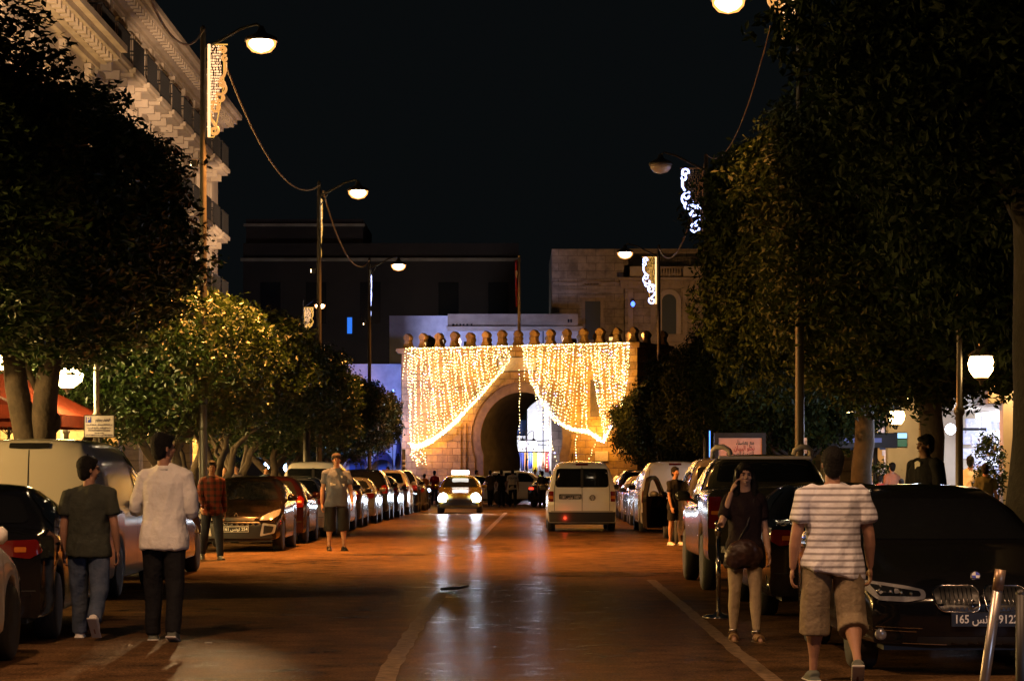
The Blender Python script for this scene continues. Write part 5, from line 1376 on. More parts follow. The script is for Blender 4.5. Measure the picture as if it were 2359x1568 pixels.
# profile points: (distance from front bumper, height)
SH = {
 'hatch': dict(L=4.05, W=1.72, H=1.48, prof=[(0, .58), (.05, .68), (.25, .78), (1.0, .95), (1.25, 1.0), (1.95, 1.38), (2.35, 1.46), (3.0, 1.47), (3.45, 1.42), (3.85, 1.08), (3.98, .98), (4.05, .93)],
               belt=[(0, .6), (.3, .74), (1.2, .93), (3.6, .99), (4.05, .95)], wheels=(.78, 3.3)),
 'sedan': dict(L=4.5, W=1.76, H=1.43, prof=[(0, .56), (.05, .66), (.3, .76), (1.2, .92), (1.5, .97), (2.2, 1.36), (2.6, 1.42), (3.1, 1.42), (3.5, 1.34), (4.0, 1.04), (4.4, 1.02), (4.5, .95)],
               belt=[(0, .6), (.3, .72), (1.4, .91), (3.9, .98), (4.5, .95)], wheels=(.85, 3.55)),
 'suv': dict(L=4.4, W=1.80, H=1.68, prof=[(0, .70), (.05, .82), (.3, .95), (1.1, 1.08), (1.35, 1.12), (1.95, 1.58), (2.3, 1.67), (3.4, 1.68), (4.0, 1.62), (4.3, 1.18), (4.38, 1.05), (4.4, .95)],
               belt=[(0, .75), (.3, .9), (1.3, 1.06), (4.2, 1.12), (4.4, 1.0)], wheels=(.85, 3.5), wr=.35, sill=.30, tumble=.14),
 'van': dict(L=4.4, W=1.80, H=1.85, prof=[(0, .68), (.05, .80), (.3, .92), (.9, 1.08), (1.05, 1.12), (1.7, 1.68), (2.1, 1.81), (3.2, 1.85), (4.1, 1.83), (4.24, 1.74), (4.36, 1.15), (4.4, .8)],
               belt=[(0, .7), (.3, .86), (1.0, 1.06), (4.3, 1.10), (4.4, .78)], wheels=(.85, 3.55), wr=.32, sill=.24, tumble=.10, tail=.02, rc=.06),
 'panelvan': dict(L=4.9, W=1.90, H=1.94, prof=[(0, .72), (.05, .86), (.3, .98), (.8, 1.12), (.95, 1.17), (1.75, 1.78), (2.2, 1.90), (3.4, 1.94), (4.6, 1.93), (4.78, 1.84), (4.87, 1.15), (4.9, .8)],
               belt=[(0, .74), (.3, .92), (1.0, 1.1), (4.8, 1.15), (4.9, .78)], wheels=(.9, 3.95), wr=.33, sill=.25, tumble=.10, tail=.02, rc=.05),
 'pickup': dict(L=5.1, W=1.82, H=1.78, prof=[(0, .80), (.05, .95), (.3, 1.06), (1.2, 1.14), (1.4, 1.18), (1.95, 1.66), (2.3, 1.77), (3.2, 1.77), (3.42, 1.68), (3.62, 1.36), (3.7, 1.34), (5.0, 1.36), (5.08, 1.32), (5.1, 1.1)],
               belt=[(0, .85), (.3, 1.0), (1.4, 1.1), (3.5, 1.16), (3.7, 1.29), (5.1, 1.27)], wheels=(.95, 4.05), wr=.37, sill=.42, tumble=.13, tail=.01, rc=.02),
}
def car(kind, name, loc, rz, pm, label, cat, group=None, detail=2, front=True, rear=True, plate=None, lit=False, glassm=None, opts=()):
    S = dict(SH[kind]); c = Car(**S); me = c.shell(); L, W, H = c.L, c.W, c.H
    o = empty(name, (loc[0], loc[1], 0), rz, label, cat, group)
    body = link('body', me, pm, o, True)
    sharp(me, 50)
    # underbody and wheel wells
    MB().box(-W * .40, W * .40, -L / 2 + .15, L / 2 - .12, c.sill - .05, .52).build('underbody', M['trim'], o)
    for wy in c.wy:
        for sg in (-1, 1):
            make_wheel(o, sg * (W / 2 - .11), wy, c.wr, .20, sg)
    gm = glassm or M['glass']
    # glazing
    b = c.belt; bz = lambda a: ip(b, a)
    pf = c.prof
    def ztop(a): return ip(pf, a - L / 2)
    roof = H - .10
    base = {'hatch': (1.28, 3.60), 'sedan': (1.55, 3.95), 'suv': (1.4, 4.15), 'van': (1.08, 4.2), 'panelvan': (1.0, 4.7), 'pickup': (1.45, 3.55)}[kind]
    fz0 = bz(base[0]) + .045; fz1 = roof - .035
    wbl = W / 2 * .965
    topw = wbl * .88 - c.tumble
    if kind in ('van', 'panelvan'): fz1 = H - .2
    c.patch(rnd_poly([(-wbl * .84, fz0 + .02), (-topw * .93, fz1), (topw * .93, fz1), (wbl * .84, fz0 + .02)], .06), 'F', name='windshield', m=gm, par=o)
    # rear glass
    if kind in ('hatch', 'suv'):
        z0, z1 = bz(3.7) + .06, roof - .03; 
        c.patch(rnd_poly([(-wbl * .80, z0), (-topw * .90, z1), (topw * .90, z1), (wbl * .80, z0)], .09), 'B', name='rear_window', m=gm, par=o)
    elif kind == 'sedan': c.patch(rnd_poly([(-wbl * .78, bz(3.9) + .08), (-topw * .88, roof - .03), (topw * .88, roof - .03), (wbl * .78, bz(3.9) + .08)], .08), 'B', name='rear_window', m=gm, par=o)
    elif kind == 'pickup': c.patch(rnd_poly([(-wbl * .76, 1.40), (-topw * .92, H - .12), (topw * .92, H - .12), (wbl * .76, 1.40)], .05), 'B', name='rear_window', m=gm, par=o)
    elif kind == 'van' and 'blind' not in opts:
        c.patch(rnd_poly([(-wbl * .80, 1.16), (-topw * 1.0, H - .2), (topw * 1.0, H - .2), (wbl * .80, 1.16)], .09), 'B', name='rear_window', m=gm, par=o)
        c.patch([(-.035, 1.15), (-.035, H - .19), (.035, H - .19), (.035, 1.15)], 'B', .009, name='window_pillar', m=M['trim'], par=o)
    # side glass
    def sw(pts, nm='side_window'):
        P = rnd_poly([(a - L / 2, z) for a, z in pts], .045)
        c.patch(P, 'R', name=nm, m=gm, par=o); c.patch(P, 'L', name=nm, m=gm, par=o)
    if kind == 'hatch': sw([(1.75, 1.00), (2.15, 1.36), (2.58, 1.39), (2.60, 1.02)]); sw([(2.68, 1.02), (2.66, 1.39), (3.15, 1.38), (3.45, 1.24), (3.42, 1.06)])
    elif kind == 'sedan': sw([(1.95, .98), (2.38, 1.32), (2.78, 1.35), (2.82, .99)]); sw([(2.90, .99), (2.86, 1.35), (3.25, 1.32), (3.66, 1.12), (3.6, 1.03)])
    elif kind == 'suv': sw([(1.75, 1.12), (2.15, 1.52), (2.65, 1.57), (2.67, 1.14)]); sw([(2.75, 1.14), (2.73, 1.57), (3.3, 1.57), (3.35, 1.16)]); sw([(3.43, 1.16), (3.4, 1.56), (3.85, 1.52), (4.0, 1.2)])
    elif kind == 'van':
        sw([(1.45, 1.14), (1.85, 1.60), (2.5, 1.66), (2.5, 1.14)])
        if 'blind' not in opts: sw([(2.6, 1.14), (2.6, 1.66), (3.3, 1.66), (3.3, 1.15)]); sw([(3.4, 1.15), (3.4, 1.66), (4.05, 1.62), (4.12, 1.18)])
    elif kind == 'panelvan': sw([(1.45, 1.2), (1.95, 1.70), (2.5, 1.74), (2.5, 1.2)])
    elif kind == 'pickup': sw([(1.75, 1.18), (2.1, 1.60), (2.6, 1.66), (2.62, 1.19)]); sw([(2.7, 1.19), (2.68, 1.66), (3.2, 1.64), (3.42, 1.24)])
    # door and panel gaps
    def line(P, side, wd=.010, ms='gap', nm='panel_gap'):
        mb = None; A = []; B_ = []
        for i, p in enumerate(P):
            p = Vector(p); t = (Vector(P[min(i + 1, len(P) - 1)]) - Vector(P[max(i - 1, 0)])).normalized(); n_ = Vector((-t.y, t.x)) * wd / 2; A.append(tuple(p + n_)); B_.append(tuple(p - n_))
        return c.patch(A + B_[::-1], side, .003, .12, nm, M[ms], o)
    if detail >= 1:
        dl = {'hatch': (1.45, 2.64, 3.35), 'sedan': (1.55, 2.86, 3.75), 'suv': (1.45, 2.71, 3.6), 'van': (1.3, 2.55, 3.6), 'panelvan': (1.2, 2.6, 4.0), 'pickup': (1.5, 2.66, 3.5)}[kind]
        for sd in 'RL':
            for a in dl: line([(a - L / 2, bz(a) + .01), (a - L / 2 + .02, .55), (a - L / 2 + .05, c.sill + .1)], sd)
            # handles
            mb = MB()
        for sg in (-1, 1):
            for a in (dl[1] - .18, dl[2] - .18):
                h = c.bvh.ray_cast(Vector((sg * 9, a - L / 2, bz(a) - .1)), Vector((-sg, 0, 0)))
                if h[0] is not None:
                    p = h[0]; MB().box(p.x - .02, p.x + .02, p.y - .09, p.y + .09, p.z - .015, p.z + .015, 0, None, .006).build('door_handle', pm if 'chrome' not in opts else M['chromec'], o)
            # mirrors
            a = dl[0] + .42; h = c.bvh.ray_cast(Vector((sg * 9, a - L / 2, bz(a) + .06)), Vector((-sg, 0, 0)))
            if h[0] is not None:
                x = abs(h[0].x); mb = MB(); mb.box(sg * (x + .13) - .10, sg * (x + .13) + .10, a - L / 2 - .05, a - L / 2 + .05, bz(a) + .02, bz(a) + .155, 0, None, .035); mb.tube([(sg * (x - .02), a - L / 2, bz(a) + .03), (sg * (x + .1), a - L / 2, bz(a) + .05)], .025, 6)
                mb.build('mirror', M['trim'] if kind in ('van', 'panelvan') else pm, o, True)
    z_h = bz(.2) ; zf = ip(pf, -L / 2 + .02)
    ww = W / 2
    if front:
        hl = [(ww * .60, zf - .16), (ww * .58, zf - .05), (ww * .90, zf + .05), (ww * .95, zf + .0), (ww * .93, zf - .14), (ww * .80, zf - .18)]
        if 'coupe_face' in opts: hl = [(ww * .52, .60), (ww * .57, .68), (ww * .80, .78), (ww * .95, .82), (ww * .93, .70), (ww * .80, .62)]
        if 'kidney' in opts: hl = [(ww * .46, .575), (ww * .46, .635), (ww * .62, .665), (ww * .93, .70), (ww * .955, .66), (ww * .85, .56), (ww * .62, .55)]
        for sx in (1, -1):
            P = [(sx * a, b) for a, b in hl]; P = P if sx > 0 else P[::-1]
            hp = c.patch(rnd_poly(P, .03), 'F', .008, .05, 'headlight', M['clearlit'] if lit else M['clear'], o)
            if 'kidney' in opts:
                c.patch([(a * 1.0, b - .001) for a, b in rnd_poly([(sx * ww * .5, .59), (sx * ww * .5, .625), (sx * ww * .9, .675), (sx * ww * .84, .59)][::sx], .02)], 'F', .010, .05, 'lens_bowl', M['glass'], hp)
                for q in (.58, .66, .74, .84):
                    h = c.bvh.ray_cast(Vector((sx * ww * q, -9, .61 + .02 * (q - .5) / .3)), Vector((0, 1, 0)))
                    if h[0] is not None: MB().ball(h[0] + Vector((0, -.012, 0)), .016).build('lamp_ring', M['chromec'], hp, True)
        if 'coupe_face' in opts:
            c.patch(rnd_poly([(-ww * .42, .60), (-ww * .42, .66), (ww * .42, .66), (ww * .42, .60)], .03), 'F', .007, name='grille', m=M['trim'], par=o)
            c.patch(rnd_poly([(-ww * .86, .20 + .06), (-ww * .55, .58), (ww * .55, .58), (ww * .86, .26)], .06), 'F', .005, name='lower_grille', m=M['trim'], par=o)
            for sx in (1, -1):
                P = [(sx * ww * .60, .56), (sx * ww * .90, .52), (sx * ww * .86, .36), (sx * ww * .54, .30)][::sx]
                q = c.patch(rnd_poly(P, .03), 'F', .009, .05, 'fog_surround', mat('silver_trim%d' % sx, (.55, .53, .5), .35, .5), o)
                P = [(sx * ww * .63, .515), (sx * ww * .845, .49), (sx * ww * .80, .375), (sx * ww * .61, .345)][::sx]
                c.patch(rnd_poly(P, .03), 'F', .013, .05, 'fog_inlet', M['trim'], q)
            mb = MB(); h = c.bvh.ray_cast(Vector((0, -9, .70)), Vector((0, 1, 0)))[0]
            mb.tube([(0, h.y - .012, .755), (.035, h.y - .012, .70), (0, h.y - .012, .645), (-.035, h.y - .012, .70), (0, h.y - .012, .755)], .009, 5); mb.build('badge', M['chromec'], o)
        elif 'kidney' in opts:
            for sx in (1, -1):
                P = [(sx * ww * .03, .50), (sx * ww * .02, .64), (sx * ww * .06, .675), (sx * ww * .34, .672), (sx * ww * .41, .635), (sx * ww * .38, .52), (sx * ww * .32, .485), (sx * ww * .08, .48)][::sx]
                g_ = c.patch(rnd_poly(P, .03), 'F', .008, .05, 'kidney_grille', M['platek'], o)
                mb = MB(); Q = []
                for a, b_ in rnd_poly(P, .03):
                    h = c.bvh.ray_cast(Vector((a, -9, b_)), Vector((0, 1, 0)))[0]; Q.append((h.x, h.y - .014, h.z))
                mb.tube(Q + [Q[0]], .008, 6); 
                for k in range(8):
                    a = sx * ww * (.085 + .036 * k); h0 = c.bvh.ray_cast(Vector((a, -9, .505)), Vector((0, 1, 0)))[0]; h1 = c.bvh.ray_cast(Vector((a, -9, .655)), Vector((0, 1, 0)))[0]
                    mb.tube([(a, h0.y - .016, .50), (a, h1.y - .016, .66)], .0045, 5)
                mb.build('chrome_bars', M['chromec'], g_, True)
            h = c.bvh.ray_cast(Vector((0, -9, .735)), Vector((0, 1, 0)))[0]
            Mb = Matrix.Translation((0, h.y - .012, .74)) @ Matrix.Rotation(R(60), 4, 'X')
            bd = MB().lathe([(.042, -.004), (.042, .004), (.034, .006), (.0, .006)], 24, M=Mb).build('badge', M['chromec'], o)
            mb = MB()
            for q in range(4):
                a0 = q * PI / 2; vs = [(0, 0, .0072)] + [(.03 * math.cos(a0 + PI / 2 * k / 6), .03 * math.sin(a0 + PI / 2 * k / 6), .0072) for k in range(7)]
                mb.add(vs, [(0, k + 1, k + 2) for k in range(6)], q % 2, Mb)
            mb.build('roundel', [M['signblue'], M['platew']], bd)
            c.patch(rnd_poly([(-ww * .62, .22), (-ww * .56, .30), (ww * .56, .30), (ww * .62, .22)], .04), 'F', .006, name='lower_grille', m=M['platek'], par=o)
            for sx in (1, -1):
                for zz_, a0, a1 in ((.36, .50, .92), (.335, .55, .9), (.24, .30, .66)):
                    Q = []
                    for k in range(9):
                        a = sx * ww * (a0 + (a1 - a0) * k / 8); h = c.bvh.ray_cast(Vector((a, -9, zz_ + .01 * k / 8)), Vector((0, 1, 0)))[0]
                        if h: Q.append((h.x, h.y - .008, h.z))
                    if len(Q) > 2: MB().tube(Q, .005, 5).build('chrome_strip', M['chromec'], o)
                h = c.bvh.ray_cast(Vector((sx * ww * .83, -9, .31)), Vector((0, 1, 0)))[0]
                MB().ball(h, .05, .025, .045).build('fog_lamp', M['clear'], o, True)
        else:
            c.patch(rnd_poly([(-ww * .45, zf - .14), (-ww * .50, zf - .04), (ww * .50, zf - .04), (ww * .45, zf - .14)], .03), 'F', .007, name='grille', m=M['trim'], par=o)
            c.patch(rnd_poly([(-ww * .80, c.sill + .08), (-ww * .7, c.sill + .2), (ww * .7, c.sill + .2), (ww * .80, c.sill + .08)], .04), 'F', .006, name='lower_grille', m=M['trim'], par=o)
    if rear:
        # tail lights, bumper line, number plate recess
        if kind == 'sedan': tl = [(ww * .50, .80), (ww * .54, .92), (ww * .92, .93), (ww * .96, .82), (ww * .84, .76)]
        elif kind == 'hatch': tl = [(ww * .74, .78), (ww * .72, .98), (ww * .84, 1.04), (ww * .93, .98), (ww * .96, .80)]
        elif kind == 'suv': tl = [(ww * .76, .88), (ww * .74, 1.12), (ww * .88, 1.16), (ww * .97, 1.05), (ww * .96, .88)]
        elif kind == 'pickup': tl = [(ww * .80, .82), (ww * .80, 1.22), (ww * .97, 1.22), (ww * .98, .82)]
        elif 'blind' in opts: tl = [(ww * .82, .72), (ww * .80, 1.08), (ww * .87, 1.14), (ww * .94, 1.05), (ww * .97, .78), (ww * .9, .70)]
        else: tl = [(ww * .83, .78), (ww * .82, 1.06), (ww * .97, 1.06), (ww * .985, .78)]
        for sx in (1, -1):
            t_ = c.patch(rnd_poly([(sx * a, b_) for a, b_ in tl][::sx], .025), 'B', .008, .05, 'tail_light', M['red'], o)
            if detail >= 2:
                zc_ = (min(b_ for a, b_ in tl) + max(b_ for a, b_ in tl)) / 2; xc_ = sum(a for a, b_ in tl) / len(tl)
                c.patch(rnd_poly([(sx * (xc_ - .05), zc_ - .025), (sx * (xc_ - .05), zc_ + .02), (sx * (xc_ + .05), zc_ + .02), (sx * (xc_ + .05), zc_ - .025)][::sx], .01), 'B', .012, .05, 'indicator', M['amber'], t_)
        bh = {'van': .52, 'panelvan': .56, 'pickup': .62, 'suv': .55}.get(kind, .46)
        c.patch([(-ww * .95, c.sill + .01), (-ww * .97, bh), (ww * .97, bh), (ww * .95, c.sill + .01)], 'B', .006, name='rear_bumper', m=M['trim'] if kind in ('van', 'pickup') or 'blackbumper' in opts else pm, par=o)
        if detail >= 1: line([(-ww * .9, bh + .02), (ww * .9, bh + .02)], 'B', .012)
    if 'split' in opts:
        line([(.0, bh + .03), (.0, H - .13)], 'B', .012)
        for sx in (-1, 1): line([(sx * ww * .80, bh + .03), (sx * ww * .80, 1.1), (sx * ww * .72, H - .2)], 'B', .012)
        c.patch(rnd_poly([(-.16, H - .12), (-.16, H - .075), (.16, H - .075), (.16, H - .12)], .015), 'B', .012, name='brake_light', m=M['red'], par=o)
    if plate:
        px, pz, side, txt = plate; sd = -1 if side == 'F' else 1
        h = c.bvh.ray_cast(Vector((px, sd * 9, pz)), Vector((0, -sd, 0)))[0]; yy = h.y + sd * .022
        P = empty('plate_pivot', (0, 0, 0)); bpy.data.objects.remove(P)
        mb = MB(); mb.box(-.26, .26, -.006, .006, -.055, .055, 0, None, .004)
        pl = mb.build('number_plate', M['platek'], o)
        pl.data.transform(Matrix.Translation((px, yy, pz)) @ Matrix.Rotation(0 if sd < 0 else PI, 4, 'Z'))
        rim = MB()
        for q in ((-.256, .256, .047, .053), (-.256, .256, -.053, -.047), (-.256, -.250, -.0465, .0465), (.250, .256, -.0465, .0465)): rim.box(q[0], q[1], -.0085, -.0065, q[2], q[3])
        if 'kidney' not in opts:
            rm = rim.build('plate_rim', M['platew'], pl); rm.data.transform(Matrix.Translation((px, yy, pz)) @ Matrix.Rotation(0 if sd < 0 else PI, 4, 'Z'))
        tx = text(txt, .088, Vector((0, -.008, 0)), M['platew'], pl, bold=.012, wid=.46, name='plate_lettering'); tx.data.transform(Matrix.Translation((px, yy, pz)) @ Matrix.Rotation(0 if sd < 0 else PI, 4, 'Z'))
    return o, c
TN = arabic('تونس')
P_ = {n: paint(n, c_, *r_) for n, c_, r_ in (('white', (.74, .72, .69), (.3,)), ('black', (.006, .006, .007), (.22,)), ('darkbrown', (.012, .007, .005), (.25, .3)), ('silver', (.30, .30, .30), (.32, .6)), ('grey', (.10, .10, .11), (.3, .5)),
      ('darkred', (.012, .003, .003), (.25,)), ('bluegrey', (.05, .07, .10), (.3, .4)), ('cream', (.50, .46, .38), (.35,)), ('yellow', (.11, .078, .010), (.35,)), ('olive', (.045, .042, .030), (.3, .3)), ('ivory', (.68, .63, .55), (.35,)))}
GL = 'cars parked along the left kerb'; GR = 'cars parked along the right kerb'
def place_left(kind, name, d0, Xr, pm, label, facing='away', cat='car', **k):
    S = SH[kind]; L, W = S['L'], S['W']
    rz = PI if facing == 'away' else 0
    return car(kind, name, (Xr - W / 2, d0 + L / 2), rz + k.pop('rot', 0), pm, label, cat, GL, **k)
def place_right(kind, name, d0, Xl, pm, label, facing='away', cat='car', **k):
    S = SH[kind]; L, W = S['L'], S['W']
    rz = PI if facing == 'away' else 0
    return car(kind, name, (Xl + W / 2, d0 + L / 2), rz + k.pop('rot', 0), pm, label, cat, GR, **k)
# ---- left kerb, near to far
place_left('hatch', 'parked_car', 16.1, -4.02, P_['white'], 'white hatchback cut by the left edge, only its front wheel corner showing', detail=2)
place_left('sedan', 'parked_car', 20.9, -4.20, P_['black'], 'black saloon with a red tail light, nearest the left edge', detail=2, rot=R(3))
o, c = place_left('panelvan', 'parked_van', 28.3, -4.78, P_['ivory'], 'long white panel van with windowless rear doors in the left foreground', cat='van', detail=2, opts=('split', 'blind', 'blackbumper'))
# handle recess and window-blank pressing on the van rear
c.patch(rnd_poly([(-.30, 1.02), (-.30, 1.07), (-.06, 1.07), (-.06, 1.02)], .02), 'B', .012, name='door_handle', m=M['trim'], par=o)
c.patch(rnd_poly([(-.22, H_z) if False else (-.24, 1.80), (-.24, 1.865), (.24, 1.865), (.24, 1.80)], .02), 'B', .014, name='brake_light', m=M['redlit'] if False else M['trim'], par=o)
place_left('hatch', 'parked_car', 33.9, -4.86, P_['grey'], 'grey hatchback just ahead of the white van, beside the man in the white shirt')
o, c = place_left('hatch', 'parked_car', 46.4, -4.49, P_['darkbrown'], 'dark brown coupe facing the camera with plate 161 254', facing='here', opts=('coupe_face',), plate=(0, .44, 'F', f'161 {TN} 254'), rear=False, rot=R(0))
place_left('hatch', 'parked_car', 51.6, -4.45, P_['darkred'], 'dark red hatchback parked behind the brown coupe')
place_left('hatch', 'parked_car', 57.0, -4.40, P_['silver'], 'silver estate with red tail lights left of the man in the cap')
place_left('van', 'parked_van', 62.3, -4.28, P_['white'], 'white small van right of the man in the cap', cat='van', detail=1)
cols_ = [('grey', 'hatch', 'grey hatchback'), ('silver', 'sedan', 'silver saloon'), ('black', 'suv', 'black suv'), ('bluegrey', 'hatch', 'blue grey hatchback'), ('cream', 'suv', 'pale suv with a dark rear bumper'), ('black', 'suv', 'last black suv of the left row'), ('grey', 'sedan', 'grey saloon beyond the last black suv')]
names_ = ['fourth', 'fifth', 'sixth', 'seventh', 'eighth', 'ninth', 'tenth']
for i, (cn, kd, lb) in enumerate(cols_):
    d0 = 67.6 + i * 5.15; Xr = -4.25 + (d0 - 67.6) * (.70 / 31)
    place_left(kd, 'parked_car', d0, Xr, P_[cn], f'{lb}, {names_[i]} car beyond the man in the cap', detail=1, opts=('blackbumper',) if cn == 'cream' else ())
# ---- right kerb
o, c = car('sedan', 'parked_car', (3.48, 17.75 + 2.25), 0, P_['black'], 'black saloon facing the camera with a twin chrome grille and plate 165', 'car', GR, detail=2, opts=('kidney', 'chrome'), plate=(.02, .43, 'F', f'165 {TN} 9122'), rear=False)
place_right('sedan', 'parked_car', 24.7, 2.62, P_['black'], 'black saloon behind the woman on the phone', detail=2)
o, c = place_right('pickup', 'parked_pickup', 30.1, 2.45, P_['olive'], 'black double cab pickup with pale roof bar ends, right of the road', cat='pickup truck', detail=2, opts=('chrome',))
W_ = SH['pickup']['W']
mb = MB()
M['barwhite'] = mat('roof_bar_white', (.65, .55, .45), .3)
for sx in (-1, 1):
    pts = [(sx * .66, -.1, 1.72), (sx * .66, -.06, 1.82), (sx * .62, -.02, 1.86), (sx * .52, .0, 1.87), (sx * .44, .0, 1.82), (sx * .42, .0, 1.76)]
    MB().tube([(a, b + 1.0 - .55, c_) for a, b, c_ in pts], .035, 8).build('roof_bar', M['barwhite'], o, True)
mb = MB().box(-.62, .62, .80, .86, 1.70, 1.745, 0, None, .01); mb.build('roof_edge_strip', M['barwhite'], o)
mb = MB().box(-.75, .75, 2.50, 2.56, .50, .62, 0, None, .02); mb.build('step_bumper', M['chromec'], o)
place_right('van', 'parked_van', 48.0, 3.5, P_['grey'], 'dark people carrier with a wide rear window ahead of the pickup', cat='van', detail=2)
o, c = place_right('hatch', 'parked_car', 53.0, 3.55, P_['darkbrown'], 'dark hatchback whose driver door stands open to the road', detail=1)
# open door, hinged at its front edge, swung into the road
dr = empty('d', (0, 0, 0)); bpy.data.objects.remove(dr)
def door_mesh():
    mb = MB(); out = rnd_poly([(0, .32), (1.05, .30), (1.12, .92), (1.0, .98), (.66, 1.42), (.40, 1.45), (.0, .98)], .06)
    return out
PO = rnd_poly([(0, .30), (1.08, .28), (1.12, .95), (.92, 1.42), (.62, 1.48), (.42, 1.40), (.0, .98)], .08)
PI_ = rnd_poly([(.14, 1.0), (1.02, 1.0), (.86, 1.36), (.62, 1.41), (.46, 1.34)], .06)
def ring_prism(outer, inner, y0, y1):
    # bridge outer outline to inner hole by triangulation through bmesh
    bm = bmesh.new(); eo = [bm.verts.new((x, y0, z)) for x, z in outer]; ei = [bm.verts.new((x, y0, z)) for x, z in inner]
    E = [bm.edges.new((eo[i], eo[(i + 1) % len(eo)])) for i in range(len(eo))] + [bm.edges.new((ei[i], ei[(i + 1) % len(ei)])) for i in range(len(ei))]
    bmesh.ops.triangle_fill(bm, edges=E, use_beauty=True)
    r = bmesh.ops.extrude_face_region(bm, geom=bm.faces[:]); vv = [g for g in r['geom'] if isinstance(g, bmesh.types.BMVert)]
    for v in vv: v.co.y = y1
    bmesh.ops.recalc_face_normals(bm, faces=bm.faces); me = bpy.data.meshes.new('door'); bm.to_mesh(me); bm.free(); return me
dm = ring_prism(PO, PI_, -.05, .05); do = link('open_door', dm, P_['black'], o)
gl = MB().prism(PI_, -.004, .004).build('door_glass', mat('door_glass', (.02, .02, .02), .08, trans=.0, spec=.6), do)
mb = MB().ball((.10, -.22, 1.04), .07, .12, .08).tube([(.1, -.02, 1.0), (.1, -.15, 1.02)], .02, 6).build('door_mirror', M['trim'], do, True)
bpy.data.objects.remove(gl)
# local frame of this car: front is -y; driver (left when facing ahead) side is +x; after the 180 deg turn it points to the road
do.location = (SH['hatch']['W'] / 2 + .02, -.45, 0); do.rotation_euler = (0, 0, R(62))
place_right('van', 'parked_van', 61.5, 3.30, P_['white'], 'white windowless van at the right kerb, red tail light glowing', cat='van', detail=2, opts=('blind', 'split'))
for i, (cn, kd, lb) in enumerate((('silver', 'suv', 'silver suv'), ('bluegrey', 'sedan', 'blue grey saloon'), ('cream', 'hatch', 'cream hatchback'), ('grey', 'suv', 'grey suv'), ('black', 'sedan', 'black saloon'), ('white', 'hatch', 'white hatchback'))):
    d0 = 67 + i * 5.3; place_right(kd, 'parked_car', d0, 3.45 + i * .06, P_[cn], f'{lb} beyond the white windowless van, {["nearest", "second", "third", "fourth", "fifth", "last"][i]} in line', detail=1)
# ---- the white van driving away
o, c = car('van', 'moving_van', (gx(1341, 62.5), 62.5 + 2.2), PI, P_['white'], 'white passenger van driving away in the right lane, plate 181 1007', 'van', None, detail=2, opts=('split',), plate=(.30, .90, 'B', f'181 {TN} 1007'), front=True)
c.patch(rnd_poly([(.02, .85), (.02, .985), (.60, .985), (.60, .85)], .02), 'B', .010, name='plate_recess', m=M['trim'], par=o)
h = c.bvh.ray_cast(Vector((-.27, 9, .89)), Vector((0, -1, 0)))[0]
mb = MB(); Mx = Matrix.Translation((h.x, h.y + .012, .89)) @ Matrix.Rotation(R(-90), 4, 'X')
mb.tube([(.07 * math.cos(2 * PI * k / 20), .07 * math.sin(2 * PI * k / 20), 0) for k in range(21)], .009, 6, M=Mx)
for V in ([(-.035, -.055), (0, .01), (.035, -.055)], [(-.055, -.02), (-.025, .06), (0, .0), (.025, .06), (.055, -.02)]): mb.tube([(a, -b, 0) for a, b in V], .008, 5, M=Mx)
mb.build('badge', M['chromec'], o)
text('Caddy', .06, Vector((.44, -h.y - .01, .68)), M['chromec'], o, rz=0, bold=.01, name='lettering').rotation_euler = (0, 0, 0)
for ch in KIDS[o.name]:
    if ch.name.startswith('lettering'): ch.data.transform(Matrix.Rotation(PI, 4, 'Z') @ Matrix.Translation((-.88, 0, 0)))
for sx in (1, -1):   # dim running lamps and the small white reversing stripe
    c.patch(rnd_poly([(sx * .75, .86), (sx * .75, .90), (sx * .87, .90), (sx * .87, .86)][::sx], .008), 'B', .014, .05, 'lamp_stripe', M['amber'], o)
MB().ball((.45, 2.16, .36), .045, .02, .03).build('fog_light', M['redlit'], o, True)
rl = point('tail_glow', (o.location.x - .45, 62.46, .36), 7, (1, .06, .02), .05)
# ---- the oncoming taxi
o, c = car('hatch', 'taxi', (gx(1058, 91.5), 91.5 + 2.02), 0, P_['yellow'], 'yellow taxi driving towards the camera with blazing headlights', 'taxi', None, detail=1, lit=True)
mb = MB().box(-.34, .34, -.12, .06, 1.49, 1.66, 0, None, .03); mb.build('roof_sign', glow('taxi_sign', (1, .93, .82), 7), o)
for sx in (-1, 1): MB().ball((sx * .62, -2.02 + .03, .66), .16, .05, .13).build('glare_ball', M['clearlit'], o, True)  # oversized glowing balls added to stand for headlight glare

c.patch(rnd_poly([(-.26, .36), (-.26, .47), (.26, .47), (.26, .36)], .01), 'F', .012, name='number_plate', m=M['platek'], par=o)
for sx in (-1, 1):
    l = point('headlight_beam', (o.location.x + sx * .60, 91.38, .66), (900, 380)[(sx + 1) // 2], (.80, .88, 1), .05, 'SPOT', None, R(50), .95); aim(l, (o.location.x + (-3.0, .6)[(sx + 1) // 2], (70, 84)[(sx + 1) // 2], (.3, -.2)[(sx + 1) // 2]))
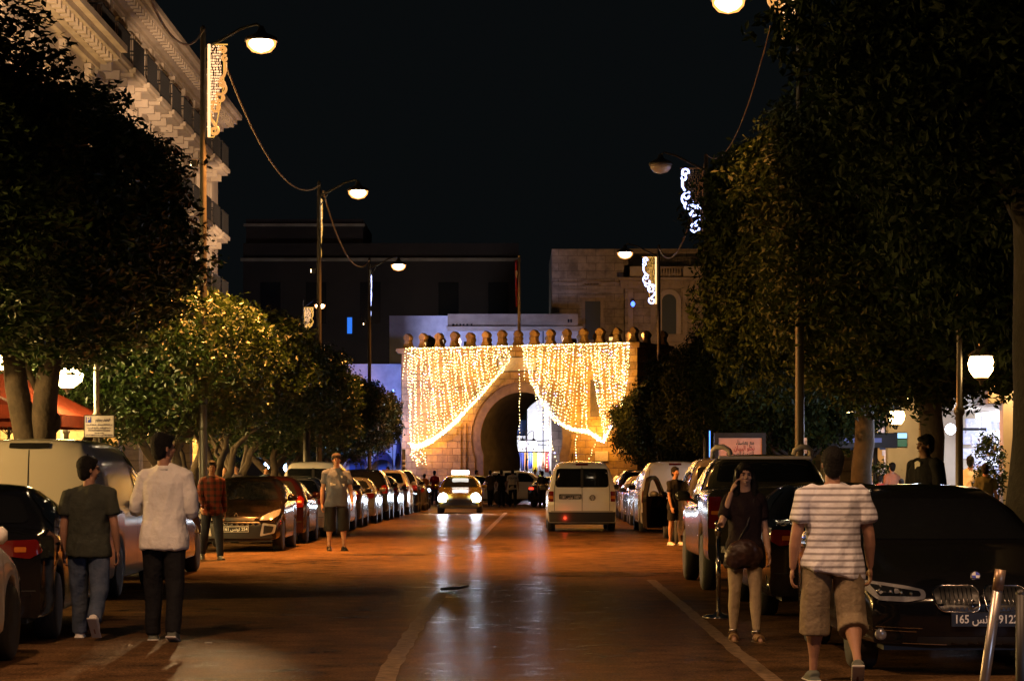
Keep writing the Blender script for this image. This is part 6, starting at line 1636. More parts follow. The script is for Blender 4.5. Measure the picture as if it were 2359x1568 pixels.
# ---- vehicles crossing before the gate
o, c = car('suv', 'white_pickup', (gx(1215, 117), 118), R(90), P_['white'], 'white four wheel drive standing sideways before the arch behind the policemen', 'car', None, detail=1)
o, c = car('hatch', 'taxi', (gx(1125, 119.5), 120), R(78), P_['yellow'], 'yellow taxi standing sideways before the arch, left of the policemen', 'taxi', None, detail=1)
o, c = car('sedan', 'parked_car', (gx(960, 119), 120.5), R(96), P_['cream'], 'pale saloon parked sideways at the foot of the gate, left end', 'car', None, detail=1)
o, c = car('sedan', 'dark_car', (gx(1285, 110), 112), R(165), P_['black'], 'black saloon with a lit red lamp just left of the white van', 'car', None, detail=1)
c.patch(rnd_poly([(.55, .80), (.55, .9), (.78, .9), (.78, .80)], .02), 'B', .012, .05, 'lit_tail_lamp', M['redlit'], o)
o, c = car('suv', 'dark_car', (gx(880, 112), 114), R(80), P_['black'], 'dark suv standing behind the left row in front of the blue house', 'car', None, detail=1)
# motor scooter beside the man in red
p = (gx(985, 107), 107)
o = empty('scooter', (p[0], p[1], 0), R(8), 'small scooter with a lit headlamp beside the man in red', 'scooter')
for y_ in (-.62, .62): make_wheel(o, 0, y_, .24, .1, 1)
MB().tube([(0, .62, .24), (0, .45, .55), (0, .1, .4), (0, -.3, .32), (0, -.5, .6), (0, -.45, .95)], [.07, .13, .1, .09, .07, .04], 10).build('frame', M['darkp'] if 'darkp' in M else P_['bluegrey'], o, True)
MB().box(-.13, .13, .05, .75, .68, .80, 0, None, .04).build('seat', M['trim'], o)
MB().tube([(-.33, -.42, .98), (0, -.46, .94), (.33, -.42, .98)], .018, 6).build('handlebar', M['chromec'], o)
MB().ball((0, -.56, .80), .08, .05, .07).build('headlight', glow('scooter_lamp', (.6, .75, 1), 12), o, True)
# ================================================================= PEOPLE
def skin_m(name, c): return mat(name, c, .55, spec=.35, col2=tuple(v * .85 for v in c), scale=14)
M['skin'] = skin_m('skin_tan', (.36, .19, .12)); M['skin2'] = skin_m('skin_light', (.48, .29, .20)); M['skin3'] = skin_m('skin_brown', (.24, .125, .08))
M['hair'] = mat('black_hair', (.007, .006, .005), .7, bump=.8, bscale=120, spec=.2)
M['hairb'] = mat('blond_hair', (.45, .30, .12), .5, bump=.6, bscale=90)
M['eye'] = mat('eye', (.02, .015, .012), .2); M['eyew'] = mat('eye_white', (.5, .45, .42), .3)
M['brow'] = M['hair']
def cloth(name, c, c2=None, rough=.85, scale=6, **k): return mat('cloth_' + name, c, rough, col2=c2, scale=scale, bump=1.0, bscale=13, spec=.2, **k)
def striped(name, c1, c2, period):
    m = cloth(name, c1); nt = m.node_tree; b = nt.nodes['Principled BSDF']
    tc = nn(nt, 'ShaderNodeTexCoord'); sp = nn(nt, 'ShaderNodeSeparateXYZ'); nt.links.new(tc.outputs['Object'], sp.inputs[0])
    mu = nn(nt, 'ShaderNodeMath', operation='MULTIPLY'); mu.inputs[1].default_value = 2 * PI / period; nt.links.new(sp.outputs['Z'], mu.inputs[0])
    si = nn(nt, 'ShaderNodeMath', operation='SINE'); nt.links.new(mu.outputs[0], si.inputs[0])
    r = nn(nt, 'ShaderNodeValToRGB'); r.color_ramp.elements[0].position = .12; r.color_ramp.elements[1].position = .45
    mr = nn(nt, 'ShaderNodeMapRange'); mr.inputs['From Min'].default_value = -1; nt.links.new(si.outputs[0], mr.inputs['Value'])
    r.color_ramp.elements[0].color = (*c2, 1); r.color_ramp.elements[1].color = (*c1, 1); nt.links.new(mr.outputs['Result'], r.inputs['Fac']); nt.links.new(r.outputs['Color'], b.inputs['Base Color'])
    return m
def plaid(name, c1, c2):
    m = cloth(name, c1); nt = m.node_tree; b = nt.nodes['Principled BSDF']
    tc = nn(nt, 'ShaderNodeTexCoord'); sp = nn(nt, 'ShaderNodeSeparateXYZ'); nt.links.new(tc.outputs['Object'], sp.inputs[0]); outs = []
    for ax in 'XZ':
        mu = nn(nt, 'ShaderNodeMath', operation='MULTIPLY'); mu.inputs[1].default_value = 2 * PI / .11; nt.links.new(sp.outputs[ax], mu.inputs[0])
        si = nn(nt, 'ShaderNodeMath', operation='SINE'); nt.links.new(mu.outputs[0], si.inputs[0])
        gt = nn(nt, 'ShaderNodeMath', operation='GREATER_THAN'); gt.inputs[1].default_value = .2; nt.links.new(si.outputs[0], gt.inputs[0]); outs.append(gt)
    ad = nn(nt, 'ShaderNodeMath', operation='ADD'); nt.links.new(outs[0].outputs[0], ad.inputs[0]); nt.links.new(outs[1].outputs[0], ad.inputs[1])
    hf = nn(nt, 'ShaderNodeMath', operation='MULTIPLY'); hf.inputs[1].default_value = .5; nt.links.new(ad.outputs[0], hf.inputs[0])
    mx = nn(nt, 'ShaderNodeMix', data_type='RGBA'); nt.links.new(hf.outputs[0], mx.inputs['Factor']); mx.inputs['A'].default_value = (*c1, 1); mx.inputs['B'].default_value = (*c2, 1)
    nt.links.new(mx.outputs['Result'], b.inputs['Base Color']); return m

def remesh(mb, vox, sm=5, wr=0, wscale=9, zstretch=.35, seed=0):
    me = bpy.data.meshes.new('t'); me.from_pydata([tuple(v) for v in mb.v], [], mb.f)
    o = bpy.data.objects.new('t', me); COL.objects.link(o)
    m = o.modifiers.new('r', 'REMESH'); m.mode = 'VOXEL'; m.voxel_size = vox
    s = o.modifiers.new('s', 'SMOOTH'); s.factor = .5; s.iterations = sm
    out = bpy.data.meshes.new_from_object(o.evaluated_get(bpy.context.evaluated_depsgraph_get()))
    bpy.data.objects.remove(o); bpy.data.meshes.remove(me)
    if wr:
        out.update(); NS = noise.noise
        co_ = [v.co.copy() for v in out.vertices]; nr = [v.normal.copy() for v in out.vertices]
        for v, c, n in zip(out.vertices, co_, nr):
            q = Vector((c.x * wscale + seed, c.y * wscale, c.z * wscale * zstretch + c.x * 4))
            r = NS(q); r = (1 - abs(r) * 3.2) * .6 + NS(q * 2.3) * .5
            v.co = c + n * (r + .45) * wr
    out.polygons.foreach_set('use_smooth', [True] * len(out.polygons))
    return out
def loft(mb, secs, n=18):     # secs: (x, y, z, rx, ry)
    vs = []; fs = []
    for (x, y, z, rx, ry) in secs:
        for k in range(n):
            a = 2 * PI * k / n; c, s_ = math.cos(a), math.sin(a); e = .88
            vs.append((x + rx * math.copysign(abs(c) ** e, c), y + ry * math.copysign(abs(s_) ** e, s_), z))
    for i in range(len(secs) - 1):
        for k in range(n): j = (k + 1) % n; fs.append((i * n + k, i * n + j, (i + 1) * n + j, (i + 1) * n + k))
    fs += [tuple(range(n - 1, -1, -1)), tuple(range((len(secs) - 1) * n, len(secs) * n))]
    mb.add(vs, fs)
def figure(loc, rz, H, label, top=None, bottom=None, shoes=None, hair='short', skin='skin', legs=((8, 5, 2), (-10, 12, 2)), arms=((-8, 9, 12), (10, 9, 12)), sleeve='short',
           bot='trousers', build=1.0, belly=0.0, head=(0, 0), vox=.011, group=None, hairm=None, hem=.47, coat=False, female=False, bare_feet=False, name='person', eyes=True, lean=0, hem_skew=0):
    """standing or walking figure, facing -y. legs: (swing fwd, knee bend, splay) degrees for left (+x) and right (-x)
       arms: (swing fwd, outward, elbow bend) ; a dict gives explicit elbow and hand targets (in units of H)"""
    o = empty(name, loc, rz, label, 'person', group)
    h = H; B = build
    hipz = .53; J = {}
    # legs
    feet = []
    for sd, (sw, kn, sp) in zip((1, -1), legs):
        hip = Vector((sd * .052 * B, 0, hipz))
        a = R(sw); t = Vector((sd * math.sin(R(sp)), -math.sin(a), -math.cos(a))); knee = hip + t.normalized() * .245
        a2 = R(sw - kn); t2 = Vector((sd * math.sin(R(sp)) * .5, -math.sin(a2), -math.cos(a2))); ank = knee + t2.normalized() * .245
        J[sd] = (hip, knee, ank, a2); feet.append(ank.z)
    dz = .042 - min(feet)
    def leg_pts(sd): return [p + Vector((0, 0, dz)) for p in J[sd][:3]]
    hz_ = hipz + dz
    ln = R(lean)
    def bend(v): 
        v = Vector(v); 
        if v.z > hz_ and ln: 
            d = v.z - hz_; return Vector((v.x, v.y - math.sin(ln) * d, hz_ + math.cos(ln) * d))
        return v
    shz = hz_ + .276; shx = (.098 if not female else .085) * B
    # head frame
    hy, hp = R(head[0]), R(head[1])
    hc = bend((0, -.004, hz_ + .415)); HM = Matrix.Translation(hc) @ Matrix.Rotation(hy, 4, 'Z') @ Matrix.Rotation(hp, 4, 'X')
    def arm_pts(sd, A):
        s0 = bend((sd * shx, .004, shz))
        if isinstance(A, dict):
            return [s0, Vector(A['elbow']) + Vector((0, 0, dz)), Vector(A['hand']) + Vector((0, 0, dz))]
        sw, ou, el = A; a = R(sw); t = Vector((sd * math.sin(R(ou)), -math.sin(a) * math.cos(R(ou)), -math.cos(a) * math.cos(R(ou))))
        e = s0 + t * .172; a2 = R(sw + el); t2 = Vector((sd * math.sin(R(ou)) * .35, -math.sin(a2), -math.cos(a2))); return [s0, e, e + t2.normalized() * .148]
    AP = {sd: arm_pts(sd, A) for sd, A in zip((1, -1), arms)}
    S = Matrix.Scale(h, 4)
    # ---- body (skin): one continuous surface
    mb = MB(); fb = .9 if female else 1.0
    tor = [(0, .003, hz_ - .045, .070 * B, .05), (0, .003, hz_, .084 * B, .058), (0, -.002, hz_ + .07, .073 * B * fb, .052), (0, -.004, hz_ + .14, .078 * B * fb, .054), (0, -.004, hz_ + .20, .088 * B * fb, .060), (0, 0, hz_ + .255, .092 * B * fb, .055), (0, .003, hz_ + .290, .068 * B * fb, .045), (0, .006, hz_ + .315, .040 * B, .036), (0, .002, hz_ + .34, .033, .034), (0, -.004, hz_ + .37, .032, .035)]
    def bsec(s_): p = bend((s_[0], s_[1], s_[2])); return (p.x, p.y, p.z, s_[3], s_[4])
    loft(mb, [bsec(s_) for s_ in tor])
    # head: skull, jaw, nose, brow, ears
    hb = MB(); hb.ball((0, .012, .022), .043, .054, .050, 16, 12); hb.ball((0, -.014, -.012), .034, .036, .050, 14, 10); hb.ball((0, -.026, -.042), .019, .019, .016, 10, 8)
    hb.tube([(0, -.048, .012), (0, -.060, -.008), (0, -.054, -.014)], [.006, .0085, .007], 8); hb.ball((0, -.046, .020), .026, .010, .006, 10, 6)
    hb.ball((0, -.048, -.030), .012, .006, .005, 8, 6)
    for sd in (1, -1): hb.ball((sd * .044, .008, -.002), .005, .010, .017, 8, 6); hb.ball((sd * .022, -.038, -.010), .012, .010, .012, 8, 6)
    mb.add([HM @ Vector(v) for v in hb.v], hb.f)
    for sd in (1, -1):
        p = AP[sd]; mb.tube([p[0] - Vector((sd * .03, 0, .014)), p[0] - Vector((0, 0, .006)), p[0].lerp(p[1], .4), p[1], p[1].lerp(p[2], .3), p[2]], [.022 * B, .025 * B, .025 * B, .0205 * B, .0215 * B, .0145], 12)
        # hand: palm, four curled fingers, thumb
        d = (p[2] - p[1]).normalized(); A = arms[0 if sd == 1 else 1]
        side = Vector((0, -1, 0)); side = (side - d * side.dot(d)); side = side.normalized() if side.length > .2 else Vector((1, 0, 0)); inn = d.cross(side).normalized()
        if inn.x * sd > 0: inn = -inn
        pc = p[2] + d * .026
        hbm = MB(); hbm.ball((0, 0, 0), .0095, .024, .030, 12, 8)
        Mh = Matrix((( inn.x, side.x, d.x, pc.x), (inn.y, side.y, d.y, pc.y), (inn.z, side.z, d.z, pc.z), (0, 0, 0, 1)))
        for k, (off, ln_) in enumerate(((.018, .040), (.006, .045), (-.006, .042), (-.017, .033))):
            b0 = Vector((0, off, .022)); cu = .35 + .12 * k
            hbm.tube([b0, b0 + Vector((.004, 0, ln_ * .45)), b0 + Vector((.004 + ln_ * .5 * math.sin(cu), 0, ln_ * (.45 + .42 * math.cos(cu)))), b0 + Vector((.006 + ln_ * .85 * math.sin(cu + .3), 0, ln_ * (.45 + .55 * math.cos(cu + .3))))], [.0062, .0060, .0055, .0045], 7)
        hbm.tube([(0, .014, -.008), (.007, .028, .008), (.012, .032, .024)], [.008, .0068, .0055], 7)
        mb.add([Mh @ Vector(v) for v in hbm.v], hbm.f)
        q = leg_pts(sd); mb.tube([q[0] + Vector((0, 0, .02)), q[0].lerp(q[1], .3), q[1], q[1].lerp(q[2], .3) + Vector((0, .006, 0)), q[1].lerp(q[2], .75), q[2]], [.050 * B, .047 * B, .031 * B, .032 * B, .020, .0175], 12)
        # foot
        a2 = J[sd][3]; up = q[2]; pitch = min(R(55), max(-R(20), -a2 * .9)) if q[2].z > .05 else 0
        FM = Matrix.Translation(up) @ Matrix.Rotation(R(6) * sd, 4, 'Z') @ Matrix.Rotation(pitch, 4, 'X')
        fbm = MB(); fbm.tube([(0, .022, -.026), (0, .0, -.022), (0, -.045, -.027), (0, -.085, -.033), (0, -.105, -.036)], [.016, .021, .020, .014, .008], 10, sx=1.15)
        mb.add([FM @ Vector(v) for v in fbm.v], fbm.f); J[sd] = (*q, FM)
    mb.v = [tuple(Vector(v) * h) for v in mb.v]
    bm_ = remesh(mb, vox * .78, 2); body = link('body', bm_, M[skin], o)
    # ---- hair
    hm = hairm or M['hair']; k = MB()
    if hair in ('short', 'long', 'cap', 'bun'):
        k.ball((0, .017, .030), .048, .0565, .053, 16, 12); k.ball((0, .030, -.010), .041, .036, .048, 12, 8); k.ball((0, .022, .005), .0455, .045, .035, 12, 8)
        if hair != 'cap': k.ball((0, -.026, .052), .034, .022, .018, 12, 8)
        k.ball((0, .046, .006), .034, .022, .036, 12, 8)
        for sd in (1, -1): k.ball((sd * .040, .006, .024), .008, .022, .020, 8, 6)
    if hair == 'long':
        k.tube([(0, .030, .03), (.01, .052, -.03), (.015, .055, -.10), (.02, .050, -.19)], [.040, .042, .040, .016], 12)
        for sd in (1, -1): k.tube([(sd * .036, .0, .045), (sd * .047, .002, .0), (sd * .052, -.006, -.06), (sd * .050, -.018, -.13), (sd * .045, -.016, -.19)], [.016, .017, .021, .020, .008], 10)
    if hair == 'bun': k.ball((0, .05, .06), .026)
    if k.v:
        k.v = [tuple((HM @ Vector(v)) * h) for v in k.v]; link('hair', remesh(k, vox * .8, 2, .0025 * h, 60, 1, 3), hm, o)
    if eyes:
        e = MB()
        for sd in (1, -1):
            e = MB(); e.ball(HM @ Vector((sd * .0165, -.0465, .007)), .0052, .004, .0035, 8, 6); e.v = [tuple(Vector(v) * h) for v in e.v]; e.build('eye', M['eye'], o, True)
        e = MB()
        for sd in (1, -1): e.tube([HM @ Vector((sd * .010, -.0535, .0175)), HM @ Vector((sd * .018, -.054, .020)), HM @ Vector((sd * .027, -.048, .017))], [.0018, .0022, .0014], 5)
        e.tube([HM @ Vector((-.011, -.0535, -.031)), HM @ Vector((0, -.0555, -.0305)), HM @ Vector((.011, -.0535, -.031))], [.0012, .002, .0012], 5)
        e.v = [tuple(Vector(v) * h) for v in e.v]; e.build('brows', M['brow'], o, True)
    # ---- shirt
    if top is not None:
        t = MB(); g = .011; bl = belly
        lo = hem - (.53 - hz_)
        secs = [(0, .004, lo, .100 * B + g, .068 + g + bl * .2), (0, .003, hz_ - .02, .100 * B + g * .8, .067 + g + bl * .4), (0, .002, hz_ + .02, .090 * B + g, .062 + g + bl * .7), (0, -.002 - bl * .5, hz_ + .06, .079 * B * fb + g * 1.3, .056 + g + bl), (0, -.004 - bl * .45, hz_ + .13, .081 * B * fb + g, .058 + g + bl * .8), (0, -.004, hz_ + .20, .091 * B * fb + g, .061 + g), (0, 0, hz_ + .255, .095 * B * fb + g, .056 + g), (0, .003, hz_ + .288, .075 * B * fb + g, .046 + g * .8), (0, .005, hz_ + .314, .043 * B + g * .4, .040), (0, .004, hz_ + .326, .038, .038)]
        loft(t, [bsec(s_) for s_ in secs], 22)
        if coat: loft(t, [bsec(s_) for s_ in [(0, .004, lo - .03, .095 * B + g, .066 + g), (0, .004, hz_ + .05, .088 * B + g * 1.5, .064 + g)]], 20)
        sl = {'short': .62, 'elbow': 1.0, 'long': 2.0, 'none': .0, 'rolled': 1.12}[sleeve]
        for sd in (1, -1):
            p = AP[sd]; P = [p[0] - Vector((sd * .045, 0, -.016)), p[0] + Vector((0, 0, .0)), p[0].lerp(p[1], .35)]
            rr = [.030 * B, .0355 * B, .0335 * B]
            if sl > .0:
                P.append(p[0].lerp(p[1], min(sl, 1))); rr.append(.0335 * B if sl <= 1 else .028 * B)
                if sl > 1: P.append(p[1].lerp(p[2], min(.92, sl - 1))); rr.append(.0265 * B if sleeve == 'rolled' else .021)
                t.tube(P, rr, 14); t.tube([bend((sd * .018, .006, hz_ + .312)), bend((sd * .055, .005, hz_ + .300)), bend((sd * shx * .98, .004, shz + .008))], [.026, .025, .028 * B], 12)
        t.v = [tuple(Vector(v) * h) for v in t.v]
        tm = remesh(t, vox * .9, 3, 'W' and .0125 * h, 8 / h, .55, loc[0] * 7)
        if hem_skew:
            for v in tm.vertices:
                q = (hz_ * h + .02 - v.co.z) / (.06 * h)
                if q > 0: v.co.z -= min(1, q) * hem_skew * (v.co.x)
        sh = link('shirt' if not coat else 'jacket', tm, top, o)
        if sleeve in ('rolled', 'long') and not coat:      # collar
            c = MB(); pc = bend((0, .004, hz_ + .326)); c.lathe([(.047, -.016), (.045, -.006), (.040, .006), (.036, .007)], 20, c=(pc.x, pc.y, pc.z)); c.v = [tuple(Vector(v) * h) for v in c.v]; q = c.build('collar', top, sh, True); q.modifiers.new('t', 'SOLIDIFY').thickness = .006
    # ---- trousers / shorts / leggings
    if bottom is not None:
        t = MB(); g = .006 if bot == 'leggings' else .010
        loft(t, [(0, .004, hz_ - .05, .074 * B + g, .054 + g), (0, .004, hz_ - .005, .086 * B + g * .6, .060 + g * .6), (0, 0, hz_ + .045, .079 * B + g * .3, .056 + g * .3)], 20)
        for sd in (1, -1):
            q = J[sd]; end = {'trousers': None, 'shorts': .18, 'bermuda': .32, 'leggings': None}[bot]
            if bot == 'leggings': P = [q[0] + Vector((0, 0, .02)), q[0].lerp(q[1], .3), q[1], q[1].lerp(q[2], .35) + Vector((0, .006, 0)), q[2] + (q[1] - q[2]) * .08]; rr = [.053 * B, .050 * B, .034 * B, .034 * B, .020]
            elif bot == 'trousers': P = [q[0] + Vector((0, 0, .02)), q[0].lerp(q[1], .3), q[1], q[1].lerp(q[2], .45), q[2] + Vector((0, .004, -.012))]; rr = [.050 * B, .053 * B, .044 * B, .039 * B, .033 * B]
            else:
                e = q[1].lerp(q[2], end) if bot == 'bermuda' else q[0].lerp(q[1], 1.0 - end)
                P = [q[0] + Vector((0, 0, .02)), q[0].lerp(q[1], .35), q[0].lerp(q[1], .75) if bot == 'shorts' else q[1], e]; rr = [.049 * B, .052 * B, .051 * B, .053 * B]
            t.tube(P, rr, 14)
        t.v = [tuple(Vector(v) * h) for v in t.v]
        link({'trousers': 'trousers', 'shorts': 'shorts', 'bermuda': 'shorts', 'leggings': 'leggings'}[bot], remesh(t, vox * .9, 3, .0045 * h if bot != 'leggings' else .001, 10 / h, .5, loc[1]), bottom, o)
    # ---- shoes
    if shoes is not None:
        for sd in (1, -1):
            FM = J[sd][3]; f = MB()
            f.tube([(0, .030, -.020), (0, .010, -.014), (0, -.040, -.021), (0, -.085, -.029), (0, -.115, -.034)], [.018, .024, .023, .018, .011], 12, sx=1.2)
            f.box(-.026, .026, -.112, .042, -.044, -.030, 0, None, .005)
            f.v = [tuple((FM @ Vector(v)) * h) for v in f.v]
            m_ = remesh(f, vox * .8, 2); link('shoe', m_, shoes, o)
            if vox < .012:
                f = MB(); f.box(-.0275, .0275, -.114, .044, -.0455, -.036, 0, None, .004); f.v = [tuple((FM @ Vector(v)) * h) for v in f.v]; f.build('sole', M['shoewhite'], KIDS[o.name][-1])
    o['_h'] = h
    return o, dict(HM=HM, J=J, AP=AP, hz=hz_, h=h, bend=bend)
M['shoewhite'] = mat('white_shoe', (.6, .58, .55), .6); M['shoeblack'] = mat('black_shoe', (.015, .013, .012), .5); M['shoetan'] = mat('suede_shoe', (.10, .11, .09), .8)
C_white = cloth('white_shirt', (.84, .82, .79), (.76, .74, .70)); C_olive = cloth('olive_tee', (.045, .05, .038), (.036, .04, .03)); C_jean = cloth('blue_jeans', (.045, .065, .11), (.08, .10, .15), scale=9)
C_black = cloth('black_trousers', (.010, .010, .012)); C_grey = cloth('grey_jersey', (.085, .10, .15), (.07, .085, .13)); C_khaki = cloth('khaki_shorts', (.24, .19, .12), (.2, .155, .10))
C_stripe = striped('striped_polo', (.72, .72, .78), (.30, .28, .30), .047); C_plaid = plaid('plaid_shirt', (.11, .022, .012), (.02, .015, .015))
C_maroon = cloth('maroon_top', (.016, .009, .010)); C_leg = cloth('beige_leggings', (.42, .33, .22), (.36, .28, .18))
def gp(x, y): q = g2(x, y); return (q[0], q[1], 0)

o, I = figure((*gp(378, 1474)[:2], 0), PI, 1.83, 'man in a rolled sleeve white shirt and black trousers walking away, face turned right', C_white, C_black, M['shoetan'], legs=((7, 4, 1), (-7, 12, 1)),
              arms=((12, 14, 72), (6, 12, 58)), sleeve='rolled', head=(-52, 0), vox=.010, hem=.455, build=1.03)
MB().tube([(.045, -.155 * 1.0, 0), (.05, -.16, .11)], .03, 10).build('phone', M['blackmetal'], None).hide_render = False if False else False
bpy.data.objects.remove(bpy.data.objects['phone'])
o, I = figure((*gp(205, 1470)[:2], 0), PI, 1.64, 'man in an olive tee and blue jeans walking away beside the black saloon, looking right', C_olive, C_jean, M['shoewhite'], legs=((14, 4, 2), (-10, 42, 2)),
              arms=((2, 10, 14), (-4, 12, 20)), head=(-58, 0), vox=.010, build=1.12, belly=.006, hem=.47)
o, I = figure((gx(1918, 17.35), 17.35, 0), PI, 1.66, 'man in a striped polo and khaki shorts walking away in the right foreground', C_stripe, C_khaki, M['shoetan'], legs=((8, 3, 2), (-6, 34, 3)),
              arms=((-2, 13, 14), (3, 13, 16)), bot='bermuda', vox=.010, build=1.24, belly=.004, hem=.475, hem_skew=-.22)
o, I = figure((*gp(775, 1268)[:2], 0), R(12), 1.87, 'stout man in a cap, grey football jersey and black shorts standing in the road', C_grey, C_black, M['shoeblack'], legs=((2, 2, 3), (0, 0, 3)),
              arms=((8, 12, 16), (0, 12, 8)), hair='cap', head=(-2, -4), bot='bermuda', vox=.012, build=1.12, belly=.022, skin='skin')
hm, h = I['HM'], I['h']
k = MB(); k.ball((0, .014, .046), .050, .058, .034, 18, 10); k.v = [tuple((hm @ Vector(v)) * h) for v in k.v]; cp = k.build('cap', cloth('cap_cloth', (.05, .035, .032)), o, True)
k = MB(); k.tube([(0, -.030, .036), (0, -.062, .032), (0, -.088, .026)], [.028, .030, .020], 12); k.v = [(a, b, .030 + (c - .030) * .16) for a, b, c in k.v]; k.v = [tuple((hm @ Vector(v)) * h) for v in k.v]; k.build('cap_peak', cloth('peak_cloth', (.03, .02, .02)), cp, True)
M['yel'] = cloth('yellow_stripe', (.65, .60, .04)); M['prt'] = mat('shirt_print', (.75, .75, .72), .6)
for sd in (1, -1):
    k = MB(); z = I['hz'] + .30; k.tube([(sd * .045, .002, z + .028), (sd * .08, .002, z + .014), (sd * .115, .004, z - .012), (sd * .13, .004, z - .05)], .012, 8, sx=1); k.v = [tuple(Vector(v) * h) for v in k.v]; k.build('shoulder_stripe', M['yel'], o, True)
yb = -.128
text('Emirates', .082, Vector((0, yb - .034, (I['hz'] + .165) * h)), M['prt'], o, bold=.02, wid=.27, ext=.012); text('Fly', .045, Vector((0, yb - .020, (I['hz'] + .192) * h)), M['prt'], o, bold=.02, ext=.012)
k = MB(); k.ball((.085, yb - .004, 1.0 * (I['hz'] + .245) * h), .022, .012, .026).build('crest', M['prt'], o, True)
k = MB()
for i in range(3): k.box(-.10 + i * .016, -.088 + i * .016, yb - .012, yb + .02, (I['hz'] + .235) * h, (I['hz'] + .242 + i * .006) * h)
k.build('logo', M['prt'], o)
ap = I['AP'][1][2] * h; MB().tube([ap + Vector((.03 * math.cos(a), .03 * math.sin(a), .0)) for a in [i * PI / 6 for i in range(13)]], .012, 6).build('wristband', M['prt'], o, True)

o, I = figure((*gp(488, 1288)[:2], 0), R(18), 1.72, 'man in a red and black plaid shirt walking towards the camera before the brown coupe', C_plaid, C_jean if False else cloth('dark_jeans', (.012, .016, .03)), M['shoeblack'], legs=((16, 6, 2), (-14, 18, 2)),
              arms=((-12, 10, 18), (16, 10, 30)), sleeve='long', vox=.012, head=(-10, 0), skin='skin3')
# woman on the phone
ARM_R = {'elbow': (-.150, -.050, .66), 'hand': (-.082, -.022, .852)}     # her right arm lifts the phone
o, I = figure((*gp(1716, 1476)[:2], 0), R(4), 1.57, 'long haired woman in a maroon top and beige leggings holding a phone to her ear', C_maroon, C_leg, None, legs=((7, 3, 1), (-3, 8, 1)),
              arms=((6, 10, 22), ARM_R), hair='long', sleeve='short', bot='leggings', vox=.009, female=True, head=(0, 0), skin='skin2', hem=.43, build=1.0)
h = I['h']; hp_ = I['AP'][-1][2] * h
MB().box(-.008, .008, -.035, .035, -.07, .07, 0, Matrix.Translation((I['HM'] @ Vector((-.054, -.006, -.006))) * h) @ Matrix.Rotation(R(22), 4, 'X'), .004).build('phone', M['blackmetal'], None).name = 'mobile_phone'
ph = bpy.data.objects['mobile_phone']; ph.location = o.location; ph.rotation_euler = o.rotation_euler; tag(ph, 'dark mobile phone held to the ear of the long haired woman', 'phone')
# handbag worn across her hips, necklace, sandals
k = MB(); k.ball((-.03, -.115, .80), .15, .075, .12, 18, 12); k.ball((-.10, -.10, .76), .10, .07, .10, 14, 10); k.ball((.05, -.10, .77), .10, .07, .10, 14, 10)
bag = link('handbag', remesh(k, .010, 3, .008, 14, 1.2, 5), mat('dark_leather', (.06, .028, .022), .4, col2=(.03, .015, .012), scale=9), None); bag.location = o.location; bag.rotation_euler = o.rotation_euler
tag(bag, 'slouchy dark leather handbag hanging across the hips of the woman on the phone', 'handbag')
MB().tube([(-.10, -.11, .86), (.0, -.135, 1.05), (.07, -.09, 1.27), (.08, 0, 1.33), (.05, .09, 1.2), (-.06, .10, .95)], .009, 6).build('strap', M['shoeblack'], bag, True)
k = MB(); z = (I['hz'] + .315) * h; k.tube([(.055 * math.cos(a), -.012 + .062 * math.sin(a), z - .02 - .03 * max(0, -math.sin(a))) for a in [i * PI / 10 for i in range(21)]], .006, 6); k.build('necklace', M['prt'], o, True)
for sd in (1, -1):
    FM = I['J'][sd][3]; f = MB(); f.box(-.024, .024, -.112, .034, -.046, -.036, 0, None, .005)
    for yy in (-.085, -.055, -.02): f.tube([(-.025, yy, -.034), (-.015, yy, -.008), (0, yy, .0), (.015, yy, -.008), (.025, yy, -.034)], .007, 6)
    f.tube([(-.022, .0, -.0), (0, .026, .012), (.022, .0, 0)], .006, 6)
    f.v = [tuple((FM @ Vector(v)) * h) for v in f.v]; f.build('sandal', mat('gold_sandal', (.25, .16, .07), .35, .5), o, True)
for sd in (1, -1):
    p = I['J'][sd][2] * h; MB().lathe([(.036, 0), (.04, .015), (.036, .03)], 14, c=(p.x, p.y, p.z + .01)).build('anklet', mat('silver_anklet', (.6, .58, .55), .25, 1), o, True)
# man in a dark jacket on the right pavement, turned to the left
o, I = figure((gx(2132, 30), 30, .15), R(-62), 1.80, 'big man in a dark jacket and pale shirt standing before the right lantern post', cloth('dark_jacket', (.012, .012, .014)), C_black, M['shoeblack'], legs=((2, 0, 2), (-2, 0, 2)),
              arms=((-2, 12, 40), (4, 12, 60)), sleeve='long', vox=.013, head=(-12, 6), build=1.3, coat=True, skin='skin3', hem=.44)
k = MB(); k.prism([(-.03, 1.28), (-.055, 1.50), (.0, 1.52), (.055, 1.50), (.03, 1.28), (0, 1.20)], -.128, -.10); k.build('shirt_front', C_white, o)
# person in black beside the open door
figure((gx(1556, 50.6), 50.6, 0), R(35), 1.62, 'person in black shorts standing behind the open car door', C_black, C_black, M['shoewhite'], legs=((3, 2, 2), (-3, 2, 2)), bot='shorts', vox=.015, eyes=False)
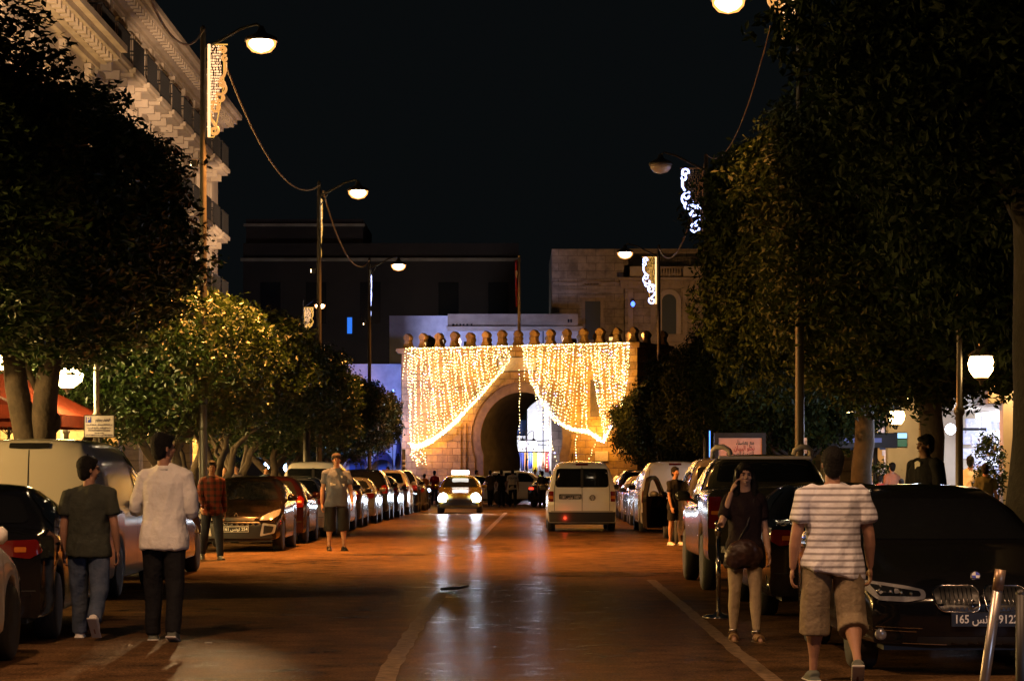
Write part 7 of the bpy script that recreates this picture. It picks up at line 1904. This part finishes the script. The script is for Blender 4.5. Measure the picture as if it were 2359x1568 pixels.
# ---- figures before the gate
VF = dict(vox=.022, eyes=False)
figure((*gp(1130, 1165)[:2], 0), R(165), 1.66, 'man in a brown shirt walking beside the two policemen, on their left', cloth('brown_tee', (.06, .045, .03)), cloth('dark_trousers', (.015, .015, .02)), M['shoeblack'], legs=((12, 4, 2), (-12, 10, 2)), arms=((-6, 12, 10), (10, 10, 20)), **VF)
o1, I1 = figure((*gp(1155, 1167)[:2], 0), R(185), 1.68, 'policeman in black holding a white cap, middle of the group at the gate', cloth('uniform_black', (.008, .008, .012)), C_black, M['shoeblack'], legs=((-10, 14, 2), (8, 2, 2)), arms=((4, 10, 40), (4, 10, 30)), **VF)
k = MB(); k.ball((.03, 0, 0), .11, .12, .06).build('helmet', mat('white_cap', (.8, .8, .78), .4), None, True); kp = bpy.data.objects['helmet']; kp.location = (o1.location.x - .30, o1.location.y - .05, 1.52); tag(kp, 'white cap beside the head of the middle policeman', 'cap')
o2, I2 = figure((*gp(1181, 1167)[:2], 0), R(178), 1.70, 'policeman in a white lettered vest, rightmost of the group at the gate', cloth('police_vest', (.55, .53, .48), (.45, .43, .4)), C_black, M['shoeblack'], legs=((4, 2, 2), (-8, 12, 2)), arms=((2, 14, 30), (-6, 12, 14)), build=1.12, **VF)
tx = text('POLICE', .12, Vector((0, -.14, 1.32)), M['platek'], o2, bold=.02); tx.rotation_euler = (0, 0, PI)
MB().box(-.17, .17, .115, .135, .88, 1.02, 0, None, .004).build('belt_panel', C_black, o2)
figure((*gp(1233, 1157)[:2], 0), R(20), 1.72, 'man in a pale yellow tee and shorts standing beside the sideways four wheel drive', cloth('pale_yellow_tee', (.50, .45, .25)), C_khaki, M['shoetan'], legs=((3, 2, 2), (-3, 2, 2)), bot='bermuda', **VF)
figure((*gp(1249, 1168)[:2], 0), R(175), 1.62, 'man in a dark blue shirt walking just left of the white van', cloth('navy_shirt', (.03, .04, .07)), C_black, M['shoeblack'], legs=((8, 4, 2), (-10, 16, 2)), **VF)
figure((*gp(1001, 1163)[:2], 0), R(172), 1.64, 'man in a red tee and jeans standing left of the oncoming taxi', cloth('red_tee', (.42, .03, .03)), C_jean, M['shoeblack'], legs=((3, 2, 3), (-3, 2, 3)), **VF)
figure((gx(1098, 121), 121, 0), R(80), 1.68, 'man in a red shirt behind the sideways taxi at the arch', cloth('red_shirt', (.35, .04, .03)), C_black, M['shoeblack'], **VF)
figure((gx(978, 111), 111, 0), R(160), 1.5, 'person in an orange top by the scooter left of the man in red', cloth('orange_top', (.5, .15, .04)), C_black, M['shoeblack'], **VF)
for i, (x, d, rz_, c, lb) in enumerate(((1208, 143, 20, (.1, .1, .12), 'dark figure at the stall beyond the arch, leftmost'), (1244, 145, -30, (.5, .6, .1), 'figure in a lime top at the stall beyond the arch'), (1268, 144, 200, (.02, .03, .08), 'dark figure at the right end of the stall beyond the arch'))):
    figure((gx(x, d), d, 0), R(rz_), 1.7, lb, cloth('far_%d' % i, c), C_black, M['shoeblack'], vox=.03, eyes=False, name='person')
# ---- left pavement crowd between the trunks
for i, (x, y, d, c, rz_, lb) in enumerate(((517, 1092, 66, (.6, .4, .25), 20, 'person in a pale top, leftmost head above the brown coupe'), (545, 1090, 62, (.06, .05, .06), -30, 'person in a dark top right of the blue window light on the left pavement'),
                                       (612, 1092, 68, (.10, .14, .22), 40, 'man in a slate blue shirt on the left pavement behind the coupe'), (700, 1096, 74, (.3, .2, .1), 10, 'person in a tan top on the left pavement near the notice pole'),
                                       (848, 1090, 100, (.02, .02, .03), 10, 'dark person in front of the blue house, left of two'), (893, 1088, 103, (.03, .03, .03), -20, 'dark person in front of the blue house, right of two'))):
    figure((gx(x, d), d, .15), R(rz_), 1.5 + (1092 - y) * d / F + .06, lb, cloth('crowd_%d' % i, c), C_black, M['shoeblack'], vox=.024, eyes=False)
# ---- right pavement: seated woman and others
D = 56
o, I = figure((gx(1990, D), D, .15), R(24), 1.62, 'blond woman in a black top lit by the shops on the right pavement', cloth('black_top', (.012, .012, .015)), C_black, M['shoeblack'], hair='bun', hairm=M['hairb'], skin='skin2', vox=.016, arms=((20, 10, 70), (10, 10, 60)), female=True, sleeve='none')
k = MB(); k.tube([(.12, .02, 1.30), (.17, -.02, 1.15), (.19, -.05, .95), (.2, -.02, .8)], [.03, .045, .05, .03], 10).tube([(-.12, .02, 1.30), (-.15, 0, 1.2)], [.03, .03], 10).build('white_shawl', C_white, o, True)
figure((gx(2055, 58), 58, .15), R(200), 1.60, 'person in an orange brown top seen from behind on the right pavement', cloth('rust_top', (.40, .17, .09)), C_black, M['shoeblack'], vox=.018, eyes=False, skin='skin')
figure((gx(2076, 54), 54, .15), R(190), 1.22, 'dark haired child in front of the person in rust on the right pavement', cloth('white_blue', (.5, .5, .6)), C_black, M['shoeblack'], vox=.018, eyes=False)
figure((gx(2028, 57), 57, .15), R(160), 1.3, 'child in a red top right of the blond woman', cloth('red_child_top', (.4, .06, .05)), C_black, M['shoeblack'], vox=.018, eyes=False)
figure((gx(2270, 45), 45, .15), R(170), 1.52, 'person in an olive top standing before the bright shop at the far right', cloth('olive_top', (.10, .10, .05)), C_black, M['shoeblack'], vox=.016, eyes=False, arms=((4, 16, 30), (0, 10, 10)), skin='skin')
figure((gx(2236, 50), 50, .15), R(150), 1.7, 'pale figure inside the glare of the bright shop', C_white, C_jean, M['shoeblack'], vox=.02, eyes=False)
